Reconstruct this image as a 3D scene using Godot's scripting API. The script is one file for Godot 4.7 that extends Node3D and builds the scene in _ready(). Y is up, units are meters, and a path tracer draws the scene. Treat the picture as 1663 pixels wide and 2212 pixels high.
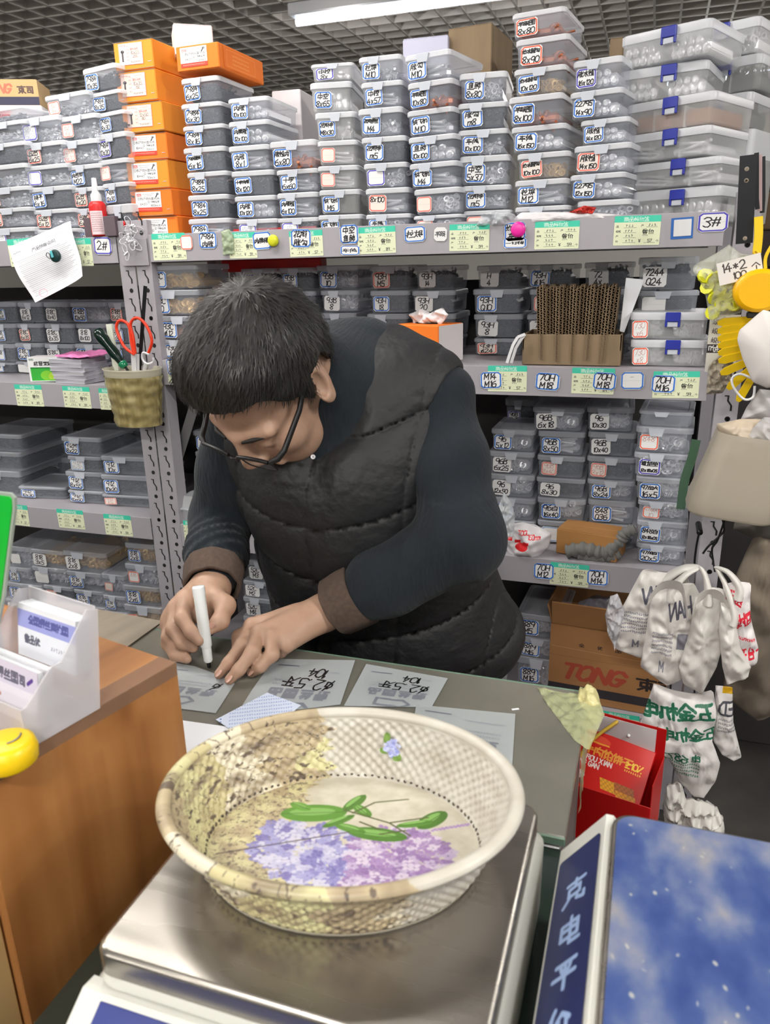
extends Node3D
# A hardware shop: a shopkeeper writes on small bags at a glass counter before shelves of parts boxes.

const H := 1.55                       # height of the eye
const FPX := 1650.0                   # focal length in pixels of the 1663 x 2212 frame
var cam_r := Vector3(0.947, -0.0225, -0.319)
var cam_f := Vector3(-0.311, -0.3062, -0.899)
var cam_u := Vector3.UP
var rng := RandomNumberGenerator.new()
var M := {}                           # materials by name
var taken := {}


const CEIL := 2.66
const LAMPS := [   # middle of the lamp, length, energy, label
	[Vector3(-0.97, 2.60, -3.57), 1.25, 1.0, "fluorescent strip lamp in the grid ceiling, the one in full view"],
	[Vector3(-1.2, 2.60, -1.15), 1.25, 0.68, "fluorescent strip lamp above the gap behind the counter"],
	[Vector3(-0.3, 2.60, 0.9), 1.25, 1.7, "fluorescent strip lamp behind the camera over the aisle"],
	[Vector3(-3.0, 2.60, -0.6), 1.25, 1.0, "fluorescent strip lamp far left over the next counter"],
	[Vector3(1.7, 2.60, -0.5), 1.25, 1.7, "fluorescent strip lamp to the right beside the walkway"],
	[Vector3(0.6, 2.60, -5.6), 1.25, 1.0, "fluorescent strip lamp far behind the shelves"],
	[Vector3(-4.9, 2.60, -3.0), 1.25, 1.0, "fluorescent strip lamp far left behind the shelves"],
	[Vector3(2.6, 2.60, -3.2), 1.25, 1.0, "fluorescent strip lamp far right behind the shelves"],
	[Vector3(-2.4, 2.60, 2.8), 1.25, 1.5, "fluorescent strip lamp at the back left behind the camera"],
	[Vector3(1.6, 2.60, 2.8), 1.25, 1.5, "fluorescent strip lamp at the back right behind the camera"],
]

func _ready() -> void:
	# ---- camera
	cam_f = cam_f.normalized()
	cam_r = (cam_r - cam_f * cam_r.dot(cam_f)).normalized()
	cam_u = cam_r.cross(cam_f)
	var cam := Camera3D.new()
	cam.name = "camera"
	cam.transform = Transform3D(Basis(cam_r, cam_u, -cam_f), Vector3(0, H, 0))
	cam.fov = rad_to_deg(2.0 * atan(1106.0 / FPX))
	cam.near = 0.02
	cam.far = 60.0
	var lens := CameraAttributesPhysical.new()           # a phone lens: near things are slightly soft
	lens.frustum_focus_distance = 1.5
	lens.frustum_focal_length = 26.0
	lens.exposure_aperture = 9.0
	cam.attributes = lens
	cam.fov = rad_to_deg(2.0 * atan(1106.0 / FPX))
	cam.near = 0.02
	cam.far = 60.0
	cam.current = true
	add_child(cam)
	# ---- air and exposure
	var env := Environment.new()
	env.background_mode = Environment.BG_COLOR
	env.background_color = Color(0.55, 0.57, 0.60)
	env.tonemap_mode = Environment.TONE_MAPPER_LINEAR
	env.tonemap_exposure = 1.9
	env.sdfgi_enabled = true
	env.ssao_enabled = true
	env.ssil_enabled = true
	var we := WorldEnvironment.new()
	we.name = "world"
	we.environment = env
	add_child(we)
	rng.seed = 11
	# ---- fluorescent ceiling lamps: place, length, strength
	mat("lamp_body", Color(0.85, 0.86, 0.88), 0.4)
	var glow := mat("lamp_tube", Color(1, 1, 1), 0.4)
	glow.emission_enabled = true
	glow.emission = Color(0.93, 0.96, 1.0)
	glow.emission_energy_multiplier = 2.2
	for L: Array in LAMPS: lamp(L[0], L[1], L[2], L[3])
	# ---- the place, then the things in it
	materials()
	room()
	shelves()
	stacks()
	shelf_goods()
	hanging_goods()
	counter()
	counter_things()
	person()
	M.tags.albedo_texture = ImageTexture.create_from_image(sheet_im)   # once every tag is written
# ---------------------------------------------------------------- places
func ray(px: float, py: float) -> Vector3:
	return cam_f + cam_r * ((px - 831.5) / FPX) - cam_u * ((py - 1106.0) / FPX)
func at_z(px: float, py: float, z: float) -> Vector3:
	var r := ray(px, py)
	return Vector3(0, H, 0) + r * (z / r.z)
func at_y(px: float, py: float, y: float) -> Vector3:
	var r := ray(px, py)
	return Vector3(0, H, 0) + r * ((y - H) / r.y)
func at_d(px: float, py: float, d: float) -> Vector3:
	return Vector3(0, H, 0) + ray(px, py) * d

# ---------------------------------------------------------------- meshes
class MB:
	var v := PackedVector3Array()
	var n := PackedVector3Array()
	var t := PackedVector2Array()
	var i := PackedInt32Array()
	func vert(p: Vector3, nn: Vector3, uv := Vector2.ZERO) -> int:
		v.append(p); n.append(nn); t.append(uv)
		return v.size() - 1
	func tri(a: int, b: int, c: int) -> void:
		var face := (v[c] - v[a]).cross(v[b] - v[a])
		if face.dot(n[a] + n[b] + n[c]) < 0.0:
			i.append_array([a, c, b])
		else:
			i.append_array([a, b, c])
	func quad4(a: int, b: int, c: int, d: int) -> void:
		tri(a, b, c); tri(a, c, d)
	func quad(a: Vector3, b: Vector3, c: Vector3, d: Vector3, away := Vector3.ZERO, uv := Rect2(0, 0, 1, 1)) -> void:
		var nn := (b - a).cross(d - a).normalized()
		if nn.length() < 0.5: nn = (c - b).cross(d - c).normalized()
		if nn.dot(away) < 0.0: nn = -nn
		var k := vert(a, nn, uv.position + Vector2(0, uv.size.y))
		vert(b, nn, uv.end); vert(c, nn, uv.position + Vector2(uv.size.x, 0)); vert(d, nn, uv.position)
		quad4(k, k + 1, k + 2, k + 3)
	func tri_flat(a: Vector3, b: Vector3, c: Vector3, away := Vector3.ZERO) -> void:
		var nn := (b - a).cross(c - a).normalized()
		if nn.dot(away) < 0.0: nn = -nn
		var k := vert(a, nn); vert(b, nn); vert(c, nn)
		tri(k, k + 1, k + 2)
	# a box with chamfered edges, centred on xf
	func box(xf: Transform3D, s: Vector3, bev := 0.002) -> void:
		var h := s * 0.5
		bev = minf(bev, minf(h.x, minf(h.y, h.z)) * 0.9)
		var g := h - Vector3(bev, bev, bev)
		for ax in 3:
			var u := (ax + 1) % 3
			var w := (ax + 2) % 3
			for sg: float in [-1.0, 1.0]:
				var pts := []
				for q: Array in [[-1.0, -1.0], [1.0, -1.0], [1.0, 1.0], [-1.0, 1.0]]:
					var p := Vector3.ZERO
					p[ax] = sg * h[ax]; p[u] = q[0] * g[u]; p[w] = q[1] * g[w]
					pts.append(xf * p)
				var aw := Vector3.ZERO
				aw[ax] = sg
				quad(pts[0], pts[1], pts[2], pts[3], xf.basis * aw)
			if bev <= 0.0: continue
			for su: float in [-1.0, 1.0]:
				for sw: float in [-1.0, 1.0]:
					var e := []
					for q: Array in [[-1.0, 0], [1.0, 0], [1.0, 1], [-1.0, 1]]:
						var p := Vector3.ZERO
						p[ax] = q[0] * g[ax]
						p[u] = su * (h[u] if q[1] == 0 else g[u]); p[w] = sw * (g[w] if q[1] == 0 else h[w])
						e.append(xf * p)
					var aw := Vector3.ZERO
					aw[u] = su; aw[w] = sw
					quad(e[0], e[1], e[2], e[3], xf.basis * aw)
		if bev > 0.0:
			for sx: float in [-1.0, 1.0]:
				for sy: float in [-1.0, 1.0]:
					for sz: float in [-1.0, 1.0]:
						var sg := Vector3(sx, sy, sz)
						tri_flat(xf * (Vector3(h.x, g.y, g.z) * sg), xf * (Vector3(g.x, h.y, g.z) * sg), xf * (Vector3(g.x, g.y, h.z) * sg), xf.basis * sg)
	# loops of equal length, joined ring by ring; smooth round each ring
	func loft(rings: Array, closed := true, cap_a := false, cap_b := false, crease := true) -> void:
		var cnt: int = rings[0].size()
		var centres := []
		for r: PackedVector3Array in rings:
			var c := Vector3.ZERO
			for p in r: c += p
			centres.append(c / cnt)
		var last := cnt if closed else cnt - 1
		var smooth_rows := not crease
		var rown := []
		for k in rings.size():
			rown.append(PackedVector3Array())
			for j in cnt:
				var jn := (j + 1) % cnt if closed else mini(j + 1, cnt - 1)
				var jp := (j + cnt - 1) % cnt if closed else maxi(j - 1, 0)
				var ku := mini(k + 1, rings.size() - 1)
				var kd := maxi(k - 1, 0)
				var tn: Vector3 = rings[k][jn] - rings[k][jp]
				var up: Vector3 = rings[ku][j] - rings[kd][j]
				var nn := tn.cross(up).normalized()
				if nn.length() < 0.5: nn = (centres[k] - centres[k - 1 if k > 0 else 1]).normalized()
				rown[k].append(nn)
		for k in rings.size() - 1:
			var base := v.size()
			for row in [k, k + 1]:
				for j in cnt:
					var nn: Vector3 = rown[row][j]
					if not smooth_rows:
						var jn := (j + 1) % cnt if closed else mini(j + 1, cnt - 1)
						var jp := (j + cnt - 1) % cnt if closed else maxi(j - 1, 0)
						nn = (rings[row][jn] - rings[row][jp]).cross(rings[k + 1][j] - rings[k][j]).normalized()
						if nn.length() < 0.5: nn = (rings[2 * k + 1 - row][jn] - rings[2 * k + 1 - row][jp]).cross(rings[k + 1][j] - rings[k][j]).normalized()
					vert(rings[row][j], nn, Vector2(float(j) / cnt, float(row) / (rings.size() - 1)))
			for j in last:
				var j2 := (j + 1) % cnt
				quad4(base + j, base + j2, base + cnt + j2, base + cnt + j)
		for e in 2:
			if (e == 0 and not cap_a) or (e == 1 and not cap_b): continue
			var r: PackedVector3Array = rings[0] if e == 0 else rings[-1]
			var o: Vector3 = centres[1] - centres[0] if e == 0 else centres[-2] - centres[-1]
			var nn := (r[cnt / 3] - r[0]).cross(r[2 * cnt / 3] - r[0]).normalized()
			if nn.dot(o) > 0.0: nn = -nn
			var m := vert(centres[0] if e == 0 else centres[-1], nn)
			var base := v.size()
			for p in r: vert(p, nn)
			for j in cnt: tri(m, base + j, base + (j + 1) % cnt)
	func lathe(xf: Transform3D, prof: Array, segs := 16, crease := false) -> void:   # prof: Vector2(radius, y)
		var rings := []
		for q: Vector2 in prof:
			var r := PackedVector3Array()
			for j in segs:
				var a := TAU * j / segs
				r.append(xf * Vector3(cos(a) * q.x, q.y, -sin(a) * q.x))
			rings.append(r)
		loft(rings, true, prof[0].x > 1e-5, prof[-1].x > 1e-5, crease)
	func tube(pts: Array, rad, segs := 8, caps := true, flat := 1.0) -> void:
		var rings := []
		var side := Vector3.ZERO
		for k in pts.size():
			var d: Vector3 = (pts[mini(k + 1, pts.size() - 1)] - pts[maxi(k - 1, 0)]).normalized()
			if side == Vector3.ZERO:
				side = d.cross(Vector3.UP if absf(d.y) < 0.9 else Vector3.RIGHT).normalized()
			side = (side - d * side.dot(d)).normalized()
			var up := side.cross(d)
			var r: float = rad[k] if rad is Array else rad
			var ring := PackedVector3Array()
			for j in segs:
				var a := TAU * j / segs
				ring.append(pts[k] + (side * cos(a) + up * sin(a) * flat) * r)
			rings.append(ring)
		loft(rings, true, caps, caps, false)
	func cyl(a: Vector3, b: Vector3, r: float, segs := 8, r2 := -1.0) -> void:
		var d := (b - a).normalized()
		var side := d.cross(Vector3.UP if absf(d.y) < 0.9 else Vector3.RIGHT).normalized()
		var up := side.cross(d)
		var rings := []
		for k in 2:
			var ring := PackedVector3Array()
			var rr := r if k == 0 or r2 < 0.0 else r2
			for j in segs:
				var an := TAU * j / segs
				ring.append((a if k == 0 else b) + (side * cos(an) + up * sin(an)) * rr)
			rings.append(ring)
		loft(rings, true, true, true)
	# a smooth sheet: f(u, v) gives a point; uv runs over the sheet
	func sheet(nu: int, nv: int, f: Callable, uv := Rect2(0, 0, 1, 1), wrap_u := false) -> void:
		var base := v.size()
		var ps := PackedVector3Array()
		for b in nv + 1:
			for a in nu + 1:
				ps.append(f.call(float(a) / nu, float(b) / nv))
		for b in nv + 1:
			for a in nu + 1:
				var a1 := a + 1 if a < nu else (1 if wrap_u else nu)
				var a0 := a - 1 if a > 0 else (nu - 1 if wrap_u else 0)
				var du := ps[b * (nu + 1) + a1] - ps[b * (nu + 1) + a0]
				var dv := ps[mini(b + 1, nv) * (nu + 1) + a] - ps[maxi(b - 1, 0) * (nu + 1) + a]
				vert(ps[b * (nu + 1) + a], dv.cross(du).normalized(), uv.position + uv.size * Vector2(float(a) / nu, float(b) / nv))
		for b in nv:
			for a in nu:
				var k := base + b * (nu + 1) + a
				quad4(k, k + 1, k + nu + 2, k + nu + 1)
	# a flat outline (Vector2s) given thickness along z of xf; front has planar uv
	func slab(xf: Transform3D, poly: PackedVector2Array, z0: float, z1: float, uvbox := Rect2()) -> void:
		var tris := Geometry2D.triangulate_polygon(poly)
		for e in 2:
			var base := v.size()
			var nn := xf.basis * Vector3(0, 0, 1 if e == 0 else -1)
			for p in poly:
				var uv := Vector2.ZERO
				if uvbox.size.x > 0.0: uv = Vector2((p.x - uvbox.position.x) / uvbox.size.x, 1.0 - (p.y - uvbox.position.y) / uvbox.size.y)
				vert(xf * Vector3(p.x, p.y, z1 if e == 0 else z0), nn.normalized(), uv)
			for k in range(0, tris.size(), 3):
				tri(base + tris[k], base + tris[k + 1], base + tris[k + 2])
		var cc := Vector2.ZERO
		for p in poly: cc += p / poly.size()
		for k in poly.size():
			var p := poly[k]
			var q := poly[(k + 1) % poly.size()]
			var out := Vector2(q.y - p.y, p.x - q.x)
			if Geometry2D.is_polygon_clockwise(poly): out = -out
			quad(xf * Vector3(p.x, p.y, z0), xf * Vector3(q.x, q.y, z0), xf * Vector3(q.x, q.y, z1), xf * Vector3(p.x, p.y, z1), xf.basis * Vector3(out.x, out.y, 0), Rect2(0.5, 0.02, 0.001, 0.001))
	func mesh() -> ArrayMesh:
		var a := []
		a.resize(Mesh.ARRAY_MAX)
		a[Mesh.ARRAY_VERTEX] = v; a[Mesh.ARRAY_NORMAL] = n; a[Mesh.ARRAY_TEX_UV] = t; a[Mesh.ARRAY_INDEX] = i
		var m := ArrayMesh.new()
		m.add_surface_from_arrays(Mesh.PRIMITIVE_TRIANGLES, a)
		return m

func xf(o := Vector3.ZERO, yaw := 0.0, pitch := 0.0, roll := 0.0) -> Transform3D:
	return Transform3D(Basis.from_euler(Vector3(pitch, yaw, roll)), o)
func rrect(w: float, h: float, r: float, seg := 3) -> PackedVector2Array:
	var p := PackedVector2Array()
	for q in 4:
		var c: Vector2 = Vector2(w / 2 - r, h / 2 - r) * [Vector2(1, 1), Vector2(-1, 1), Vector2(-1, -1), Vector2(1, -1)][q]
		for k in seg + 1:
			var a: float = PI / 2 * (q + float(k) / seg)
			p.append(c + Vector2(cos(a), sin(a)) * r)
	return p
func ring_at(w: float, d: float, r: float, y: float, seg := 3) -> PackedVector3Array:
	var out := PackedVector3Array()
	for p in rrect(w, d, r, seg): out.append(Vector3(p.x, y, p.y))
	return out

# ---------------------------------------------------------------- nodes
func numbered(called: String) -> String:
	var k: int = taken.get(called, 0)
	taken[called] = k + 1
	return called if k == 0 else "%s_%03d" % [called, k]
func thing(called: String, label: String, category: String, at := Vector3.ZERO, turn := 0.0, group := "") -> Node3D:
	var o := Node3D.new()
	o.name = numbered(called)
	add_child(o)
	o.position = at
	o.rotation.y = turn
	tag(o, label, category, group)
	return o
func tag(o: Node, label: String, category: String, group := "", kind := "") -> void:
	o.set_meta("label", label)
	o.set_meta("category", category)
	if group != "": o.set_meta("group", group)
	if kind != "": o.set_meta("kind", kind)
func part(called: String, m, mat: Material, parent: Node3D, at := Transform3D.IDENTITY) -> MeshInstance3D:
	var o := MeshInstance3D.new()
	o.mesh = m.mesh() if m is MB else m
	o.material_override = mat
	o.name = called
	o.transform = at
	o.cast_shadow = GeometryInstance3D.SHADOW_CASTING_SETTING_ON
	parent.add_child(o, true)
	return o
func solo(called: String, m, mat: Material, label: String, category: String, at := Transform3D.IDENTITY, group := "") -> MeshInstance3D:
	var o := part(numbered(called), m, mat, self, at)
	tag(o, label, category, group)
	return o
func struct(called: String, m, mat: Material, at := Transform3D.IDENTITY) -> MeshInstance3D:
	var o := part(called, m, mat, self, at)
	o.set_meta("kind", "structure")
	return o

# ---------------------------------------------------------------- materials
func mat(called: String, c: Color, rough := 0.6, metal := 0.0) -> StandardMaterial3D:
	var m := StandardMaterial3D.new()
	m.resource_name = called
	m.albedo_color = c
	m.roughness = rough
	m.metallic = metal
	if c.a < 1.0: m.transparency = BaseMaterial3D.TRANSPARENCY_ALPHA
	m.cull_mode = BaseMaterial3D.CULL_DISABLED
	M[called] = m
	return m
func tex_mat(called: String, im: Image, rough := 0.6, metal := 0.0) -> StandardMaterial3D:
	var m := mat(called, Color.WHITE, rough, metal)
	m.albedo_texture = ImageTexture.create_from_image(im)
	return m
func noise_tex(seed_: int, freq: float, cols: Array, size := 256, oct := 4, stretch := Vector2.ONE, offs: Array = []) -> ImageTexture:
	var f := FastNoiseLite.new()
	f.seed = seed_; f.frequency = freq; f.fractal_octaves = oct
	f.noise_type = FastNoiseLite.TYPE_SIMPLEX_SMOOTH
	var g := Gradient.new()
	g.colors = PackedColorArray(cols)
	var of := PackedFloat32Array()
	for k in cols.size(): of.append(offs[k] if offs.size() else float(k) / (cols.size() - 1))
	g.offsets = of
	var src := f.get_seamless_image(int(size / stretch.x), int(size / stretch.y))
	var im := Image.create(size, size, false, Image.FORMAT_RGB8)
	src.resize(size, size, Image.INTERPOLATE_CUBIC)
	for y in size:
		for x in size: im.set_pixel(x, y, g.sample(src.get_pixel(x, y).r))
	return ImageTexture.create_from_image(im)
func tri_mat(called: String, tex: Texture2D, scale_: Vector3, rough := 0.6, metal := 0.0, world := false) -> StandardMaterial3D:
	var m := mat(called, Color.WHITE, rough, metal)
	m.albedo_texture = tex
	m.uv1_triplanar = true
	m.uv1_world_triplanar = world
	m.uv1_scale = scale_
	return m

# ---------------------------------------------------------------- writing: strokes on a 0..9 grid, pairs of x and y
const G := {
	"0": "200207294967624020", "1": "223039", "2": "02204052540969", "3": "012050633424 345667492908", "4": "400666 4349", "5": "60101434546668592908",
	"6": "500306194968655405", "7": "006029", "8": "50200234566849290725446250", "9": "625020020425556259", "x": "1359 5319", "*": "3237 1356 5316", "#": "2119 5149 0363 0666",
	"φ": "321416385856543432 5019", "A": "093069 1656", "B": "0009 0040624304 0444675909", "C": "6240200207294968", "D": "0009 003062674909", "E": "60000969 0444", "F": "600009 0444",
	"G": "6240200207294965 6535", "H": "0009 6069 0565", "I": "3039", "J": "4048281706", "K": "0009 6004 0469", "L": "000969", "M": "0900366069", "N": "09006960", "O": "200207294967624020",
	"P": "0009 0040624404", "R": "0009 0040624404 3469", "S": "6140100213445667491908", "T": "0060 3039", "U": "000729496760", "V": "003960", "W": "0019354960", "X": "0069 6009", "Y": "0034 6034 3439",
	"Z": "00600969", "n": "0309 0633435569", "o": "331417395967644333", "d": "6069 643314173867", "c": "643314173968", "s": "63331455673918", "p": "1319 1343656717", "r": "0309 063363",
	"m": "0309 05234339 45546369", "e": "055564331417395968", "≥": "016306 0969", "%": "6009 1010 5959", ".": "3939", ":": "3434 3838", "¥": "0034 6034 3439 1555 1757", "/": "6009", "-": "1555",
	"Q": "200207294967624020 4669", "抹": "0343 2029 2917 0645 5292 4595 7079 7058 7098", "内": "1319 13838979 5055 5528 5578", "胀": "1109 114149 1444 1646 606987 5494 9163 6499", "膨": "1109 113139 1333 1636 4171 5054 4373 4575 7577 4777 8162 9364 9668", "十": "0595 5059",
	"字": "5051 1292 1214 9294 2474 7456 5658 5839 0686", "头": "2142 1233 0595 6065 6509 6799", "薄": "0191 3032 7072 1324 0526 0927 4393 3585 3858 6268 3989 7688", "中": "1383 8387 8717 1317 5059",
	"空": "5051 1292 1214 9294 4326 6385 2676 5659 1999", "控": "0343 2029 2917 0645 7172 5292 5254 9294 6355 7395 5696 7679 5999", "花": "0191 3033 7073 3407 2629 8365 5358 5898 9897",
	"瓣": "0131 1113 2123 0333 0535 1509 4061 4247 4757 5255 6757 7191 8081 7393 7595 8489", "车": "1282 4125 2585 5359 0696", "修": "2004 1219 3237 6043 5173 7344 4598 8554 8656 9757",
	"拉": "0343 2029 2917 0645 6071 4383 5467 8466 4999", "爆": "0213 4233 2026 2609 2649 5181 5155 8185 5383 5585 4696 6779 5768 8796", "勾": "3014 2292 9298 9878 5437 3777 6587",
	"铁": "2003 1333 0545 2329 2948 5143 5393 4696 7075 7549 7699", "飞": "0161 6167 6799 9996 9163 5476", "机": "0343 2029 2306 2445 5256 5649 5282 8288 8898 9896",
	"鱼": "4012 3171 7153 2373 7377 7727 2327 2575 5357 0999", "鳞": "2011 1141 1343 4346 4616 1316 1444 0848 5292 7074 7253 7293 5456 5477 8496 7679 7797", "羊": "3142 7162 1292 2484 0696 5259",
	"牵": "5051 1282 3234 7264 0494 1686 5459", "眼": "0107 0131 3137 0737 0333 0535 5158 5181 8184 5484 5876 6499 9576", "圈": "0009 0090 9099 0999 3143 6152 2272 1474 4225 5277 3656 5658",
	"热": "0333 2027 0544 5383 6045 8386 8696 1809 3839 5859 7889", "水": "5059 5948 1343 4318 9263 5399", "器": "0030 3033 0333 0003 6090 9093 6393 6063 0595 5428 5488 0737 3739 0939 0709 6797 9799 6999 6769",
	"栓": "0343 2029 2306 2445 7044 7099 5585 7478 5787 4999", "加": "0353 3009 5358 5838 6292 9298 6898 6268", "白": "5042 1383 8389 8919 1319 1686", "大": "0494 5054 5409 5499", "一": "1585", "克": "5052 1191 2373 7376 7626 2326 3609 6668 6899 9997",
	"调": "1122 0324 2428 2837 4149 4181 8189 8979 5373 6265 5575 5777 7779 5979 5759", "整": "0242 2025 0333 7061 6191 8145 6295 1696 5659 2729 0999", "垫": "0333 2025 5383 6045 8385 8596 1686 5659 0999",
	"订": "1122 0323 2328 2837 4292 7279 7958", "得": "2003 2306 1529 5181 8184 5154 5484 4696 8689 8979 5778", "售": "3013 1216 5060 1292 1383 1585 1686 5256 2777 7779 2979 2729",
	"价": "3014 2229 6244 6294 5459 8489", "商": "5051 0191 3243 7262 1393 1319 9399 4435 6475 3676 7678 3878 3638", "品": "3070 7074 3474 3034 0545 4549 0949 0509 5595 9599 5999 5559",
	"标": "0343 2029 2306 2445 5191 4494 7479 7968 5547 8598", "签": "2003 1242 6054 5292 5426 5486 3666 2738 8768 0999", "感": "1181 1109 2343 2545 4547 2747 2527 6067 8264 6798 2939 5969",
	"冒": "1080 8084 1484 1014 1282 2529 2575 7579 2777 2979", "灵": "1181 8183 1282 1383 5459 5619 5699 3537 7566", "颗": "0141 4144 0444 0104 0242 0646 2429 2608 2647 5191 5358 5393 9398 7577 7649 7799",
	"粒": "2029 0444 0113 4133 2307 2447 6071 5383 6467 4999", "产": "5051 1191 3243 7262 1494 1409", "销": "2003 1232 0434 2329 2938 6062 5142 9182 5359 5393 9399 5595 5797",
	"合": "5005 5095 3565 2676 7679 2979 2629", "同": "1119 1191 9199 9989 3363 3565 6567 3767 3537", "食": "5004 5095 3363 6366 3666 3339 3958 5589", "肉": "1219 1292 9299 5034 4576 5536 5578",
	"馅": "2003 1242 4234 2329 2937 6052 5182 5359 5999 9399 7696", "饼": "2003 1242 4234 2329 2937 5162 8172 5393 4696 6359 8389", "干": "1191 0595 5159", "牛": "2013 1383 0595 5059",
	"東": "0191 5059 2373 7376 7626 2326 5619 5699", "司": "1181 8189 8979 2363 2565 6568 2868 2528", "物": "1012 0343 2029 0645 6043 5293 9399 9979", "购": "0107 0131 3137 6043 5393 9399 9979 7366 6678",
	"规": "0343 2026 0545 2608 2638 5156 5181 8186 6649 7679 7999", "格": "0343 2029 2306 2445 6043 5282 8245 5489 5759 5979 7779", "城": "0333 2026 0838 4393 4308 7079 7999 9183 5575 5577",
	"配": "0141 0209 0242 4249 0949 0646 6191 9194 6494 6469 6999 9997", "送": "6061 4292 4595 6547 6597 1122 0424 2417 0899", "平": "1191 3244 7264 0595 5159", "台": "4025 2575 6285 2676 7679 2979 2629",
	"五": "1191 4129 2575 7579 0999", "金": "5004 5095 3464 1686 5459 2738 8768 0999", "个": "5004 5095 5459", "螺": "1242 4246 4616 1216 3039 0949 5090 9094 5494 5054 7074 5292 7155 5595 7579", "国": "0009 0090 9099 0999 2272 2474 2777 5257",
	"丝": "3013 1342 4206 0646 7053 5382 8246 4686 0999", "牙": "1181 3124 2494 6169 6947 5409", "全": "5005 5095 2575 3777 5559 1999", "优": "3014 2229 4393 6139 6368 6898 7182", "级": "3003 0343 4306 0646 5181 6148 8164 6494 6499 9459",
	"箱": "2003 1232 6043 5282 0444 2429 2606 5489 5484 5686", "货": "2003 1225 6193 5286 2578 2582 4556 5608 5698", "电": "1282 8287 8717 1217 1474 5059 5999", "址": "0333 2027 0838 6169 4449 6494 4999",
}
var brushes := {}
func brush(c: Color, r: float) -> Image:
	var key := "%s %.1f" % [c.to_html(), r]
	if not brushes.has(key):
		var s := int(ceil(r * 2.0)) + 2
		var b := Image.create(s, s, false, Image.FORMAT_RGBA8)
		for y in s:
			for x in s:
				var d := Vector2(x + 0.5 - s * 0.5, y + 0.5 - s * 0.5).length()
				b.set_pixel(x, y, Color(c.r, c.g, c.b, c.a * clampf(r - d + 0.5, 0.0, 1.0)))
		brushes[key] = b
	return brushes[key]
func stroke(im: Image, a: Vector2, b: Vector2, c: Color, r: float) -> void:
	var br := brush(c, r)
	var hs := br.get_width() * 0.5
	var steps := maxi(1, int(a.distance_to(b) / maxf(0.7, r * 0.5)))
	var rc := Rect2i(0, 0, br.get_width(), br.get_height())
	for k in steps + 1:
		var p := a.lerp(b, float(k) / steps)
		im.blend_rect(br, rc, Vector2i(roundi(p.x - hs), roundi(p.y - hs)))
func ink_width(text: String, size: float) -> float:
	var w := 0.0
	for ch in text: w += (1.08 if ch.unicode_at(0) > 0x2fff else 0.42 if ch in [" ", "1", "I", ".", ":"] else 0.72) * size
	return w
# writes a line with its top left corner at (x, y)
func ink(im: Image, text: String, x: float, y: float, size: float, c: Color, r: float, slant := 0.0, angle := 0.0, wobble := 0.0) -> void:
	var q := size / 9.0
	var px := 0.0
	for ch in text:
		if G.has(ch):
			var narrow := 1.0 if ch.unicode_at(0) > 0x2fff else 0.92
			var jy := rng.randf_range(-wobble, wobble) * size
			for st: String in G[ch].split(" "):
				var prev := Vector2.ZERO
				for k in range(0, st.length() - 1, 2):
					var gx := float(st.unicode_at(k) - 48)
					var gy := float(st.unicode_at(k + 1) - 48)
					if wobble > 0.0: gx += rng.randf_range(-0.35, 0.35); gy += rng.randf_range(-0.35, 0.35)
					var p := Vector2(px + gx * q * narrow + slant * (9.0 - gy) * q, gy * q + jy).rotated(angle) + Vector2(x, y)
					if k > 0: stroke(im, prev, p, c, r)
					prev = p
		px += ink_width(ch, size)
func frame(im: Image, rc: Rect2, c: Color, r: float, cut := 0.0) -> void:
	var p := [rc.position + Vector2(cut, 0), Vector2(rc.end.x - cut, rc.position.y), Vector2(rc.end.x, rc.position.y + cut), Vector2(rc.end.x, rc.end.y - cut), rc.end - Vector2(cut, 0), Vector2(rc.position.x + cut, rc.end.y), Vector2(rc.position.x, rc.end.y - cut), rc.position + Vector2(0, cut)]
	for k in 8: stroke(im, p[k], p[(k + 1) % 8], c, r)
func scribble(im: Image, x: float, y: float, w: float, size: float, c: Color, r: float) -> void:   # a line of print too small to read
	var px := x
	while px < x + w:
		var a := Vector2(px, y + rng.randf_range(0, size))
		stroke(im, a, Vector2(px + size * 0.6, y + rng.randf_range(0, size)), c, r)
		stroke(im, Vector2(px + size * 0.3, y), Vector2(px + size * rng.randf_range(0.1, 0.5), y + size), c, r)
		px += size * 1.05
func paper(w: int, h: int, c: Color) -> Image:
	var im := Image.create(w, h, false, Image.FORMAT_RGBA8)
	im.fill(c)
	return im
func disc(im: Image, c: Vector2, rx: float, ry: float, col: Color, rot := 0.0) -> void:
	for y in range(maxi(0, int(c.y - maxf(rx, ry))), mini(im.get_height(), int(c.y + maxf(rx, ry)) + 1)):
		for x in range(maxi(0, int(c.x - maxf(rx, ry))), mini(im.get_width(), int(c.x + maxf(rx, ry)) + 1)):
			var d := (Vector2(x, y) - c).rotated(-rot)
			var e := Vector2(d.x / rx, d.y / ry).length()
			if e < 1.0:
				var a := col.a * clampf((1.0 - e) * minf(rx, ry), 0.0, 1.0)
				im.set_pixel(x, y, im.get_pixel(x, y).lerp(Color(col.r, col.g, col.b, 1), a))

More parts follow.
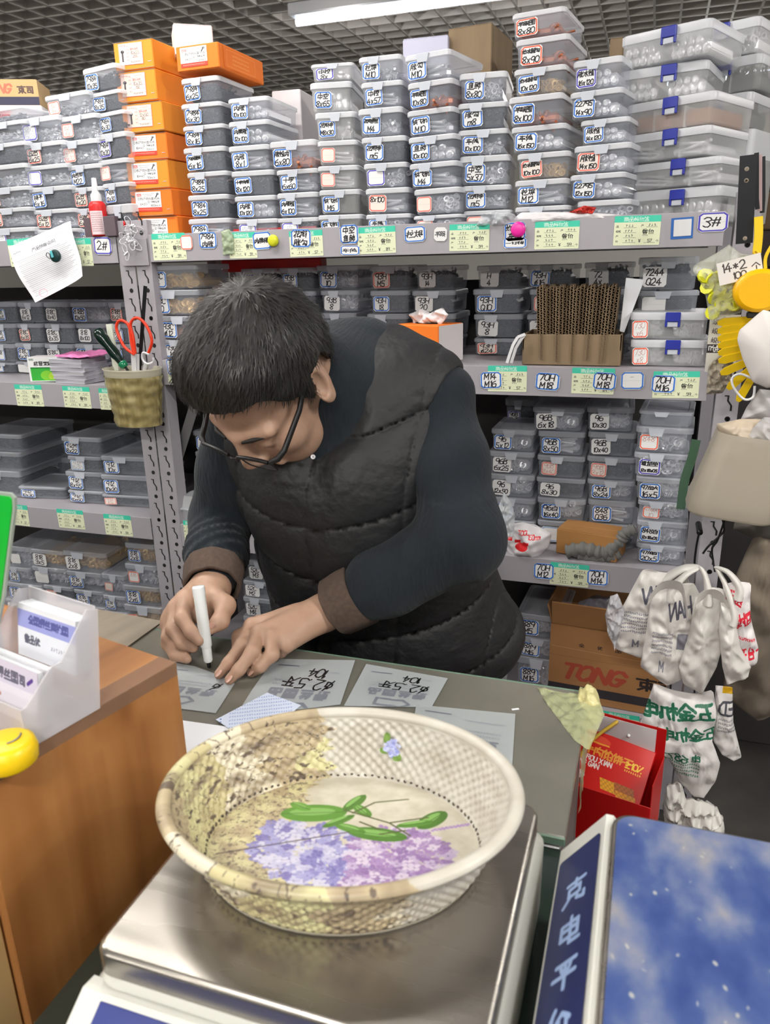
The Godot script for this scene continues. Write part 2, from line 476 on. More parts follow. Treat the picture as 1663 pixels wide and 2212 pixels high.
# ---- handwritten tags share one sheet of 16 x 18 cells
const CELL := Vector2i(128, 112)
var sheet_im: Image
var cells := {}
const INK := {"b": Color(0.13, 0.42, 0.80), "r": Color(0.90, 0.42, 0.38), "p": Color(0.25, 0.22, 0.70), "o": Color(0.93, 0.35, 0.22), "w": Color(0.80, 0.80, 0.78), "n": Color(0.55, 0.68, 0.85)}
func tag_cell(text: String, style: String) -> Rect2:
	var key := text + style
	if not cells.has(key):
		var k := cells.size() % 288
		var o := Vector2i((k % 16) * CELL.x, (k / 16) * CELL.y)
		var im := paper(CELL.x, CELL.y, Color(0.90, 0.90, 0.90) if style != "r" else Color(0.90, 0.86, 0.83))
		if style != "w": frame(im, Rect2(7, 7, 113, 97), INK[style], 3.6, 13)
		for x in range(14, 114): im.blend_rect(brush(Color(0.6, 0.66, 0.75, 0.35), 0.8), Rect2i(0, 0, 4, 4), Vector2i(x, 54))
		var faint := text.begins_with("~")
		var lines := text.trim_prefix("~").split("|")
		var col := Color(0.72, 0.52, 0.50) if faint and style in ["r", "o"] else Color(0.60, 0.62, 0.68) if faint else Color(0.06, 0.06, 0.09)
		for j in lines.size():
			if lines[j] == "": continue
			var s := 38.0 if lines.size() > 1 else 52.0
			s = minf(s, s * 100.0 / ink_width(lines[j], s))
			var w := ink_width(lines[j], s)
			var yc := (31.0 + 50.0 * j) if lines.size() > 1 else 54.0
			ink(im, lines[j], 62 - w / 2 - s * 0.05, yc - s * 0.5, s, col, 1.5 if faint else 2.7, 0.12, 0.0, 0.03)
		sheet_im.blit_rect(im, Rect2i(Vector2i.ZERO, CELL), o)
		cells[key] = Rect2(Vector2(o) + Vector2(1, 1), Vector2(CELL) - Vector2(2, 2))
	var r: Rect2 = cells[key]
	return Rect2(r.position / 2048.0, r.size / 2048.0)
func tag_mesh(w: float, h: float, cell: Rect2, cut := 0.12) -> MB:
	var m := MB.new()
	var c := cut * minf(w, h)
	var p := [Vector2(-w / 2 + c, -h / 2), Vector2(w / 2 - c, -h / 2), Vector2(w / 2, -h / 2 + c), Vector2(w / 2, h / 2 - c), Vector2(w / 2 - c, h / 2), Vector2(-w / 2 + c, h / 2), Vector2(-w / 2, h / 2 - c), Vector2(-w / 2, -h / 2 + c)]
	for q: Vector2 in p:
		m.vert(Vector3(q.x, q.y, 0), Vector3(0, 0, 1), cell.position + cell.size * Vector2(q.x / w + 0.5, 0.5 - q.y / h))
	for k in range(1, 7): m.tri(0, k, k + 1)
	return m
func disc_a(im: Image, c: Vector2, rx: float, ry: float, col: Color) -> void:    # a disc that also makes its pixels solid
	for y in range(maxi(0, int(c.y - ry)), mini(im.get_height(), int(c.y + ry) + 1)):
		for x in range(maxi(0, int(c.x - rx)), mini(im.get_width(), int(c.x + rx) + 1)):
			if Vector2((x - c.x) / rx, (y - c.y) / ry).length() < 1.0: im.set_pixel(x, y, col)

# ---------------------------------------------------------------- lamps, materials and the room
func lamp(at: Vector3, length: float, energy: float, label: String) -> void:
	var t := thing("ceiling_lamp", label, "lamp", at, 0.0, "")
	var b := MB.new()
	b.box(xf(Vector3(0, 0.03, 0)), Vector3(length + 0.04, 0.05, 0.10), 0.006)
	part("lamp_housing", b, M.lamp_body, t)
	var g := MB.new()
	g.cyl(Vector3(-length / 2, -0.012, 0), Vector3(length / 2, -0.012, 0), 0.016, 10)
	part("lamp_tube", g, M.lamp_tube, t)
	var l := AreaLight3D.new()
	l.name = "lamp_light"
	l.area_size = Vector2(length, 0.07)
	l.light_energy = energy
	l.light_color = Color(1.0, 0.985, 0.96)
	l.shadow_enabled = true
	l.area_range = 14.0
	l.area_attenuation = 2.0
	add_child(l)
	l.position = at + Vector3(0, -0.032, 0)
	l.rotation.x = -PI / 2
	for e: float in [-0.3, 0.3]:            # the bare tube also shines sideways, along the grid
		var p := OmniLight3D.new()
		p.name = "tube_light"
		p.light_energy = energy * (0.03 if "full view" in label else 0.17)
		p.light_color = l.light_color
		p.light_size = 0.02
		p.shadow_enabled = true
		p.omni_range = 14.0
		p.omni_attenuation = 2.0
		add_child(p)
		p.position = at + Vector3(length * e, -0.07, 0)

func materials() -> void:
	sheet_im = paper(2048, 2048, Color(0.9, 0.9, 0.9))
	mat("tags", Color.WHITE, 0.55)
	var m := mat("clear_plastic", Color(0.74, 0.77, 0.82, 0.31), 0.34)
	m.backlight_enabled = true; m.backlight = Color(0.5, 0.5, 0.52)
	m = mat("lid_plastic", Color(0.90, 0.91, 0.93, 0.78), 0.35)
	m.backlight_enabled = true; m.backlight = Color(0.6, 0.6, 0.62)
	m = mat("lid_clear", Color(0.82, 0.84, 0.88, 0.50), 0.35)
	m.backlight_enabled = true; m.backlight = Color(0.5, 0.5, 0.52)
	m = mat("milky_plastic", Color(0.88, 0.89, 0.89, 0.36), 0.34)
	m.backlight_enabled = true; m.backlight = Color(0.6, 0.6, 0.6)
	m = mat("latch_plastic", Color(0.82, 0.84, 0.88, 0.75), 0.35)
	mat("shelf_paint", Color(0.63, 0.615, 0.64), 0.45)
	mat("dark_hole", Color(0.06, 0.06, 0.07), 0.8)
	mat("black_steel", Color(0.10, 0.105, 0.12), 0.42, 0.5)
	mat("zinc", Color(0.84, 0.84, 0.86), 0.3, 0.35)
	mat("gold_zinc", Color(0.84, 0.70, 0.44), 0.35, 0.35)
	mat("copper", Color(0.72, 0.42, 0.27), 0.32, 0.4)
	mat("white_plastic", Color(0.86, 0.86, 0.87), 0.4)
	mat("black_plastic", Color(0.05, 0.05, 0.055), 0.4)
	mat("blue_plastic", Color(0.12, 0.17, 0.58), 0.4)
	mat("yellow_plastic", Color(0.93, 0.78, 0.06), 0.38)
	mat("red_plastic", Color(0.80, 0.10, 0.10), 0.4)
	tri_mat("cardboard", noise_tex(3, 0.02, [Color(0.47, 0.40, 0.31), Color(0.54, 0.46, 0.36)], 256, 4, Vector2(1, 6)), Vector3(3, 3, 3), 0.85)
	tri_mat("grey_board", noise_tex(4, 0.02, [Color(0.50, 0.46, 0.41), Color(0.58, 0.54, 0.48)], 256, 4, Vector2(1, 6)), Vector3(3, 3, 3), 0.85)
	mat("paper", Color(0.88, 0.89, 0.91), 0.7)

func room() -> void:
	# floor, ceiling and walls close the shop; the lamps are its only light
	var f := MB.new()
	f.box(xf(Vector3(-0.5, -0.1, -1.5)), Vector3(11.4, 0.2, 13.4), 0.0)
	struct("floor", f, tri_mat("floor_tile", noise_tex(9, 0.02, [Color(0.20, 0.19, 0.185), Color(0.29, 0.28, 0.27)]), Vector3(0.8, 0.8, 0.8), 0.45))
	var c := MB.new()
	c.box(xf(Vector3(-0.5, CEIL + 0.45, -1.5)), Vector3(11.4, 0.2, 13.4), 0.0)
	var cm := mat("ceiling_paint", Color(0.80, 0.79, 0.78), 0.9)
	struct("ceiling", c, cm)
	var wm := mat("wall_paint", Color(0.74, 0.73, 0.71), 0.9)
	var walls := {"wall_back": [Vector3(-0.5, 1.5, -8.1), Vector3(11.4, 3.4, 0.2)], "wall_front": [Vector3(-0.5, 1.5, 5.1), Vector3(11.4, 3.4, 0.2)], "wall_left": [Vector3(-6.1, 1.5, -1.5), Vector3(0.2, 3.4, 13.4)], "wall_right": [Vector3(5.1, 1.5, -1.5), Vector3(0.2, 3.4, 13.4)]}
	for k: String in walls:
		var w := MB.new()
		w.box(xf(walls[k][0]), walls[k][1], 0.0)
		struct(k, w, wm)
	# open cell ceiling: slats both ways
	var g := Node3D.new()
	g.name = "trim_1"
	g.set_meta("kind", "structure")
	add_child(g)
	var sm := mat("ceiling_slat", Color(0.88, 0.86, 0.84), 0.6)
	var a := MB.new()
	a.box(xf(), Vector3(11.0, 0.055, 0.010), 0.0)
	var am := a.mesh()
	var b := MB.new()
	b.box(xf(), Vector3(0.010, 0.055, 13.0), 0.0)
	var bm := b.mesh()
	var pitch := 0.118
	for k in 110: part("slat", am, sm, g, xf(Vector3(-0.5, CEIL + 0.02, -8.0 + k * pitch)))
	for k in 93: part("slat", bm, sm, g, xf(Vector3(-6.0 + k * pitch, CEIL + 0.02, -1.5)))

# ---------------------------------------------------------------- shelving
const ZF := -1.60                      # front of the shelf lips
func price_tag_image(seed_: int) -> Image:
	rng.seed = seed_
	var im := paper(256, 184, Color(0.87, 0.89, 0.76))
	im.fill_rect(Rect2i(0, 0, 256, 40), Color(0.25, 0.78, 0.66))
	ink(im, "商品标价签", 52, 8, 26, Color(0.80, 0.90, 0.84), 1.6)
	var d := Color(0.25, 0.27, 0.25)
	for k in 4:
		var y := 58.0 + k * 31
		ink(im, ["品名", "规格", "产", "价"][k], 12, y, 13, d, 0.8)
		stroke(im, Vector2(54, y + 16), Vector2(124, y + 16), d, 0.7)
		scribble(im, 62 + rng.randf_range(0, 8), y - 4, 44 - 8 * (k % 2), 15, Color(0.15, 0.16, 0.16), 0.9)
	ink(im, "产", 150, 56, 13, d, 0.8)
	stroke(im, Vector2(178, 72), Vector2(240, 72), d, 0.7)
	scribble(im, 190, 52, 36, 15, Color(0.15, 0.16, 0.16), 0.9)
	ink(im, "售价", 158, 84, 30, Color(0.16, 0.17, 0.15), 2.0)
	scribble(im, 160, 120, 30, 6, Color(0.4, 0.4, 0.38), 0.6)
	ink(im, "¥", 140, 146, 20, d, 1.4)
	stroke(im, Vector2(170, 168), Vector2(232, 168), d, 0.7)
	ink(im, "%d" % rng.randi_range(10, 98), 190, 146, 18, Color(0.12, 0.13, 0.14), 1.1)
	ink(im, "个", 236, 152, 14, d, 0.8)
	return im

# a tag on the lip: pixel of its middle, width and height in pixels
func lip_tag(lip: Node3D, called: String, px: float, py: float, w: float, h: float, cell: Rect2, m: Material, roll := 0.0, proud := 0.0006, cut := 0.02) -> void:
	var a := at_z(px - w / 2, py, ZF)
	var b := at_z(px + w / 2, py, ZF)
	var c := at_z(px, py - h / 2, ZF)
	var d := at_z(px, py + h / 2, ZF)
	var p := (a + b) / 2
	part(called, tag_mesh(b.x - a.x, c.y - d.y, cell, cut), m, lip, Transform3D(Basis(Vector3(0, 0, 1), deg_to_rad(roll)), Vector3(p.x, p.y, ZF + 0.001 + proud) - lip_origin(lip)))
func lip_origin(lip: Node3D) -> Vector3:
	return lip.position + (lip.get_parent() as Node3D).position

func shelf_unit(label: String, x0: float, x1: float, decks: Array, post_x: Array) -> Array:
	var u := thing("shelf_rack", label, "shelf", Vector3((x0 + x1) / 2, 0, -1.82))
	var lips := []
	for y: float in decks:
		var sunk := 0.018 if y > 1.5 else 0.001
		var b := MB.new()
		b.box(xf(Vector3(0, -sunk - 0.004, -0.005)), Vector3(x1 - x0 - 0.004, 0.008, 0.42), 0.002)
		part("shelf_deck", b, M.shelf_paint, u, xf(Vector3(0, y, 0)))
		var l := MB.new()
		l.box(xf(Vector3(0, -0.030, 0)), Vector3(x1 - x0, 0.060, 0.002), 0.0006)
		l.box(xf(Vector3(0, -0.001, -0.012)), Vector3(x1 - x0, 0.002, 0.024), 0.0006)
		l.box(xf(Vector3(0, -0.059, -0.010)), Vector3(x1 - x0, 0.002, 0.020), 0.0006)
		lips.append(part("shelf_lip", l, M.shelf_paint, u, xf(Vector3(0, y, 0.22))))
		var bk := MB.new()
		bk.box(xf(), Vector3(x1 - x0, 0.055, 0.002), 0.0)
		part("rear_beam", bk, M.shelf_paint, u, xf(Vector3(0, y - 0.03, -0.22)))
	for px: float in post_x:
		for z in [0.2165, -0.2155]:
			var o := xf(Vector3(px - u.position.x, 0, z))
			var p := MB.new()
			p.box(xf(Vector3(0, 0.832, 0)), Vector3(0.042, 1.664, 0.003), 0.0008)
			p.box(xf(Vector3(0.0195 * (1 if px < u.position.x else -1), 0.832, -0.021 * signf(z))), Vector3(0.003, 1.664, 0.042), 0.0008)
			var po := part("upright_post", p, M.shelf_paint, u, o)
			var hs := MB.new()
			for k in 25:
				var y := 0.1 + k * 0.064
				hs.lathe(Transform3D(Basis(Vector3.RIGHT, PI / 2), Vector3(0.004, y, 0.0016)), [Vector2(0, 0.0004), Vector2(0.0052, 0.0004), Vector2(0.0052, 0)], 10)
				var s := PackedVector2Array([Vector2(-0.007, 0.014), Vector2(0.001, 0.014), Vector2(0.001, 0.004), Vector2(0.008, -0.006), Vector2(0.008, -0.016), Vector2(0.0045, -0.016), Vector2(0.0045, -0.006), Vector2(-0.002, 0.003), Vector2(-0.002, 0.012), Vector2(-0.007, 0.012)])
				hs.slab(xf(Vector3(0.002, y + 0.032, 0.0015)), s, 0, 0.0005)
			if z > 0: part("bolt_holes", hs, M.dark_hole, po)
	var back := MB.new()
	var top: float = decks[0]
	back.box(xf(Vector3(0, top / 2 - 0.06, -0.2265)), Vector3(x1 - x0 + 0.08, top - 0.12, 0.012), 0.001)
	part("back_panel", back, M.back_panel, u)
	return lips

const PRICE := [   # rack, lip, middle x, y, width, height
	"0 0 176 545 48 60", "0 0 55 545 70 60", "1 0 366 533 72 58", "1 0 525 530 60 56", "1 0 662 526 72 56", "1 0 814 519 82 58", "1 0 1014 513 86 58", "1 0 1203 508 96 60", "1 0 1376 498 100 64",
	"0 1 64 854 58 46", "0 1 167 858 58 46", "0 1 234 862 36 46", "1 1 1096 818 84 56", "1 1 1281 823 92 56", "1 1 1460 831 100 58", "1 1 400 800 40 50",
	"0 2 42 1112 40 44", "0 2 154 1121 56 40", "0 2 256 1134 58 44", "1 2 1230 1241 84 48", "1 3 1338 1562 84 44", "1 1 373 806 20 40", "1 2 410 1147 24 44",
]
const STICKERS := [   # rack, lip, x, y, width, height, edge, writing
	"0 0 223 531 38 38 p 2#", "1 0 450 519 38 36 b 7984|内胀", "1 0 567 520 40 38 b 内膨胀", "1 0 651 515 44 40 b 花瓣|胀勾", "1 0 755 506 40 42 b 中空|鱼鳞", "1 0 757 541 42 20 b 车修", "1 0 897 506 46 34 b 拉爆", "1 0 952 506 28 30 w 羊眼",
	"1 0 1113 500 46 40 b 热水器|车修", "1 0 1113 525 50 22 b 一订得", "1 0 1540 480 66 42 p 3#", "1 0 404 524 26 32 o ~|", "1 1 1061 821 46 36 b M14|M16", "1 1 1183 824 52 38 b 70H|M18", "1 1 1306 823 50 38 b 70H|M18", "1 1 1366 822 50 38 b ~-|", "1 1 1433 829 52 38 b 70H|M16",
	"1 1 374 792 24 36 b 70H|M2", "1 2 1175 1233 44 34 b 70H|M12", "1 2 1291 1247 46 34 b 70H|M14", "1 2 420 1145 22 30 b 70H|M4",
]
func shelves() -> void:
	mat("back_panel", Color(0.22, 0.21, 0.21), 0.8)
	var tags: StandardMaterial3D = M.tags
	var lips := [
		shelf_unit("lavender grey steel shelf rack on the left, tag 2# on its top lip", -2.46, -1.205, [1.631, 1.280, 0.935, 0.565, 0.12], [-2.48, -1.184]),
		shelf_unit("lavender grey steel shelf rack behind the man, tag 3# at its right end", -1.115, 0.112, [1.631, 1.346, 0.926, 0.565, 0.12], [-1.138, 0.150]),
	]
	var pm := []
	for k in 4: pm.append(tex_mat("price_tag", price_tag_image(40 + k), 0.6))
	var k := 0
	for s: String in PRICE:
		var a := s.split(" ")
		k += 1
		lip_tag(lips[int(a[0])][int(a[1])], "price_tag", float(a[2]), float(a[3]), float(a[4]), float(a[5]), Rect2(0, 0, 1, 1), pm[k % 4], rng.randf_range(-1.5, 1.5))
	for s: String in STICKERS:
		var a := s.split(" ")
		lip_tag(lips[int(a[0])][int(a[1])], "sticker", float(a[2]), float(a[3]), float(a[4]), float(a[5]), tag_cell(a[7], a[6]), tags, rng.randf_range(-3, 3), 0.0016, 0.2)
	# a blue sticker whose printed square is left blank
	var bl := mat("blue_sticker", Color(0.10, 0.38, 0.70), 0.5)
	lip_tag(lips[1][0], "sticker", 1473, 493, 48, 46, Rect2(0, 0, 1, 1), bl, 2.0)
	lip_tag(lips[1][0], "sticker_panel", 1474, 492, 38, 36, Rect2(0, 0, 1, 1), M.white_plastic, 2.0, 0.0016)

# ---------------------------------------------------------------- parts boxes in stacks
var heaps := {}
func screw(b: MB, o: Transform3D, r: float, l: float, head: float) -> void:
	b.cyl(o * Vector3(0, -l / 2, 0), o * Vector3(0, l / 2, 0), r, 6)
	b.cyl(o * Vector3(0, l / 2, 0), o * Vector3(0, l / 2 + head, 0), r * 1.75, 8)
func ring_piece(b: MB, o: Transform3D, r: float, hole: float, th: float) -> void:
	b.lathe(o, [Vector2(hole, -th / 2), Vector2(r, -th / 2), Vector2(r, th / 2), Vector2(hole, th / 2), Vector2(hole, -th / 2)], 10, true)
func heap(kind: String, n: int) -> ArrayMesh:    # lies in a space 0.09 wide, 0.036 high, 0.12 deep whose front is z = 0
	var key := kind + str(n)
	if heaps.has(key): return heaps[key]
	var g := RandomNumberGenerator.new()
	g.seed = 500 + n * 17 + kind.unicode_at(0)
	var b := MB.new()
	var full := 0.030 if kind in ["k", "n", "w", "b"] else 0.022
	b.box(xf(Vector3(0, full * 0.45, -0.065)), Vector3(0.082, full * 0.9, 0.108), 0.006)
	if kind == "b":
		for k in 9:
			var c := Vector3(-0.036 + (k % 5) * 0.0178 + g.randf_range(-0.002, 0.002), 0.009 + (k / 5) * 0.0155, -0.004 - g.randf() * 0.006)
			b.lathe(Transform3D(Basis(Vector3.RIGHT, PI / 2), c), [Vector2(0, 0.004), Vector2(0.0045, 0.004), Vector2(0.005, 0.002), Vector2(0.0085, 0.001), Vector2(0.0085, -0.004), Vector2(0.006, -0.005), Vector2(0.006, -0.10)], 6 if k % 3 == 0 else 12, true)
	elif kind in ["n", "w", "g"]:
		for k in 70:
			var front := k < 40
			var c := Vector3(g.randf_range(-0.038, 0.038), g.randf_range(0.004, full) if front else full + g.randf_range(-0.002, 0.004), -0.009 - g.randf() * 0.004 if front else g.randf_range(-0.11, -0.01))
			var o := Transform3D(Basis.from_euler(Vector3(PI / 2 + g.randf_range(-0.7, 0.7), g.randf() * TAU * 0.2, g.randf_range(-0.7, 0.7))), c)
			var r := g.randf_range(0.0055, 0.0075) if kind == "n" else g.randf_range(0.007, 0.0085)
			ring_piece(b, o, r, r * 0.55, 0.005 if kind == "n" else 0.0018)
	elif kind == "c":
		for k in 6:
			var pts := []
			var c := Vector3(g.randf_range(-0.02, 0.028), g.randf_range(0.010, 0.016), g.randf_range(-0.05, -0.016))
			var e := Basis.from_euler(Vector3(g.randf_range(-0.5, 0.5), g.randf_range(-1.4, 1.4), g.randf_range(-0.5, 0.5)))
			for j in 15:
				var a := j * 0.36
				pts.append(c + e * (Vector3(cos(a), sin(a), 0) * 0.0105))
			for j in 4: pts.append(pts[-1] + e * Vector3(0.009, -0.002, 0))
			b.tube(pts, 0.0026, 6)
	elif kind == "l":
		for k in 9:
			var c := Vector3(g.randf_range(-0.006, 0.006), 0.006 + (k % 3) * 0.009, -0.008 - (k / 3) * 0.012)
			var o := Transform3D(Basis.from_euler(Vector3(0, g.randf_range(-0.3, 0.3), PI / 2 + g.randf_range(-0.18, 0.18))), c)
			screw(b, o, 0.0038, 0.062, 0.006)
	else:
		for k in 95:
			var front := k < 55
			var c := Vector3(g.randf_range(-0.036, 0.036), g.randf_range(0.004, full) if front else full + g.randf_range(-0.002, 0.005), -0.010 - g.randf() * 0.005 if front else g.randf_range(-0.11, -0.012))
			screw(b, Transform3D(Basis.from_euler(Vector3(g.randf_range(-1.2, 1.2), g.randf() * TAU, g.randf() * TAU)), c), 0.0019, g.randf_range(0.010, 0.016), 0.003)
	heaps[key] = b.mesh()
	return heaps[key]

const HEAP_NAME := {"k": ["screw_heap", "black screws", "black_steel", "screws"], "s": ["screw_heap", "bright zinc screws", "zinc", "screws"], "n": ["nut_heap", "zinc nuts", "zinc", "nuts"], "w": ["washer_heap", "zinc washers", "zinc", "washers"],
	"g": ["washer_heap", "golden washers", "gold_zinc", "washers"], "c": ["hook_heap", "copper hooks", "copper", "hooks"], "b": ["bolt_heap", "thick bolts with their ends showing", "zinc", "bolts"], "l": ["bolt_heap", "long zinc bolts lying flat", "zinc", "bolts"]}
const NTH := ["topmost", "second", "third", "fourth", "fifth", "sixth", "seventh", "eighth", "ninth", "tenth"]

func parts_box(where: Transform3D, w: float, h: float, d: float, style: String, text: String, content: String, label: String, group: String, latch: float, look := "clear_plastic") -> Node3D:
	var o := thing("parts_box", label, "box", where.origin, 0.0, group)
	o.transform.basis = where.basis
	var r := 0.010
	var hl := h * 0.24
	var body := MB.new()
	body.loft([ring_at(w - 0.014, d - 0.014, r, 0.0004), ring_at(w - 0.0085, d - 0.0085, r, 0.003), ring_at(w - 0.005, d - 0.005, r, h - hl)], true, true, false, false)
	part("box_body", body, M[look], o)
	var lid := MB.new()
	lid.loft([ring_at(w - 0.001, d - 0.001, r, h - hl), ring_at(w, d, r, h - hl + 0.001), ring_at(w, d, r, h - 0.0035), ring_at(w - 0.004, d - 0.004, r, h - 0.0012), ring_at(w - 0.020, d - 0.020, r, h - 0.0012), ring_at(w - 0.024, d - 0.024, r, h - 0.003)], true, false, true, true)
	part("box_lid", lid, M.lid_plastic if where.origin.y > 1.6 else M.lid_clear, o)
	if latch > 0.0:
		var la := MB.new()
		var lw := w * 0.28
		la.slab(xf(), PackedVector2Array([Vector2(-lw / 2, hl * 0.5), Vector2(-lw / 2 + 0.004, -hl * 0.75), Vector2(lw / 2 - 0.004, -hl * 0.75), Vector2(lw / 2, hl * 0.5)]), 0.0, 0.0022)
		part("latch", la, M.latch_plastic, o, xf(Vector3(w * (latch - 0.5), h - hl * 0.75, d / 2 + 0.0002)))
	if text != "-":
		var tw := clampf(w * 0.40, 0.03, 0.046)
		var th := minf(tw * 0.86, (h - hl) * 0.86)
		if style in ["r", "o"] and text.begins_with("~"): tw *= 0.82; th *= 0.9
		var t := tag_mesh(tw, th, tag_cell(text, style))
		part("tag", t, M.tags, o, xf(Vector3(-w / 2 + tw / 2 + 0.008 + rng.randf() * 0.004, (h - hl) * 0.52, d / 2 - 0.0021 + 0.0011 * 1.0), 0, 0.02, rng.randf_range(-0.06, 0.06)))
	if HEAP_NAME.has(content):
		var hn: Array = HEAP_NAME[content]
		var s := part(numbered(hn[0]), heap(content, rng.randi() % 2), M[hn[2]], self, where * Transform3D(Basis.from_scale(Vector3((w - 0.016) / 0.09, (h - hl - 0.006) / 0.036, (d - 0.02) / 0.12)), Vector3(0, 0.0035, d / 2 - 0.008)))
		tag(s, "%s in the %s" % [hn[1], label.split(", ")[-1].replace(" in the ", " box of the ").replace("top box", "topmost box")], hn[3], "", "stuff")
	return o

# one stack, from the top box down: "left right top edge content writing", in pixels of the front
func stack(phrase: String, z: float, yaw_deg: float, base_y: float, lines: String, depth := 0.155, look := "clear_plastic") -> void:
	var rows := []
	var yaw := deg_to_rad(yaw_deg)
	for line in lines.strip_edges().split("\n"):
		var a := line.strip_edges().split(" ")
		var yw := yaw + rng.randf_range(-0.025, 0.025)
		var pl := at_z(float(a[0]), float(a[2]), z)
		var rr := ray(float(a[1]), float(a[2]))
		var kk := rr.x / rr.z
		var w := (kk * pl.z - pl.x) / (cos(yw) + kk * sin(yw))
		if rows.size() > 0 and pl.y < base_y + 0.024: continue
		rows.append({"p": pl, "w": w, "yaw": yw, "st": a[3], "c": a[4], "t": a[5]})
	for k in rows.size():
		var q: Dictionary = rows[k]
		var bottom: float = base_y if k == rows.size() - 1 else rows[k + 1].p.y + 0.0006
		var h: float = q.p.y - bottom
		var bs := Basis(Vector3.UP, q.yaw)
		var o: Vector3 = Vector3(q.p.x, bottom, z) + bs * Vector3(q.w / 2, 0, -depth / 2)
		var clean: String = q.t.trim_prefix("~").replace("|", " ").strip_edges()
		var what: String = "clear box tagged %s" % clean if clean != "" and not q.t.begins_with("~") and q.t != "-" else "clear box with %s tag" % {"r": "faded red", "o": "faded orange", "p": "faded purple", "b": "blue-edged", "w": "plain white", "n": "pale"}[q.st] if q.t != "-" else "untagged clear box"
		parts_box(Transform3D(bs, o), q.w, h, depth, q.st, q.t, q.c, "%s, %s in %s" % [what, "alone" if rows.size() == 1 else NTH[k], phrase], "parts boxes stacked on the racks", [0.0, 0.36, 0.5, 0.42][rng.randi() % 4], look)

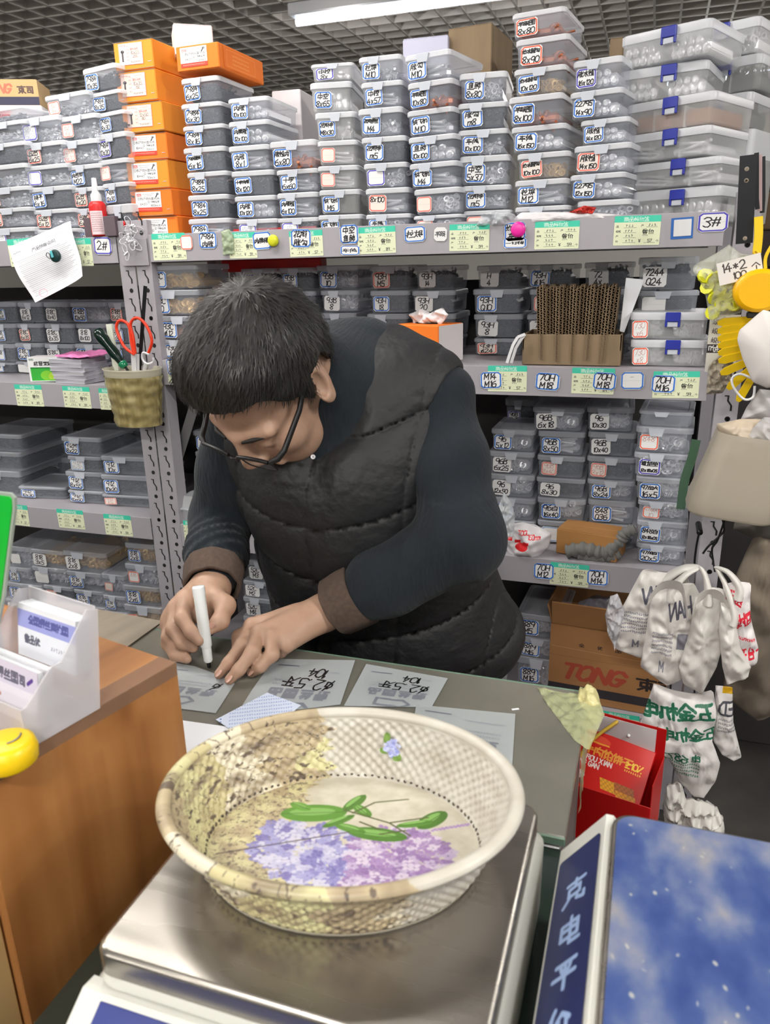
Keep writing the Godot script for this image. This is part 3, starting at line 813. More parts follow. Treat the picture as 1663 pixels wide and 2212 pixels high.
func stacks() -> void:
	rng.seed = 5
	var t := 1.614                     # the top deck
	var z := -1.623
	stack("the leftmost top stack", z, -8, t, """-45 48 242 w s -
		-45 52 269 w s -
		-45 53 315 b k 2|4x8
		-42 55 360 b s 62|8x8
		-38 58 408 r s 360|5x20
		-32 62 452 r s 360|6x16
		-25 70 494 p s ~62B|""")
	stack("the second top stack from left", z, -8, t, """38 125 257 p s ~62x2|6x25
		47 135 311 r s 62B|6x25
		49 143 360 p s ~|
		58 150 406 b k 抹平|6x16
		68 158 454 r s 62B|6x12
		70 162 497 b s 62B|""")
	stack("the third top stack from left", z, -8, t, """92 188 208 r s ~62|8x
		122 207 254 r s ~62|6x
		126 209 306 r s ~623x16|6x32
		142 214 358 b k 内丝加|M22
		150 218 406 r s 62B|4x20
		158 222 451 r s 62B|6x12
		164 226 495 b s 62B|""")
	stack("the stack left of the orange cartons", z, -15, t, """174 248 150 b k 7984|10x35
		190 258 203 b k 7984|8x35
		205 266 246 b k 7984|8x30
		202 270 292 p k 7984|10x20
		208 272 347 r l ~62|
		217 276 397 b k 7984|12x30
		225 282 443 b k 7984|10x35""")
	stack("the stack right of the orange cartons", z, -1.5, t, """387 472 170 b k 7984|6x25
		387 476 225 b k 7984|6x30
		391 481 273 b k 7984|8x16
		392 483 320 b k 7984薄头|6x16
		400 488 373 b k 7984|8x25
		402 490 422 b k 7984|8x25
		403 493 473 b l 7984|6x35""")
	stack("the stack third right of the cartons", z, 0, t, """489 579 213 b b 内胀|10x100
		490 579 263 b b 内膨胀|12x100
		490 578 316 b l 内胀|8x1
		496 589 370 b k 十字内胀|8x120
		503 592 424 b b 内胀|10x120
		506 598 474 p l ~内胀|""", 0.155)
	stack("the low stack behind the yellow magnet", z, 0, t, """579 680 306 b c 胀栓内|6x80
		594 684 367 b l 十字|6x60
		595 684 417 b l 内胀栓|6x100
		597 686 471 p k ~内|""")
	stack("the stack behind the 中空 lip sticker", z, 9, t, """669 765 138 p b 中控|8x
		667 760 178 b b 中空|8x65
		678 768 243 b s 花瓣牵|M8x30
		683 773 304 r l ~|
		684 776 358 r l ~|
		687 778 410 b k 铁飞机|M6
		685 783 464 b k 铁飞机|M4""", 0.155, "milky_plastic")
	stack("the stack left of the lavender carton", z, 2, t, """772 867 123 b s 拉爆|M10
		777 870 178 b l 中控|4x57
		771 868 235 b s 花瓣螺丝|M4
		778 876 297 b k 花瓣牵|m5
		783 879 353 p n ~|
		787 883 407 r l 8x100|
		788 887 463 b n 车修|""")
	stack("the stack under the lavender carton", z, -13, t, """871 972 120 b l 胀勾|M10
		877 976 180 b c 羊眼圈|10x80
		876 978 240 b l 铁飞机|M10
		879 982 297 b b 鱼鳞|10x100
		881 984 354 b l 铁飞机|M4
		891 990 409 r n ~|
		890 994 466 r n ~|""")
	stack("the stack under the brown carton", z, 4, t, """991 1097 158 b n 鱼鳞|8x80
		988 1099 223 b k 胀勾|m8
		988 1099 281 b s 车修|10x100
		992 1103 337 b n 中空|5x37
		997 1104 401 b s 花瓣牵|m5
		1000 1106 455 r k ~|""")
	stack("the tall stack behind the pink magnet", z, -8, t, """1104 1222 29 o c 羊眼圈|8x80
		1112 1230 86 o c 热水器勾|8x90
		1108 1223 150 b g 热水器勾|10x120
		1097 1216 210 b c 羊眼圈|8x100
		1102 1222 275 b b 车修|16x150
		1115 1230 332 r g 热水器勾|10x100
		1110 1225 390 b l 拉爆|M12
		1110 1227 447 b k ~|""")
	stack("the stack left of the latch boxes", z, -12, t, """1236 1345 132 p b 胀水栓|16x120
		1229 1345 200 b b 22795|14x90
		1252 1360 260 b b 胀栓|14x120
		1238 1362 316 r b 胀栓|14x150
		1229 1350 378 b b 22795|12x150
		1245 1362 434 b n -""")
	# second shelves
	t = 1.281
	z = -1.76
	stack("the first dim stack behind the cold-remedy packet", z, -2, t, """-20 30 652 b k 818|4x8
		-20 30 698 b k 818|4x6
		-20 30 742 b k 818|
		-20 30 782 b k 818|""")
	stack("the second dim stack behind the cold-remedy packet", z, -2, t, """33 86 652 w k 818|6x12
		32 88 698 r k 818C|6x35
		28 90 740 b k 818C|6x20
		30 90 780 w k ~|""")
	stack("the third dim stack behind the cold-remedy packet", z, -2, t, """90 146 652 w k 818C|8x40
		92 158 698 w k 818C|8x35
		92 158 742 w k 818C|8x10
		92 158 782 w k ~|""")
	stack("the dim stack behind the grey notebooks", z, -2, t, """147 226 652 b s 818B|10x50
		160 226 698 w k 818|8x100
		157 226 742 b s 818B|6x20
		157 226 782 w k ~|""")
	stack("the dim stack behind the scissors", z, -2, t, """228 290 652 r k 818B|8x25
		230 292 698 b k 818|x80
		230 292 742 b k ~|
		230 292 782 w k ~|""")
	t = 1.347
	stack("the stack right of the left post", -1.625, -1, t, """313 424 572 b g 93C|6
		318 426 626 b g 93C|10
		335 430 682 b c 93C|φ12
		344 436 733 b k 93C|14""")
	z = -1.79
	stack("the first shadowed stack over the man's head", z, 0, t, """517 594 580 b k 93B|
		520 594 628 b k ~|
		520 596 678 b k ~|
		520 596 728 b k ~|""")
	stack("the second shadowed stack over the man's head", z, 0, t, """600 678 578 b k 93B|16
		598 680 628 b k ~|
		600 680 678 b k ~|
		600 680 728 b k ~|""")
	stack("the stack above the man's collar", z, 0, t, """680 772 573 b w 93B|10
		690 774 626 w w 93B|8
		690 768 675 b k 93B|
		690 768 728 b k ~|""")
	stack("the stack above the vest shoulder", z, 0, t, """795 888 573 r k 93H|M5
		797 884 627 b k 93H|18
		790 880 677 b k 93H|
		790 880 730 b k ~|""")
	stack("the stack behind the orange tissue box", z, 0, t, """895 984 573 w k 93H|14
		888 984 627 w k 93H|20
		885 984 677 b k ~|
		885 984 730 b k ~|""")
	stack("the stack left of the cardboard tray", z, 0, t, """1028 1128 573 w k H|4
		1020 1128 624 b k 93H|Q10
		1022 1130 678 w k 93H|8
		1022 1130 730 r k 93H|φ24""")
	stack("the stack behind the cardboard sheets", z, 0, t, """1137 1242 571 b k 93H|φ16
		1143 1244 624 r k ~|
		1137 1244 678 w k 72|
		1137 1244 730 w k ~|""")
	stack("the hidden stack behind the cardboard sheets", z, 0, t, """1262 1370 566 w k 72|4x
		1262 1370 624 w k ~|
		1262 1370 678 w k ~|
		1262 1370 732 w k ~|""")
	stack("the stack behind the yellow washers", -1.72, 0, t, """1380 1512 555 w k 7244|Q24
		1376 1512 628 w k ~|
		1376 1512 678 w k ~|
		1376 1512 732 w k ~|""", 0.05)
	# third shelves
	t = 0.937
	z = -1.66
	stack("the lone place at the lower left", z, 8, t, "36 140 1050 b k 912|10x30")
	stack("the stack right of the lone box", z, 3, t, """128 214 942 b k 912M|8x22
		142 216 984 n k ~912|8x20
		137 219 1017 b k 912|8x55
		143 222 1058 b k 912|8x60""", 0.20)
	stack("the stack beside the left post", z, 3, t, """214 318 984 b k 912|10x
		214 320 1024 b k 912|10x20
		217 324 1067 r k ~912|10x""", 0.20)
	stack("the dark stack at the left edge", z + 0.01, 3, t, """-70 42 935 b k -
		-70 40 972 b k -
		-70 40 1013 b k -
		-72 36 1055 b k -""", 0.24)
	z = -1.85
	stack("the dim rear stack by the left edge", z, 0, t, """90 142 945 w k 912|8x20
		95 148 985 w k 912|8x60
		95 150 1025 w k ~|
		95 150 1060 w k ~|""", 0.12)
	stack("the dim rear stack beside the left post", z, 0, t, """250 310 920 b k 912|x25
		250 310 958 w k ~|
		250 310 996 w k ~|
		250 310 1034 w k ~|""", 0.12)
	t = 0.928
	stack("the stack behind the man's right elbow", -1.70, 0, t, """413 500 930 b k 91C|6
		418 500 975 r k ~91C|
		420 500 1020 w k 91C|
		420 500 1065 w k ~|""")
	z = -1.70
	stack("the stack behind the man's left sleeve", z, 0, t, """1060 1156 925 b w 96|5x12
		1055 1154 973 w w 96B|6x25
		1056 1155 1022 w w 96|12x50
		1062 1156 1072 b w 96B|10x40
		1062 1156 1120 b k ~|""")
	stack("the second stack right of the man", z, 0, t, """1150 1262 878 w w 96B|6x18
		1162 1265 930 b l 96B|8x50
		1160 1264 982 r k ~96B|8x40
		1158 1265 1030 w k 96|8x30
		1160 1266 1073 b w 96白|16x40
		1160 1266 1122 n k ~|""")
	stack("the third stack right of the man", z, 0, t, """1268 1372 878 w w 96|10x30
		1270 1375 932 w k 96B|10x40
		1268 1375 984 r k ~96B|8x12
		1268 1373 1034 b w 96B|8x24
		1270 1375 1078 b l 848|Q36
		1270 1376 1128 n k ~|""")
	stack("the rear row above the shadowed sleeve", -1.84, 0, t, """1090 1160 860 p k 96B|20x75
		1090 1160 925 w k ~|
		1090 1160 985 w k ~|
		1090 1160 1045 w k ~|
		1090 1160 1105 w k ~|""", 0.12)
	stack("the clear stack beside the right post", -1.63, -3, t, """1380 1500 886 w - -
		1374 1500 920 o w ~848|
		1370 1490 976 p n 调整垫|12x18x05
		1374 1490 1028 b w 97加大|16x5
		1378 1492 1080 o n ~97加大|10
		1376 1488 1122 b w 848白|12x18x05
		1374 1484 1172 b w 97加白|20x5""")
	# lowest shelves in sight
	t = 0.567
	z = -1.66
	stack("the bottom stack by the right carton", z, -3, t, """1115 1222 1322 b s 889|M5
		1118 1222 1372 b n 889|M6
		1115 1220 1415 b n 889|M16
		1103 1208 1460 b n 889|M20
		1105 1208 1506 b k ~|
		1105 1208 1552 b k ~|""", 0.18)
	z = -1.65
	stack("the bottom left stack at the frame edge", z, 2, t, """12 64 1178 w s ~|
		10 62 1222 b s 818|5x10
		10 88 1256 b s 818|5x6
		8 90 1292 w k ~|
		8 90 1330 w k ~|
		8 90 1368 w k ~|""", 0.2)
	stack("the second bottom left stack", z, 2, t, """62 136 1184 w g 818|3x5
		65 142 1222 w s ~|
		90 156 1262 r k ~818|
		88 158 1296 w k ~|
		88 160 1334 w k ~|
		88 160 1372 w k ~|""", 0.2)
	stack("the third bottom left stack", z, 2, t, """132 226 1188 w g 818|2x8
		140 220 1232 b s 818|25x8
		156 222 1272 b s 818|25x10
		158 224 1306 w k ~|
		158 226 1344 w k ~|
		158 226 1382 w k ~|""", 0.24)
	stack("the low stack left of the bottom post", z, 2, t, """216 268 1238 r s ~|
		219 272 1284 b s 818|25x6
		220 274 1318 w k ~|
		222 276 1354 w k ~|
		222 276 1392 w k ~|""", 0.2)
	stack("the bottom stack beside the left post", z, 2, t, """266 332 1172 b g 818|2x8
		266 336 1216 o s ~818|
		262 342 1262 b g 818|2x6
		265 348 1304 o g ~818|
		268 350 1346 w k ~|
		268 352 1390 w k ~|""", 0.2)
	stack("the bottom stack between sleeve and vest", -1.66, 0, t, """528 600 1208 w k 52C|M3
		522 598 1252 w k 52C|M2
		522 598 1288 w k 52C|M8
		522 598 1330 w k ~|
		522 598 1372 w k ~|
		522 598 1414 w k ~|""")

# ---------------------------------------------------------------- goods on the shelves
# front rectangle in pixels (left, right, top, bottom) at depth z -> base transform (middle of the base, box of depth d), width, height
func place(x0: float, x1: float, y0: float, y1: float, z: float, yaw_deg: float, d: float) -> Dictionary:
	var yaw := deg_to_rad(yaw_deg)
	var pl := at_z(x0, (y0 + y1) / 2, z)
	var rr := ray(x1, (y0 + y1) / 2)
	var k := rr.x / rr.z
	var w := (k * pl.z - pl.x) / (cos(yaw) + k * sin(yaw))
	var top := at_z(x0, y0, z).y
	var bot := at_z(x0, y1, z).y
	var bs := Basis(Vector3.UP, yaw)
	return {"xf": Transform3D(bs, Vector3(pl.x, bot, z) + bs * Vector3(w / 2, 0, -d / 2)), "w": w, "h": top - bot, "d": d}
func put(called: String, label: String, category: String, q: Dictionary, group := "") -> Node3D:
	var o := thing(called, label, category, q.xf.origin, 0.0, group)
	o.transform = q.xf
	return o
# a print lying on a face of a carton: fractions of the front (side 0) or of the right side (side 1)
func print_on(o: Node3D, q: Dictionary, called: String, m: Material, x: float, y: float, w: float, h: float, side := 0, roll := 0.0, proud := 0.0008) -> MeshInstance3D:
	var fw: float = q.w if side == 0 or side == 2 else q.d
	var fh: float = q.h if side != 2 else q.d
	var t := tag_mesh(fw * w, fh * h, Rect2(0, 0, 1, 1), 0.02)
	var at := Transform3D(Basis(Vector3(0, 0, 1), roll), Vector3(fw * (x - 0.5), fh * y, q.d / 2 + proud))
	if side == 1: at = Transform3D(Basis(Vector3.UP, PI / 2), Vector3(q.w / 2 + proud, fh * y, -q.d * (x - 0.5))) * Transform3D(Basis(Vector3(0, 0, 1), roll), Vector3.ZERO)
	if side == 2: at = Transform3D(Basis(Vector3.RIGHT, -PI / 2), Vector3(fw * (x - 0.5), q.h + proud, q.d * (0.5 - y))) * Transform3D(Basis(Vector3(0, 0, 1), roll), Vector3.ZERO)
	return part(called, t, m, o, at)
func carton(called: String, label: String, category: String, q: Dictionary, m: Material, flaps := true, group := "") -> Node3D:
	var o := put(called, label, category, q, group)
	var b := MB.new()
	b.box(xf(Vector3(0, q.h / 2, 0)), Vector3(q.w, q.h, q.d), 0.0018)
	part("carton_body", b, m, o)
	if flaps:
		var f := MB.new()
		f.box(xf(Vector3(0, q.h + 0.0004, -q.d * 0.252)), Vector3(q.w - 0.003, 0.0016, q.d * 0.49), 0.0005)
		f.box(xf(Vector3(0, q.h + 0.0004, q.d * 0.248)), Vector3(q.w - 0.003, 0.0016, q.d * 0.49), 0.0005)
		part("top_flap", f, m, o)
	return o
# a soft thing from an outline: bulges to both sides, with folds
func puff(poly: PackedVector2Array, thick: float, folds := 0.004, freq := 30.0, seed_ := 1, back := 0.6) -> MB:
	var b := MB.new()
	var nz := FastNoiseLite.new()
	nz.seed = seed_; nz.frequency = freq; nz.fractal_octaves = 2
	var pts := PackedVector2Array()
	var total := 0.0
	for k in poly.size(): total += poly[k].distance_to(poly[(k + 1) % poly.size()])
	var n := 72
	var seg := 0
	var acc := 0.0
	for k in n:
		var want := total * k / n
		while seg < poly.size() - 1 and acc + poly[seg].distance_to(poly[(seg + 1) % poly.size()]) < want:
			acc += poly[seg].distance_to(poly[(seg + 1) % poly.size()])
			seg += 1
		var a := poly[seg]
		var c := poly[(seg + 1) % poly.size()]
		pts.append(a.lerp(c, clampf((want - acc) / maxf(a.distance_to(c), 1e-6), 0, 1)))
	var mn := pts[0]
	var mx := pts[0]
	var ctr := Vector2.ZERO
	for p in pts:
		mn = mn.min(p); mx = mx.max(p); ctr += p / n
	var rows := 14
	for sd: float in [1.0, -1.0]:
		var grid := []
		for r in rows + 1:
			var s := sin(PI / 2 * r / rows)
			var line := PackedVector3Array()
			for p in pts:
				var q := ctr.lerp(p, s)
				var z := thick * pow(maxf(0.0, 1.0 - s * s), 0.6) * (1.0 if sd > 0 else back) + nz.get_noise_2d(q.x, q.y) * folds * (1.0 if s < 0.99 else 0.3) * sd
				line.append(Vector3(q.x, q.y, z * sd))
			grid.append(line)
		var base := b.v.size()
		for r in rows + 1:
			for k in n:
				var du: Vector3 = grid[r][(k + 1) % n] - grid[r][(k + n - 1) % n]
				var dv: Vector3 = grid[mini(r + 1, rows)][k] - grid[maxi(r - 1, 0)][k]
				var nn := du.cross(dv).normalized()
				if nn.z * sd < 0.0: nn = -nn
				if r == 0: nn = Vector3(0, 0, sd)
				var g: Vector3 = grid[r][k]
				b.vert(g, nn, Vector2((g.x - mn.x) / (mx.x - mn.x), 1.0 - (g.y - mn.y) / (mx.y - mn.y)))
		for r in rows:
			for k in n:
				b.quad4(base + r * n + k, base + r * n + (k + 1) % n, base + (r + 1) * n + (k + 1) % n, base + (r + 1) * n + k)
	return b
# outline given in pixels at depth z, local to its own middle
func outline(z: float, px: Array) -> Dictionary:
	var ws := []
	var c := Vector3.ZERO
	for k in range(0, px.size(), 2):
		var p := at_z(px[k], px[k + 1], z)
		ws.append(p)
		c += p
	c /= ws.size()
	var out := PackedVector2Array()
	for p: Vector3 in ws: out.append(Vector2(p.x - c.x, p.y - c.y))
	return {"at": xf(c), "poly": out}
func rib(b: MB, pts: Array, w: float, th: float) -> void:     # a flat strip, broad side facing forward
	for k in pts.size() - 1:
		var a: Vector3 = pts[k]
		var c: Vector3 = pts[k + 1]
		var d := (c - a).normalized()
		var s := d.cross(Vector3(0, 0, 1)).normalized() * w / 2
		var z := Vector3(0, 0, th / 2)
		b.quad(a - s + z, a + s + z, c + s + z, c - s + z, Vector3(0, 0, 1))
		b.quad(a - s - z, a + s - z, c + s - z, c - s - z, Vector3(0, 0, -1))
		b.quad(a - s - z, a - s + z, c - s + z, c - s - z, -s)
		b.quad(a + s - z, a + s + z, c + s + z, c + s - z, s)

func orange_label(kind: int, size: String, count: String) -> Image:
	rng.seed = 70 + kind
	var im: Image
	var d := Color(0.2, 0.2, 0.22)
	if kind == 0:
		im = paper(256, 224, Color(0.93, 0.83, 0.78))
		var p := Color(0.85, 0.35, 0.35)
		frame(im, Rect2(3, 3, 250, 218), p, 1.2, 4)
		scribble(im, 14, 16, 60, 16, p, 1.4)
		for k in 5:
			stroke(im, Vector2(100, 46 + k * 36), Vector2(252, 46 + k * 36), p, 0.8)
			scribble(im, 84, 24 + k * 36, 26, 14, p, 1.2)
		scribble(im, 140, 20, 80, 10, p, 1.0)
		ink(im, "薄头内丝", 124, 54, 20, p, 1.3)
		ink(im, size, 128, 88, 28, d, 1.5)
		ink(im, count, 150, 126, 24, d, 1.4)
		scribble(im, 126, 190, 90, 16, d, 1.2)
		disc(im, Vector2(40, 86), 19, 17, Color(0.16, 0.15, 0.18))
		disc(im, Vector2(43, 80), 8, 6, Color(0.5, 0.47, 0.5))
		for y in range(96, 190): im.fill_rect(Rect2i(31 + (y / 4) % 2, y, 18, 1), Color(0.20, 0.18, 0.2) if (y / 4) % 2 == 0 else Color(0.32, 0.3, 0.32))
	else:
		im = paper(256, 224, Color(0.93, 0.93, 0.93))
		im.fill_rect(Rect2i(0, 178, 256, 46), Color(0.93, 0.25, 0.18))
		scribble(im, 20, 194, 210, 12, Color(0.97, 0.72, 0.66), 1.2)
		frame(im, Rect2(18, 20, 42, 30), Color(0.85, 0.3, 0.3), 1.6, 2)
		ink(im, "SCR", 22, 26, 17, Color(0.85, 0.3, 0.3), 1.6)
		scribble(im, 74, 22, 110, 9, d, 0.9)
		scribble(im, 86, 42, 80, 8, d, 0.8)
		ink(im, "DIN7984薄头内", 26, 64, 27, d, 1.3)
		ink(im, "12.9级全牙", 118, 104, 22, d, 1.2)
		ink(im, size, 44, 126, 24, d, 1.2)
		ink(im, count, 150, 146, 22, d, 1.1)
		disc(im, Vector2(226, 26), 13, 10, Color(0.15, 0.14, 0.16), 0.5)
		disc(im, Vector2(228, 26), 6, 4, Color(0.75, 0.74, 0.76), 0.5)
		for k in 30: stroke(im, Vector2(220, 34), Vector2(206, 64), Color(0.18, 0.17, 0.2), 5.0)
	return im

func latch_box(q: Dictionary, label: String, content: String, latch_px: float, sticker := "") -> void:
	var o := put("latch_box", label, "box", q, "clear boxes with latches")
	var w: float = q.w
	var h: float = q.h
	var d: float = q.d
	var r := 0.012
	var b := MB.new()
	b.loft([ring_at(w - 0.012, d - 0.012, r, 0.0004), ring_at(w - 0.006, d - 0.006, r, 0.003), ring_at(w - 0.004, d - 0.004, r, h * 0.72)], true, true, false, false)
	part("box_body", b, M.milky_plastic, o)
	var l := MB.new()
	l.loft([ring_at(w - 0.001, d - 0.001, r, h * 0.70), ring_at(w, d, r, h * 0.72), ring_at(w, d, r, h - 0.003), ring_at(w - 0.005, d - 0.005, r, h - 0.001), ring_at(w - 0.02, d - 0.02, r, h - 0.001)], true, false, true, false)
	part("box_lid", l, M.lid_plastic, o)
	var dv := MB.new()
	for s: float in [-0.18, 0.16]: dv.box(xf(Vector3(w * s, h * 0.36, 0)), Vector3(0.0016, h * 0.66, d - 0.016), 0.0)
	part("divider", dv, M.milky_plastic, o)
	var la := MB.new()
	var lw := 0.028
	la.box(xf(Vector3(0, 0.004, 0.001)), Vector3(lw, 0.018, 0.006), 0.0012)
	la.box(xf(Vector3(-lw / 2 + 0.002, -0.008, 0.001)), Vector3(0.004, 0.014, 0.005), 0.001)
	la.box(xf(Vector3(lw / 2 - 0.002, -0.008, 0.001)), Vector3(0.004, 0.014, 0.005), 0.001)
	part("latch", la, M.blue_plastic, o, xf(Vector3(w * latch_px, h * 0.74, d / 2 + 0.003)))
	var tn := MB.new()
	tn.box(xf(), Vector3(lw - 0.008, 0.010, 0.004), 0.001)
	part("latch_tongue", tn, M.latch_plastic, o, xf(Vector3(w * latch_px, h * 0.74 - 0.010, d / 2 + 0.003)))
	if sticker != "": part("tag", tag_mesh(0.030, 0.034, tag_cell(sticker, "o")), M.tags, o, xf(Vector3(-w * 0.36, h * 0.36, d / 2 - 0.0008), 0, 0, 0.04))
	if HEAP_NAME.has(content):
		var hn: Array = HEAP_NAME[content]
		for k in 2:
			var s := part(numbered(hn[0]), heap(content, k), M[hn[2]], self, q.xf * Transform3D(Basis.from_scale(Vector3(w * 0.42 / 0.09, h * 0.6 / 0.036, (d - 0.04) / 0.12)), Vector3(w * (-0.26 if k == 0 else 0.26), 0.004, d / 2 - 0.009)))
			tag(s, "%s in the %s half of the %s" % [hn[1], ["left", "right"][k], label.replace("clear ", "")], hn[3], "", "stuff")

func shelf_goods() -> void:
	rng.seed = 21
	var orange := mat("orange_card", Color(0.93, 0.47, 0.10), 0.7)
	var amber := mat("amber_card", Color(0.92, 0.56, 0.14), 0.7)
	var la := tex_mat("carton_label", orange_label(0, "10x25", "200"), 0.6)
	var lb := tex_mat("carton_label", orange_label(0, "10x35", "150"), 0.6)
	var lc := tex_mat("carton_label", orange_label(0, "12x50", "80"), 0.6)
	var ld := tex_mat("carton_label", orange_label(1, "16*40", "50pcs"), 0.6)
	var le := tex_mat("carton_label", orange_label(1, "6*20", "800pcs"), 0.6)
	var lf := tex_mat("carton_label", orange_label(1, "8*20", "650pcs"), 0.6)
	var rows := [[247, 331, 93, 157, la, "topmost orange carton of the leaning stack, label 10x25"], [252, 338, 158, 226, lb, "orange carton second from the stack's top, pink label 10x35"], [265, 352, 227, 291, lc, "amber carton third from the stack's top, pink label 12x50"],
		[274, 361, 292, 350, ld, "orange carton labelled 16*40 with a red strip, fourth in the stack"], [275, 364, 351, 412, ld, "amber carton fifth in the stack, white label with red strip"], [283, 372, 413, 470, le, "orange carton labelled 6*20, second from the bottom of its stack"], [299, 384, 470, 512, le, "bottom orange carton of the leaning stack behind the lip"]]
	for k in rows.size():
		var r: Array = rows[k]
		var q := place(r[0], r[1], r[2], r[3], -1.622, -1.5 - (k % 3) * 1.2, 0.17)
		if k == 6:
			q.h += q.xf.origin.y - 1.614
			q.xf.origin.y = 1.614
		var o := carton("screw_carton", r[5], "carton", q, amber if k in [0, 1, 2, 4] else orange, false, "orange screw cartons")
		var f := MB.new()
		f.box(xf(), Vector3(q.w + 0.001, 0.001, 0.001), 0.0)
		for e in 2: part("seam", f, M.grey_board, o, xf(Vector3(0, q.h * (0.04 if e == 0 else 0.985), q.d / 2)))
		var st := MB.new()
		st.box(xf(Vector3(-q.w * 0.38, q.h * 0.14, q.d / 2)), Vector3(0.009, 0.0012, 0.0012), 0.0)
		st.box(xf(Vector3(q.w * 0.40, q.h * 0.24, q.d / 2)), Vector3(0.009, 0.0012, 0.0012), 0.0)
		part("staple", st, M.zinc, o)
		print_on(o, q, "carton_label", r[4], 0.44, 0.56, 0.62, 0.74, 0, -0.02)
	var q := place(381, 473, 102, 157, -1.615, -2, 0.19)
	var o := carton("screw_carton", "orange carton labelled 8*20 lying on the black screw stack", "carton", q, orange, false, "orange screw cartons")
	print_on(o, q, "carton_label", lf, 0.42, 0.54, 0.63, 0.78)
	var pi := paper(256, 96, Color(0.93, 0.47, 0.10))
	for k in 3: scribble(pi, 60, 24 + k * 20, 110, 8, Color(0.97, 0.66, 0.40), 0.8)
	frame(pi, Rect2(20, 8, 200, 78), Color(0.97, 0.62, 0.36), 0.8, 2)
	print_on(o, q, "side_print", tex_mat("side_print", pi, 0.7), 0.5, 0.5, 0.8, 0.8, 1)
	# white cartons up there
	var white := mat("white_card", Color(0.84, 0.82, 0.83), 0.7)
	var mi := paper(128, 96, Color(0.84, 0.82, 0.83))
	for k in 3: stroke(mi, Vector2(30 + k * 16, 66), Vector2(44 + k * 16, 26), Color(0.85, 0.2, 0.15), 6)
	stroke(mi, Vector2(44, 26), Vector2(92, 66), Color(0.85, 0.2, 0.15), 5)
	scribble(mi, 20, 80, 90, 5, Color(0.5, 0.45, 0.45), 0.8)
	var em := tex_mat("emblem_print", mi, 0.7)
	q = {"xf": Transform3D(Basis(Vector3.UP, 0.62), Vector3(-1.035, 2.0065, -1.735)), "w": 0.085, "h": 0.060, "d": 0.085}
	o = carton("white_carton", "white carton turned askew on top of the orange 8*20 carton", "carton", q, white, true)
	print_on(o, q, "emblem", em, 0.5, 0.5, 0.6, 0.8, 1)
	q = place(-4, 92, 178, 214, -1.74, 22, 0.16)
	var kraft := mat("pale_kraft", Color(0.74, 0.62, 0.44), 0.8)
	var ti := paper(256, 110, Color(0.74, 0.62, 0.44))
	ti.fill_rect(Rect2i(0, 74, 256, 36), Color(0.22, 0.22, 0.30))
	ink(ti, "TONG", 46, 20, 36, Color(0.80, 0.42, 0.34), 4.5, 0.25)
	ink(ti, "東司", 176, 28, 30, Color(0.35, 0.28, 0.26), 3.0)
	var tong := tex_mat("carton_print", ti, 0.8)
	q = place(15, 97, 166, 216, -1.68, 26, 0.14)
	q.xf = Transform3D(Basis(Vector3.UP, 0.45), at_z(30, 214, -1.72))
	q.w = 0.15; q.h = 0.055; q.d = 0.11
	q.xf.origin.y = 1.943
	o = carton("small_carton", "kraft carton with a dark stripe and red lettering, topmost at the upper left", "carton", q, kraft, true)
	print_on(o, q, "front_print", tong, 0.5, 0.5, 1.0, 1.0, 0)
	q.xf.origin -= Vector3(0.0, 0.055, -0.01)
	q.h = 0.052
	q.w = 0.17
	o = carton("white_carton", "white carton with a red emblem under the kraft carton, upper left", "carton", q, white, true)
	print_on(o, q, "emblem", em, 0.5, 0.55, 0.5, 0.9, 0)
	q.xf.origin -= Vector3(0.0, 0.157, 0.0)
	q.h = 0.155
	o = carton("white_carton", "pale carton low behind the leftmost top stacks", "carton", q, M.grey_board, true)
	q.xf.origin -= Vector3(0.0, 0.119, 0.0)
	q.h = 0.117
	o = carton("white_carton", "grey carton at the bottom behind the leftmost top stacks", "carton", q, M.grey_board, true)
	# cartons behind the middle stacks, standing on the top deck
	for r: Array in [[870, 968, 86, -1.80, 3, 0.12, "lav", "lavender carton behind the top middle stacks"], [968, 1062, 64, -1.82, -6, 0.16, "brown", "brown cardboard carton with a purple stamp, behind the top middle stacks"], [1316, 1345, 84, -1.95, 0, 0.1, "brown", "small brown carton behind the stack left of the latch boxes"], [588, 650, 198, -1.80, 4, 0.16, "grey", "grey white carton behind the copper hook box"]]:
		q = place(r[0], r[1], r[2], r[2] + 60, r[3], r[4], r[5])
		q.h += q.xf.origin.y - 1.614
		q.xf.origin.y = 1.614
		var low := 0.12
		q.h -= low
		q.xf.origin.y += low
		o = carton("back_carton", r[7], "carton", q, {"lav": mat("lavender_card", Color(0.72, 0.72, 0.80), 0.6), "brown": M.cardboard, "grey": white}[r[6]], true)
		if r[0] == 968:
			var bi := paper(160, 60, Color(0.60, 0.475, 0.34))
			scribble(bi, 14, 16, 130, 26, Color(0.30, 0.25, 0.45), 3.0)
			print_on(o, q, "stamp", tex_mat("stamp_print", bi, 0.85), 0.5, 0.62, 0.5, 0.16, 0, 0.06)
		var q2 := q.duplicate()
		q2.xf = Transform3D(q.xf.basis, q.xf.origin - Vector3(0, low, 0))
		q2.h = low - 0.003
		carton("back_carton", r[7].replace("carton", "under-carton"), "carton", q2, M.cardboard, true)
	# clear boxes with blue latches
	var lt := [[1338, 1532, 79, 153, -24, "b", 0.06], [1335, 1526, 154, 226, -14, "b", 0.08], [1349, 1541, 227, 294, -28, "-", 0.03], [1340, 1530, 295, 356, -28, "l", 0.08], [1360, 1553, 357, 413, -28, "l", 0.06], [1362, 1555, 414, 466, -24, "b", 0.04]]
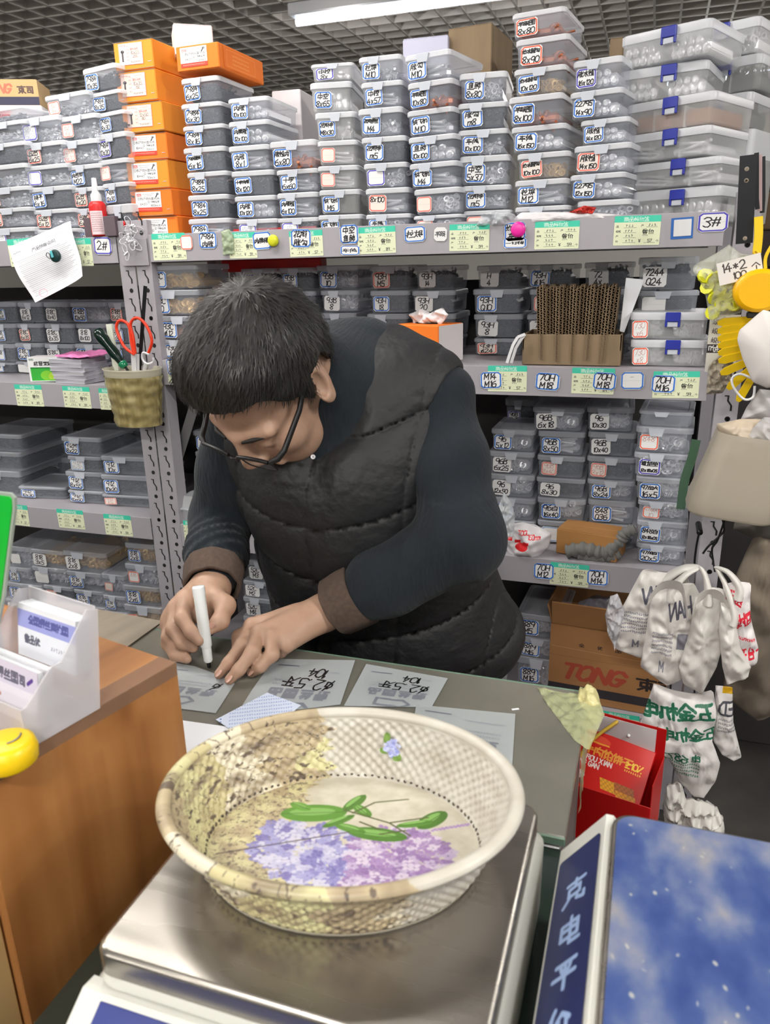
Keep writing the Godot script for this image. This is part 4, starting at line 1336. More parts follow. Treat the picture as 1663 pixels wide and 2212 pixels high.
	for k in 6:
		var r: Array = lt[k]
		q = place(r[0], r[1], r[2], r[3], -1.685, r[4], 0.17)
		if k == 5:
			q.h += q.xf.origin.y - 1.614
			q.xf.origin.y = 1.614
		latch_box(q, "clear latch box, %s of the six at the top right end" % ["topmost", "second", "third with brown papers", "fourth", "fifth", "lowest"][k], r[5], r[6])
		if k == 2:
			var pb := MB.new()
			pb.box(xf(Vector3(0, q.h * 0.32, 0)), Vector3(q.w - 0.03, q.h * 0.5, q.d - 0.03), 0.004)
			solo("paper_bundle", pb, mat("brown_paper", Color(0.58, 0.38, 0.26), 0.8), "brown paper bundle inside the third latch box at the top right", "paper", q.xf)
	for k in 4:
		q = place(1552 - k * 4, 1612 - k * 6, 54 + k * 78, 130 + k * 78, -1.80, -24, 0.15)
		if k == 3:
			q.h += q.xf.origin.y - 1.614
			q.xf.origin.y = 1.614
		q.xf.origin.x = 0.10 + 0.01 * (k % 2)
		q.w = 0.17
		latch_box(q, "dusty clear box in the rear row behind the latch boxes, %s down" % ["first", "second", "third", "fourth"][k], "n" if k == 0 else "k", 0.1)
	for k in 2:
		q = place(1360, 1530, 674 + k * 59, 732 + k * 60, -1.64, -2, 0.15)
		if k == 1: q.h += q.xf.origin.y - 1.347; q.xf.origin.y = 1.347
		latch_box(q, ["clear latch box with an orange tag, upper of two above lip tag 70H", "clear latch box with an orange tag, lower of two above lip tag 70H"][k], "w", 0.05, ["~730|x6", "~730|x8"][k])
	# cardboard tray with corrugated sheets standing in it
	q = place(1128, 1342, 722, 790, -1.625, 0, 0.13)
	q.h += q.xf.origin.y - 1.347; q.xf.origin.y = 1.347
	o = put("cardboard_tray", "open cardboard tray holding upright corrugated sheets on the second shelf", "tray", q)
	for s: Array in [[Vector3(0, 0, 0.5), Vector3(1, 1, 0)], [Vector3(0, 0, -0.5), Vector3(1, 1, 0)], [Vector3(0.5, 0, 0), Vector3(0, 1, 1)], [Vector3(-0.5, 0, 0), Vector3(0, 1, 1)]]:
		var b := MB.new()
		b.box(xf(Vector3(0, q.h / 2, 0)), Vector3(maxf(s[1].x * q.w, 0.004), q.h, maxf(s[1].z * q.d, 0.004)), 0.001)
		part("tray_wall", b, M.cardboard, o, xf(Vector3(s[0].x * (q.w - 0.004), 0, s[0].z * (q.d - 0.004))))
	var fb := MB.new()
	fb.box(xf(Vector3(0, 0.002, 0)), Vector3(q.w - 0.008, 0.004, q.d - 0.008), 0.0)
	part("tray_floor", fb, M.cardboard, o)
	var n := 24
	var sb := MB.new()
	var sw := 0.0052
	for e: float in [-0.5, 0.5]: sb.box(xf(Vector3(e * sw, 0, 0)), Vector3(0.0008, 0.148, 0.10), 0.0)
	for j in 30: sb.box(xf(Vector3(0, -0.072 + j * 0.0049, 0), 0, 0, 0.6 if j % 2 else -0.6), Vector3(sw * 1.05, 0.0008, 0.099), 0.0)
	var sheet := sb.mesh()
	for k in n:
		var f := float(k) / (n - 1) - 0.5
		solo("corrugated_sheet", sheet, M.cardboard, "corrugated cardboard sheet standing in the tray, %s" % ("leftmost" if k == 0 else "rightmost" if k == n - 1 else ["", "second", "third", "fourth", "fifth", "sixth", "seventh", "eighth", "ninth", "tenth", "eleventh", "twelfth"][k] + " from the left" if k < 12 else ["twelfth", "eleventh", "tenth", "ninth", "eighth", "seventh", "sixth", "fifth", "fourth", "third", "second"][k - 12] + " from the right"), "cardboard", q.xf * xf(Vector3(0.006 + f * 0.148, 0.082 + 0.004 * sin(k * 2.1), 0.012 + 0.006 * sin(k * 1.3)), 0, 0, -f * 0.10), "corrugated sheets in the tray")
	var ps := outline(-1.66, [1352, 600, 1392, 604, 1348, 718, 1338, 716])
	solo("paper_sheet", puff(ps.poly, 0.0015, 0.001, 8, 3), M.paper, "white paper sheet leaning right of the corrugated cardboard", "paper", ps.at)
	var wl := MB.new()
	rib(wl, [at_z(1134, 722, -1.612), at_z(1118, 728, -1.611), at_z(1108, 745, -1.61), at_z(1100, 768, -1.61), at_z(1095, 784, -1.61)], 0.006, 0.003)
	rib(wl, [at_z(1134, 722, -1.615), at_z(1124, 735, -1.615), at_z(1114, 752, -1.615), at_z(1104, 784, -1.615)], 0.006, 0.003)
	solo("white_strap", wl, M.white_plastic, "thin white strap looping out left of the cardboard tray", "strap")
	# tissue box
	q = place(842, 962, 702, 790, -1.62, -10, 0.11)
	q.xf.basis = Basis(Vector3.UP, deg_to_rad(-18)); q.w = 0.118; q.d = 0.10
	q.h += q.xf.origin.y - 1.347; q.xf.origin.y = 1.347
	o = carton("tissue_box", "orange tissue box with a white end and a tissue pulled up", "tissue box", q, orange, false)
	print_on(o, q, "end_panel", M.white_card, 0.5, 0.5, 0.98, 0.98, 1)
	var sl := MB.new()
	sl.lathe(Transform3D(Basis.from_scale(Vector3(1, 1, 0.4)), Vector3(0, q.h + 0.0006, 0)), [Vector2(0.034, 0.0005), Vector2(0, 0.0005)], 20)
	part("slot", sl, M.dark_hole, o)
	var tt := puff(PackedVector2Array([Vector2(-0.045, 0), Vector2(-0.05, 0.02), Vector2(-0.02, 0.032), Vector2(0, 0.022), Vector2(0.03, 0.034), Vector2(0.048, 0.02), Vector2(0.03, -0.002)]), 0.012, 0.012, 40, 8)
	solo("tissue", tt, mat("tissue", Color(0.86, 0.84, 0.85), 0.9), "white tissue standing out of the orange tissue box", "tissue", q.xf * xf(Vector3(0.005, q.h, 0)))
	# left second shelf: remedy packet, notebooks, pink pouch
	q = place(62, 128, 772, 826, -1.615, 14, 0.05)
	q.h += q.xf.origin.y - 1.281; q.xf.origin.y = 1.281
	var ri := paper(256, 224, Color(0.88, 0.89, 0.89))
	ri.fill_rect(Rect2i(16, 92, 232, 124), Color(0.20, 0.66, 0.22))
	ri.fill_rect(Rect2i(16, 92, 232, 12), Color(0.10, 0.45, 0.18))
	disc(ri, Vector2(150, 168), 56, 46, Color(0.56, 0.80, 0.20, 0.8))
	disc(ri, Vector2(200, 176), 40, 36, Color(0.80, 0.86, 0.25, 0.6))
	ink(ri, "感冒灵颗粒", 52, 40, 36, Color(0.06, 0.07, 0.08), 2.6)
	ink(ri, "999", 12, 14, 18, Color(0.25, 0.35, 0.3), 1.6)
	disc(ri, Vector2(228, 26), 10, 5, Color(0.85, 0.3, 0.2))
	o = carton("medicine_box", "white and green cold remedy packet standing on the left shelf", "box", q, M.white_card, false)
	print_on(o, q, "front_print", tex_mat("remedy_print", ri, 0.5), 0.5, 0.5, 0.99, 0.99)
	var y := 1.281
	for k in 6:
		var th := 0.0095
		var b := MB.new()
		var wv := 0.115 - 0.004 * absf(k - 3)
		b.box(xf(Vector3(0, th / 2, 0)), Vector3(wv, th - 0.001, 0.09), 0.0012)
		o = thing("notebook", "grey paper-block notebook, %s of the pile under the pink pouch" % ["lowest", "second from the bottom", "third from the bottom", "third from the top", "second from the top", "topmost"][k], "notebook", Vector3(at_z(178 - k * 1.2, 815, -1.65).x, y, -1.652), -0.12 + 0.06 * (k % 2), "notebooks in a pile")
		part("pages", b, mat("page_edge", Color(0.66, 0.66, 0.69), 0.8), o)
		var cv := MB.new()
		cv.box(xf(Vector3(0, th - 0.0006, 0)), Vector3(wv + 0.001, 0.0012, 0.091), 0.0004)
		cv.box(xf(Vector3(0, 0.0006, 0)), Vector3(wv + 0.001, 0.0012, 0.091), 0.0004)
		part("cover", cv, mat("notebook_cover", Color(0.80, 0.80, 0.84), 0.7), o)
		y += th + 0.0008
	var pk := puff(PackedVector2Array([Vector2(-0.058, -0.04), Vector2(0.03, -0.05), Vector2(0.065, 0.0), Vector2(0.06, 0.045), Vector2(-0.03, 0.035)]), 0.006, 0.006, 30, 5)
	solo("pink_pouch", pk, mat("pink_film", Color(0.90, 0.52, 0.74), 0.35), "pink soft pouch lying on the pile of grey notebooks", "pouch", Transform3D(Basis.from_euler(Vector3(-PI / 2 + 0.06, -0.1, 0)), Vector3(at_z(182, 780, -1.65).x, y + 0.008, -1.65)))
	# lying on the third and lowest shelves
	q = place(1203, 1338, 1142, 1196, -1.63, -14, 0.075)
	q.xf = Transform3D(Basis(Vector3.UP, -0.22), Vector3(at_z(1275, 1190, -1.66).x, 0.927, -1.665)); q.w = 0.135; q.h = 0.058; q.d = 0.075
	o = carton("kraft_box", "small kraft box resting by the grey gloves on the third shelf", "box", q, mat("kraft", Color(0.66, 0.47, 0.26), 0.8), true)
	var glove := mat("grey_glove", Color(0.44, 0.44, 0.43), 0.95)
	glove.heightmap_enabled = true
	glove.heightmap_texture = noise_tex(12, 0.05, [Color.BLACK, Color.WHITE], 128, 2, Vector2(1, 8))
	glove.uv1_triplanar = true; glove.uv1_scale = Vector3(14, 14, 14); glove.heightmap_scale = 0.12
	o = thing("work_gloves", "pair of grey knitted gloves crumpled in front of the kraft box", "gloves", at_z(1300, 1195, -1.61))
	var g0: Vector3 = o.position
	for tr: Array in [[1222, 1192, 1262, 1186, 1300, 1194, 1326, 1186, 0.017], [1310, 1192, 1338, 1170, 1350, 1152, 1372, 1142, 0.014], [1246, 1200, 1290, 1205, 1320, 1203, 1340, 1196, 0.011]]:
		var pts := []
		var rad := []
		var cs := []
		for k in 4: cs.append(at_z(tr[k * 2], tr[k * 2 + 1], -1.622) - g0)
		for k in 25:
			var f := k / 8.0
			var i0 := mini(int(f), 2)
			pts.append(cs[i0].cubic_interpolate(cs[i0 + 1], cs[maxi(i0 - 1, 0)], cs[mini(i0 + 2, 3)], f - i0))
			rad.append(tr[8] * (0.88 + 0.18 * sin(k * 1.9)) * (0.6 if k in [0, 24] else 1.0))
		var gb := MB.new()
		gb.tube(pts, rad, 12)
		part("glove", gb, glove, o)
	ps = outline(-1.63, [1094, 1132, 1130, 1128, 1170, 1140, 1192, 1152, 1186, 1180, 1160, 1206, 1100, 1204, 1086, 1170])
	var bi2 := paper(256, 192, Color(0.86, 0.85, 0.86))
	var rd := Color(0.85, 0.16, 0.18)
	disc(bi2, Vector2(110, 104), 34, 20, rd)
	for k in 3: bi2.fill_rect(Rect2i(30 + k * 44, 62 + 8 * k, 30, 16), rd)
	ink(bi2, "TOOL", 90, 26, 20, rd, 1.6)
	ink(bi2, "160mm", 140, 44, 20, rd, 1.6)
	solo("printed_bag", puff(ps.poly, 0.035, 0.012, 22, 9), tex_mat("red_print_bag", bi2, 0.3), "white plastic bag with red printing slumped behind the man's back", "bag", ps.at)
	ps = outline(-1.60, [1074, 1100, 1088, 1062, 1102, 1082, 1112, 1110, 1110, 1160, 1098, 1160])
	solo("plastic_bag", puff(ps.poly, 0.02, 0.016, 40, 4), mat("thin_film", Color(0.86, 0.88, 0.90, 0.45), 0.3), "knotted clear plastic bag at the man's back above the printed bag", "bag", ps.at)
	# big carton on the lowest shelf with its flaps up
	q = place(1222, 1400, 1350, 1560, -1.63, -4, 0.26)
	q.h += q.xf.origin.y - 0.567; q.xf.origin.y = 0.567
	q.w = 0.26
	var ci := paper(512, 512, Color(0.60, 0.43, 0.26))
	ci.fill_rect(Rect2i(0, 404, 512, 60), Color(0.17, 0.15, 0.17))
	ink(ci, "TONG", 58, 262, 96, Color(0.62, 0.26, 0.18), 11.0, 0.25)
	ink(ci, "東司", 390, 276, 78, Color(0.15, 0.12, 0.12), 6.5)
	for k in 4: ink(ci, ["全", "优", "品", "质"][k], 130 + k * 80, 110, 22, Color(0.25, 0.18, 0.14), 1.8)
	stroke(ci, Vector2(10, 150), Vector2(500, 170), Color(0.72, 0.56, 0.38), 1.5)
	ci.fill_rect(Rect2i(0, 210, 512, 3), Color(0.52, 0.37, 0.22))
	o = carton("shipping_carton", "large brown carton with red and black lettering on the lowest shelf", "carton", q, mat("brown_card", Color(0.60, 0.43, 0.26), 0.8), false)
	print_on(o, q, "front_print", tex_mat("shipping_print", ci, 0.75), 0.5, 0.5, 1, 1)
	var fl := MB.new()
	fl.box(xf(Vector3(0, q.h + 0.03, q.d / 2 + 0.006), 0, 0.2), Vector3(q.w - 0.004, 0.06, 0.004), 0.001)
	part("front_flap", fl, M.brown_card, o)
	fl = MB.new()
	fl.box(xf(Vector3(-q.w / 2 - 0.004, q.h + 0.02, 0), 0, 0, 0.25), Vector3(0.004, 0.05, q.d - 0.01), 0.001)
	part("side_flap", fl, M.brown_card, o)
	ps = outline(-1.70, [1240, 1345, 1250, 1300, 1290, 1285, 1330, 1290, 1350, 1330, 1352, 1380, 1300, 1372])
	solo("film_bag", puff(ps.poly, 0.04, 0.02, 30, 14), mat("grey_film", Color(0.62, 0.62, 0.68, 0.6), 0.3), "grey clear film bag bulging out of the large brown carton", "bag", ps.at)
	ps = outline(-1.64, [1068, 1436, 1074, 1424, 1100, 1422, 1100, 1440, 1092, 1476, 1072, 1476])
	solo("zip_bag", puff(ps.poly, 0.015, 0.006, 40, 15), M.thin_film, "small zip bag of fittings standing left of the bottom stack", "bag", ps.at)
	# clamshell box with yellow fittings behind the man's right arm
	o = thing("clamshell_box", "clear clamshell box with yellow fittings behind the man's right arm", "box", Vector3(at_z(430, 1085, -1.66).x, 0.927, -1.66))
	var cb := MB.new()
	cb.loft([ring_at(0.08, 0.07, 0.01, 0), ring_at(0.09, 0.08, 0.01, 0.035)], true, true, false, false)
	part("clamshell_base", cb, M.thin_film, o)
	cb = MB.new()
	cb.loft([ring_at(0.11, 0.10, 0.012, 0.035), ring_at(0.11, 0.10, 0.012, 0.038), ring_at(0.09, 0.08, 0.01, 0.039), ring_at(0.066, 0.056, 0.01, 0.066)], true, false, true, false)
	part("clamshell_lid", cb, M.thin_film, o)
	cb = MB.new()
	for k in 5: cb.cyl(Vector3(-0.02 + k * 0.011, 0.04, 0.01 * (k % 2)), Vector3(-0.014 + k * 0.011, 0.052, 0.012 * (k % 2) + 0.004), 0.006, 8)
	solo("yellow_fittings", cb, M.yellow_plastic, "yellow plastic fittings inside the clear clamshell box", "fittings", xf(o.position))
	# galvanised bar leaning against the post
	var bar := MB.new()
	var b0 := at_z(428, 850, -1.66)
	var b1 := at_z(380, 1004, -1.66)
	b1 = b0 + (b1 - b0) * ((b0.y - 0.928) / (b0.y - b1.y))
	var bd := (b1 - b0).normalized()
	bar.box(Transform3D(Basis(Vector3(-bd.y, bd.x, 0).normalized(), bd, Vector3(0, 0, 1)).orthonormalized(), (b0 + b1) / 2), Vector3(0.026, (b1 - b0).length(), 0.003), 0.0008)
	solo("steel_bar", bar, mat("dull_steel", Color(0.55, 0.55, 0.55), 0.45, 0.6), "flat galvanised steel bar leaning behind the man's forehead", "bar")

# ---------------------------------------------------------------- the counter
const CY := 0.98
func ground_poly(px: Array, y: float) -> Dictionary:     # outline in pixels on a level surface -> local polygon (x right, y away) about its middle
	var ws := []
	var c := Vector3.ZERO
	for k in range(0, px.size(), 2):
		var p := at_y(px[k], px[k + 1], y)
		ws.append(p)
		c += p
	c /= ws.size()
	return {"c": c, "w": ws}
# a thin level sheet; up is the direction (yaw) in which the print reads upward
func level_sheet(px: Array, y: float, th: float, up_deg: float) -> Dictionary:
	var q := ground_poly(px, y)
	var bs := Basis(Vector3.UP, deg_to_rad(up_deg)) * Basis(Vector3.RIGHT, -PI / 2)
	var inv := bs.inverse()
	var poly := PackedVector2Array()
	for p: Vector3 in q.w:
		var l: Vector3 = inv * (p - q.c)
		poly.append(Vector2(l.x, l.y))
	var mn := poly[0]
	var mx := poly[0]
	for p in poly:
		mn = mn.min(p); mx = mx.max(p)
	var b := MB.new()
	b.slab(Transform3D.IDENTITY, poly, 0.0, th, Rect2(mn, mx - mn))
	return {"mesh": b, "at": Transform3D(bs, q.c), "size": mx - mn}

func counter() -> void:
	var o := thing("glass_counter", "grey topped glass shop counter the man leans over", "counter", Vector3(-0.9, 0, -0.5))
	var g0 := o.position
	var frame_m := mat("counter_frame", Color(0.50, 0.50, 0.50), 0.35, 0.6)
	var top_m := tri_mat("counter_film", noise_tex(31, 0.012, [Color(0.41, 0.405, 0.375), Color(0.455, 0.445, 0.41)], 256, 3), Vector3(1.5, 1.5, 1.5), 0.2)
	var x0 := -1.75
	var x1 := -0.043
	var b := MB.new()
	b.box(xf(Vector3((x0 + x1) / 2, CY - 0.005, -0.822) - g0), Vector3(x1 - x0, 0.010, 0.296), 0.0015)
	part("counter_top", b, top_m, o)
	var eg := MB.new()
	eg.box(xf(Vector3((x0 + x1) / 2, CY - 0.005, -0.9715) - g0), Vector3(x1 - x0, 0.0102, 0.003), 0.001)
	eg.box(xf(Vector3((x0 + x1) / 2, CY - 0.005, -0.6725) - g0), Vector3(x1 - x0, 0.0102, 0.003), 0.001)
	part("glass_edge", eg, mat("glass_edge", Color(0.42, 0.52, 0.45), 0.12), o)
	var oc := thing("display_case", "low dark glass-topped case under the white scale", "counter", Vector3(-0.24, 0, -0.37))
	var h0 := oc.position
	b = MB.new()
	var xl := -0.435
	b.box(xf(Vector3((xl + x1) / 2, CY - 0.018, -0.37) - h0), Vector3(x1 - xl, 0.010, 0.60), 0.001)
	part("front_glass_top", b, mat("dark_glass", Color(0.13, 0.17, 0.15), 0.1), oc)
	b = MB.new()
	for p: Vector2 in [Vector2(x0 + 0.02, -0.955), Vector2(-0.9, -0.955), Vector2(x1 - 0.02, -0.955), Vector2(x0 + 0.02, -0.70), Vector2(-0.9, -0.70), Vector2(x1 - 0.02, -0.70)]: b.box(xf(Vector3(p.x, (CY - 0.024) / 2, p.y) - g0), Vector3(0.03, CY - 0.024, 0.03), 0.002)
	b.box(xf(Vector3((x0 + x1) / 2, CY - 0.038, -0.955) - g0), Vector3(x1 - x0, 0.028, 0.03), 0.002)
	part("counter_frame", b, frame_m, o)
	b = MB.new()
	b.box(xf(Vector3((x0 + x1) / 2, 0.46, -0.945) - g0), Vector3(x1 - x0 - 0.02, 0.90, 0.012), 0.001)
	b.box(xf(Vector3((x0 + x1) / 2, 0.46, -0.69) - g0), Vector3(x1 - x0 - 0.02, 0.90, 0.012), 0.001)
	b.box(xf(Vector3(x1 - 0.012, 0.46, -0.82) - g0), Vector3(0.012, 0.90, 0.25), 0.001)
	b.box(xf(Vector3(x0 + 0.012, 0.46, -0.82) - g0), Vector3(0.012, 0.90, 0.25), 0.001)
	part("counter_panel", b, mat("counter_panel", Color(0.40, 0.42, 0.41), 0.4), o)
	b = MB.new()
	for x: float in [xl + 0.008, x1 - 0.008]: b.box(xf(Vector3(x, 0.478, -0.37) - h0), Vector3(0.012, 0.956, 0.58), 0.001)
	b.box(xf(Vector3((xl + x1) / 2, 0.478, -0.082) - h0), Vector3(x1 - xl - 0.026, 0.956, 0.012), 0.001)
	b.box(xf(Vector3((xl + x1) / 2, 0.478, -0.658) - h0), Vector3(x1 - xl - 0.026, 0.956, 0.012), 0.001)
	part("case_panel", b, M.counter_panel, oc)
	# film wrapped round the corner
	var ps := [1160, 1486, 1215, 1497, 1262, 1503, 1296, 1518, 1306, 1545, 1290, 1580, 1272, 1622, 1240, 1600, 1210, 1560, 1180, 1520]
	var q := ground_poly(ps, CY)
	var poly := PackedVector2Array()
	for p: Vector3 in q.w: poly.append(Vector2(p.x - q.c.x, -(p.z - q.c.z)))
	part("corner_film", puff(poly, 0.004, 0.004, 60, 3, 0.05), mat("corner_film", Color(0.78, 0.80, 0.62, 0.40), 0.3), o, Transform3D(Basis(Vector3.RIGHT, -PI / 2), q.c + Vector3(0, 0.0008, 0) - g0))
	var lump := MB.new()
	var lz := FastNoiseLite.new()
	lz.seed = 3; lz.frequency = 45.0
	lump.sheet(28, 18, func(u, v):
		var d := Vector3(sin(v * PI) * cos(u * TAU), cos(v * PI), sin(v * PI) * sin(u * TAU))
		return Vector3(-0.042, CY - 0.013, -0.952) + d * Vector3(0.017, 0.027, 0.026) * (1.0 + 0.35 * lz.get_noise_3d(d.x * 0.02, d.y * 0.02, d.z * 0.02) + 0.12 * sin(d.y * 9.0 + d.x * 6.0)) - g0, Rect2(0, 0, 1, 1), true)
	part("corner_wrap", lump, mat("corner_wrap", Color(0.80, 0.77, 0.55), 0.28), o)
	lump = MB.new()
	lump.sheet(10, 10, func(u, v): return Vector3(x1 + 0.002 + 0.002 * sin(u * 20.0 + v * 9.0), CY - 0.002 - v * 0.10 - u * v * 0.03, -0.970 + u * 0.09) - g0)
	part("corner_wrap", lump, M.corner_film, o)
	# the side table under the blue scale
	o = thing("side_table", "dark side table that carries the blue scale", "table", Vector3(0.26, 0, -0.34))
	b = MB.new()
	b.box(xf(Vector3(0, 0.925, 0)), Vector3(0.60, 0.03, 0.56), 0.003)
	part("table_top", b, mat("dark_table", Color(0.20, 0.205, 0.20), 0.4), o)
	b = MB.new()
	b.box(xf(Vector3(0, 0.455, 0)), Vector3(0.03, 0.91, 0.03), 0.002)
	var lm := b.mesh()
	for s: Vector2 in [Vector2(-1, -1), Vector2(1, -1), Vector2(-1, 1), Vector2(1, 1)]: part("leg", lm, M.dark_table, o, xf(Vector3(s.x * 0.27, 0, s.y * 0.25)))

func bag_print(hand: Array, emblem := true) -> Image:
	var im := paper(384, 384, Color(0.80, 0.83, 0.84, 0.55))
	var g := Color(0.50, 0.52, 0.56)
	if emblem:
		stroke(im, Vector2(120, 70), Vector2(150, 40), g, 7); stroke(im, Vector2(120, 70), Vector2(150, 98), g, 7); stroke(im, Vector2(150, 40), Vector2(196, 46), g, 7); stroke(im, Vector2(150, 98), Vector2(196, 92), g, 7)
		stroke(im, Vector2(206, 44), Vector2(262, 44), g, 7); stroke(im, Vector2(262, 44), Vector2(262, 96), g, 7); stroke(im, Vector2(206, 96), Vector2(262, 96), g, 7)
	for k in 4:
		ink(im, ["螺", "丝", "国", "品"][k], 66 + k * 66, 126, 46, g, 6)
	for k in 2: scribble(im, 60, 196 + k * 24, 260, 10, Color(0.55, 0.57, 0.61), 1.4)
	stroke(im, Vector2(250, 318), Vector2(340, 318), Color(0.45, 0.47, 0.52), 4)
	scribble(im, 60, 286, 130, 8, Color(0.55, 0.57, 0.61), 1.2)
	for k in hand.size():
		ink(im, hand[k], 62 + k * 40, 176 + k * 78, 60 - k * 10, Color(0.06, 0.06, 0.07), 3.3, 0.1, 0.05, 0.04)
	return im
func clear_print(called: String, im: Image, a := 1.0) -> StandardMaterial3D:
	var m := tex_mat(called, im, 0.3)
	m.albedo_color = Color(1, 1, 1, a)
	m.transparency = BaseMaterial3D.TRANSPARENCY_ALPHA
	return m

# lettering-free decoration of the basket: floor seen from above
func basket_floor() -> Image:
	var im := paper(640, 640, Color(0.86, 0.84, 0.78))
	var g := RandomNumberGenerator.new()
	g.seed = 8
	var nz := FastNoiseLite.new()
	nz.seed = 4; nz.frequency = 0.016; nz.fractal_octaves = 4
	for y in range(0, 640):
		for x in range(0, 640):
			var v := nz.get_noise_2d(x, y)
			var edge := 215.0 + 40.0 * nz.get_noise_2d(y * 2.0, 7.0) + maxf(0.0, y - 380.0) * 0.55
			var c := Color(0.76, 0.74, 0.68).lerp(Color(0.70, 0.675, 0.605), clampf(v + 0.5, 0, 1))
			if x < edge:
				c = Color(0.78, 0.75, 0.58).lerp(Color(0.66, 0.60, 0.48), clampf(v * 1.6 + 0.5, 0, 1))
				if absf(nz.get_noise_2d(x * 1.7 + 90, y * 1.7)) < 0.022: c = Color(0.30, 0.26, 0.22)
				elif nz.get_noise_2d(x * 2.6, y * 2.6 + 300) > 0.32: c = c.lerp(Color(0.36, 0.32, 0.28), 0.7)
			im.set_pixel(x, y, c)
	var petals := [Color(0.50, 0.48, 0.70), Color(0.59, 0.58, 0.76), Color(0.70, 0.69, 0.80), Color(0.44, 0.41, 0.64), Color(0.77, 0.76, 0.83)]
	var pinks := [Color(0.60, 0.48, 0.67), Color(0.71, 0.64, 0.76), Color(0.53, 0.41, 0.61), Color(0.79, 0.74, 0.81)]
	for cl: Array in [[240, 350, 128, 120, petals, 200], [320, 440, 115, 110, petals, 200], [450, 350, 118, 110, pinks, 180], [430, 450, 95, 95, pinks, 130], [175, 270, 50, 40, petals, 30]]:
		for k in cl[5]:
			var a := g.randf() * TAU
			var r := sqrt(g.randf())
			var p := Vector2(cl[0] + cos(a) * r * cl[2], cl[1] + sin(a) * r * cl[3])
			var c: Color = cl[4][mini(cl[4].size() - 1, int(g.randf() * cl[4].size()))]
			for j in 4: disc(im, p + Vector2(9, 0).rotated(j * PI / 2 + a), 8, 6, c.darkened(0.06).lightened(g.randf() * 0.10), a)
			disc(im, p, 2.4, 2.4, c.darkened(0.25))
	var lf := Color(0.36, 0.56, 0.20)
	for l: Array in [[236, 268, 70, 34, -0.12], [200, 240, 26, 14, 0.5], [330, 215, 40, 15, -1.05], [352, 250, 30, 14, 0.9], [520, 280, 44, 22, -0.9], [480, 300, 40, 12, -0.3], [395, 350, 62, 24, 0.15], [330, 330, 36, 14, 0.4], [300, 300, 40, 12, -0.7]]:
		l = [l[0], l[1] - 75, l[2] * 1.15, l[3] * 1.15, l[4]]
		disc(im, Vector2(l[0], l[1]), l[2], l[3], lf.darkened(g.randf() * 0.3), l[4])
		disc(im, Vector2(l[0] - 4, l[1] - 6), l[2] * 0.7, l[3] * 0.45, lf.lightened(0.16), l[4])
		stroke(im, Vector2(l[0], l[1]) - Vector2(l[2], 0).rotated(l[4]), Vector2(l[0], l[1]) + Vector2(l[2], 0).rotated(l[4]), lf.darkened(0.35), 1.0)
	var st := Color(0.30, 0.32, 0.18)
	for s: Array in [[310, 250, 420, 300], [420, 300, 510, 270], [420, 300, 470, 350], [330, 262, 380, 210], [380, 210, 460, 190], [350, 300, 400, 330], [460, 330, 400, 350]]: stroke(im, Vector2(s[0], s[1] - 75), Vector2(s[2], s[3] - 75), st, 2.4)
	stroke(im, Vector2(40, 380), Vector2(330, 270), Color(0.25, 0.2, 0.2), 1.6)
	for k in 40: disc(im, Vector2(520 + k * 2.4, 250 - k * 0.9 + 4 * sin(k * 1.7)), 4, 3, Color(0.60, 0.48, 0.70))
	return im
func basket_wall(w: int, h: int) -> Image:            # u runs once round, v from the foot up to the rim
	var im := paper(w, h, Color(0.87, 0.86, 0.83))
	var nz := FastNoiseLite.new()
	nz.seed = 14; nz.frequency = 0.012; nz.fractal_octaves = 4
	for x in w:
		var a := float(x) / w
		var col := absf(a - 0.555)                         # the collage covers the left part
		for y in h:
			var v := nz.get_noise_2d(x, y * 1.2)
			var c := Color(0.76, 0.745, 0.705).lerp(Color(0.69, 0.665, 0.615), clampf(v + 0.4, 0, 1))
			if col < 0.272 + 0.02 * nz.get_noise_2d(0, y * 3.0):
				var patch := int(floor(a * 17.0 + nz.get_noise_2d(x * 0.4, y * 0.4) * 1.3))
				c = [Color(0.78, 0.76, 0.58), Color(0.70, 0.64, 0.52), Color(0.82, 0.79, 0.70), Color(0.74, 0.70, 0.53)][posmod(patch, 4)]
				c = c.lerp(Color(0.50, 0.44, 0.36), clampf(v * 1.5, 0, 0.8))
				if absf(nz.get_noise_2d(x * 1.9 + 40, y * 1.6)) < 0.022: c = Color(0.33, 0.29, 0.25)
				elif nz.get_noise_2d(x * 2.2, y * 2.2 + 500) > 0.36: c = Color(0.40, 0.35, 0.30)
			im.set_pixel(x, y, c)
	return im

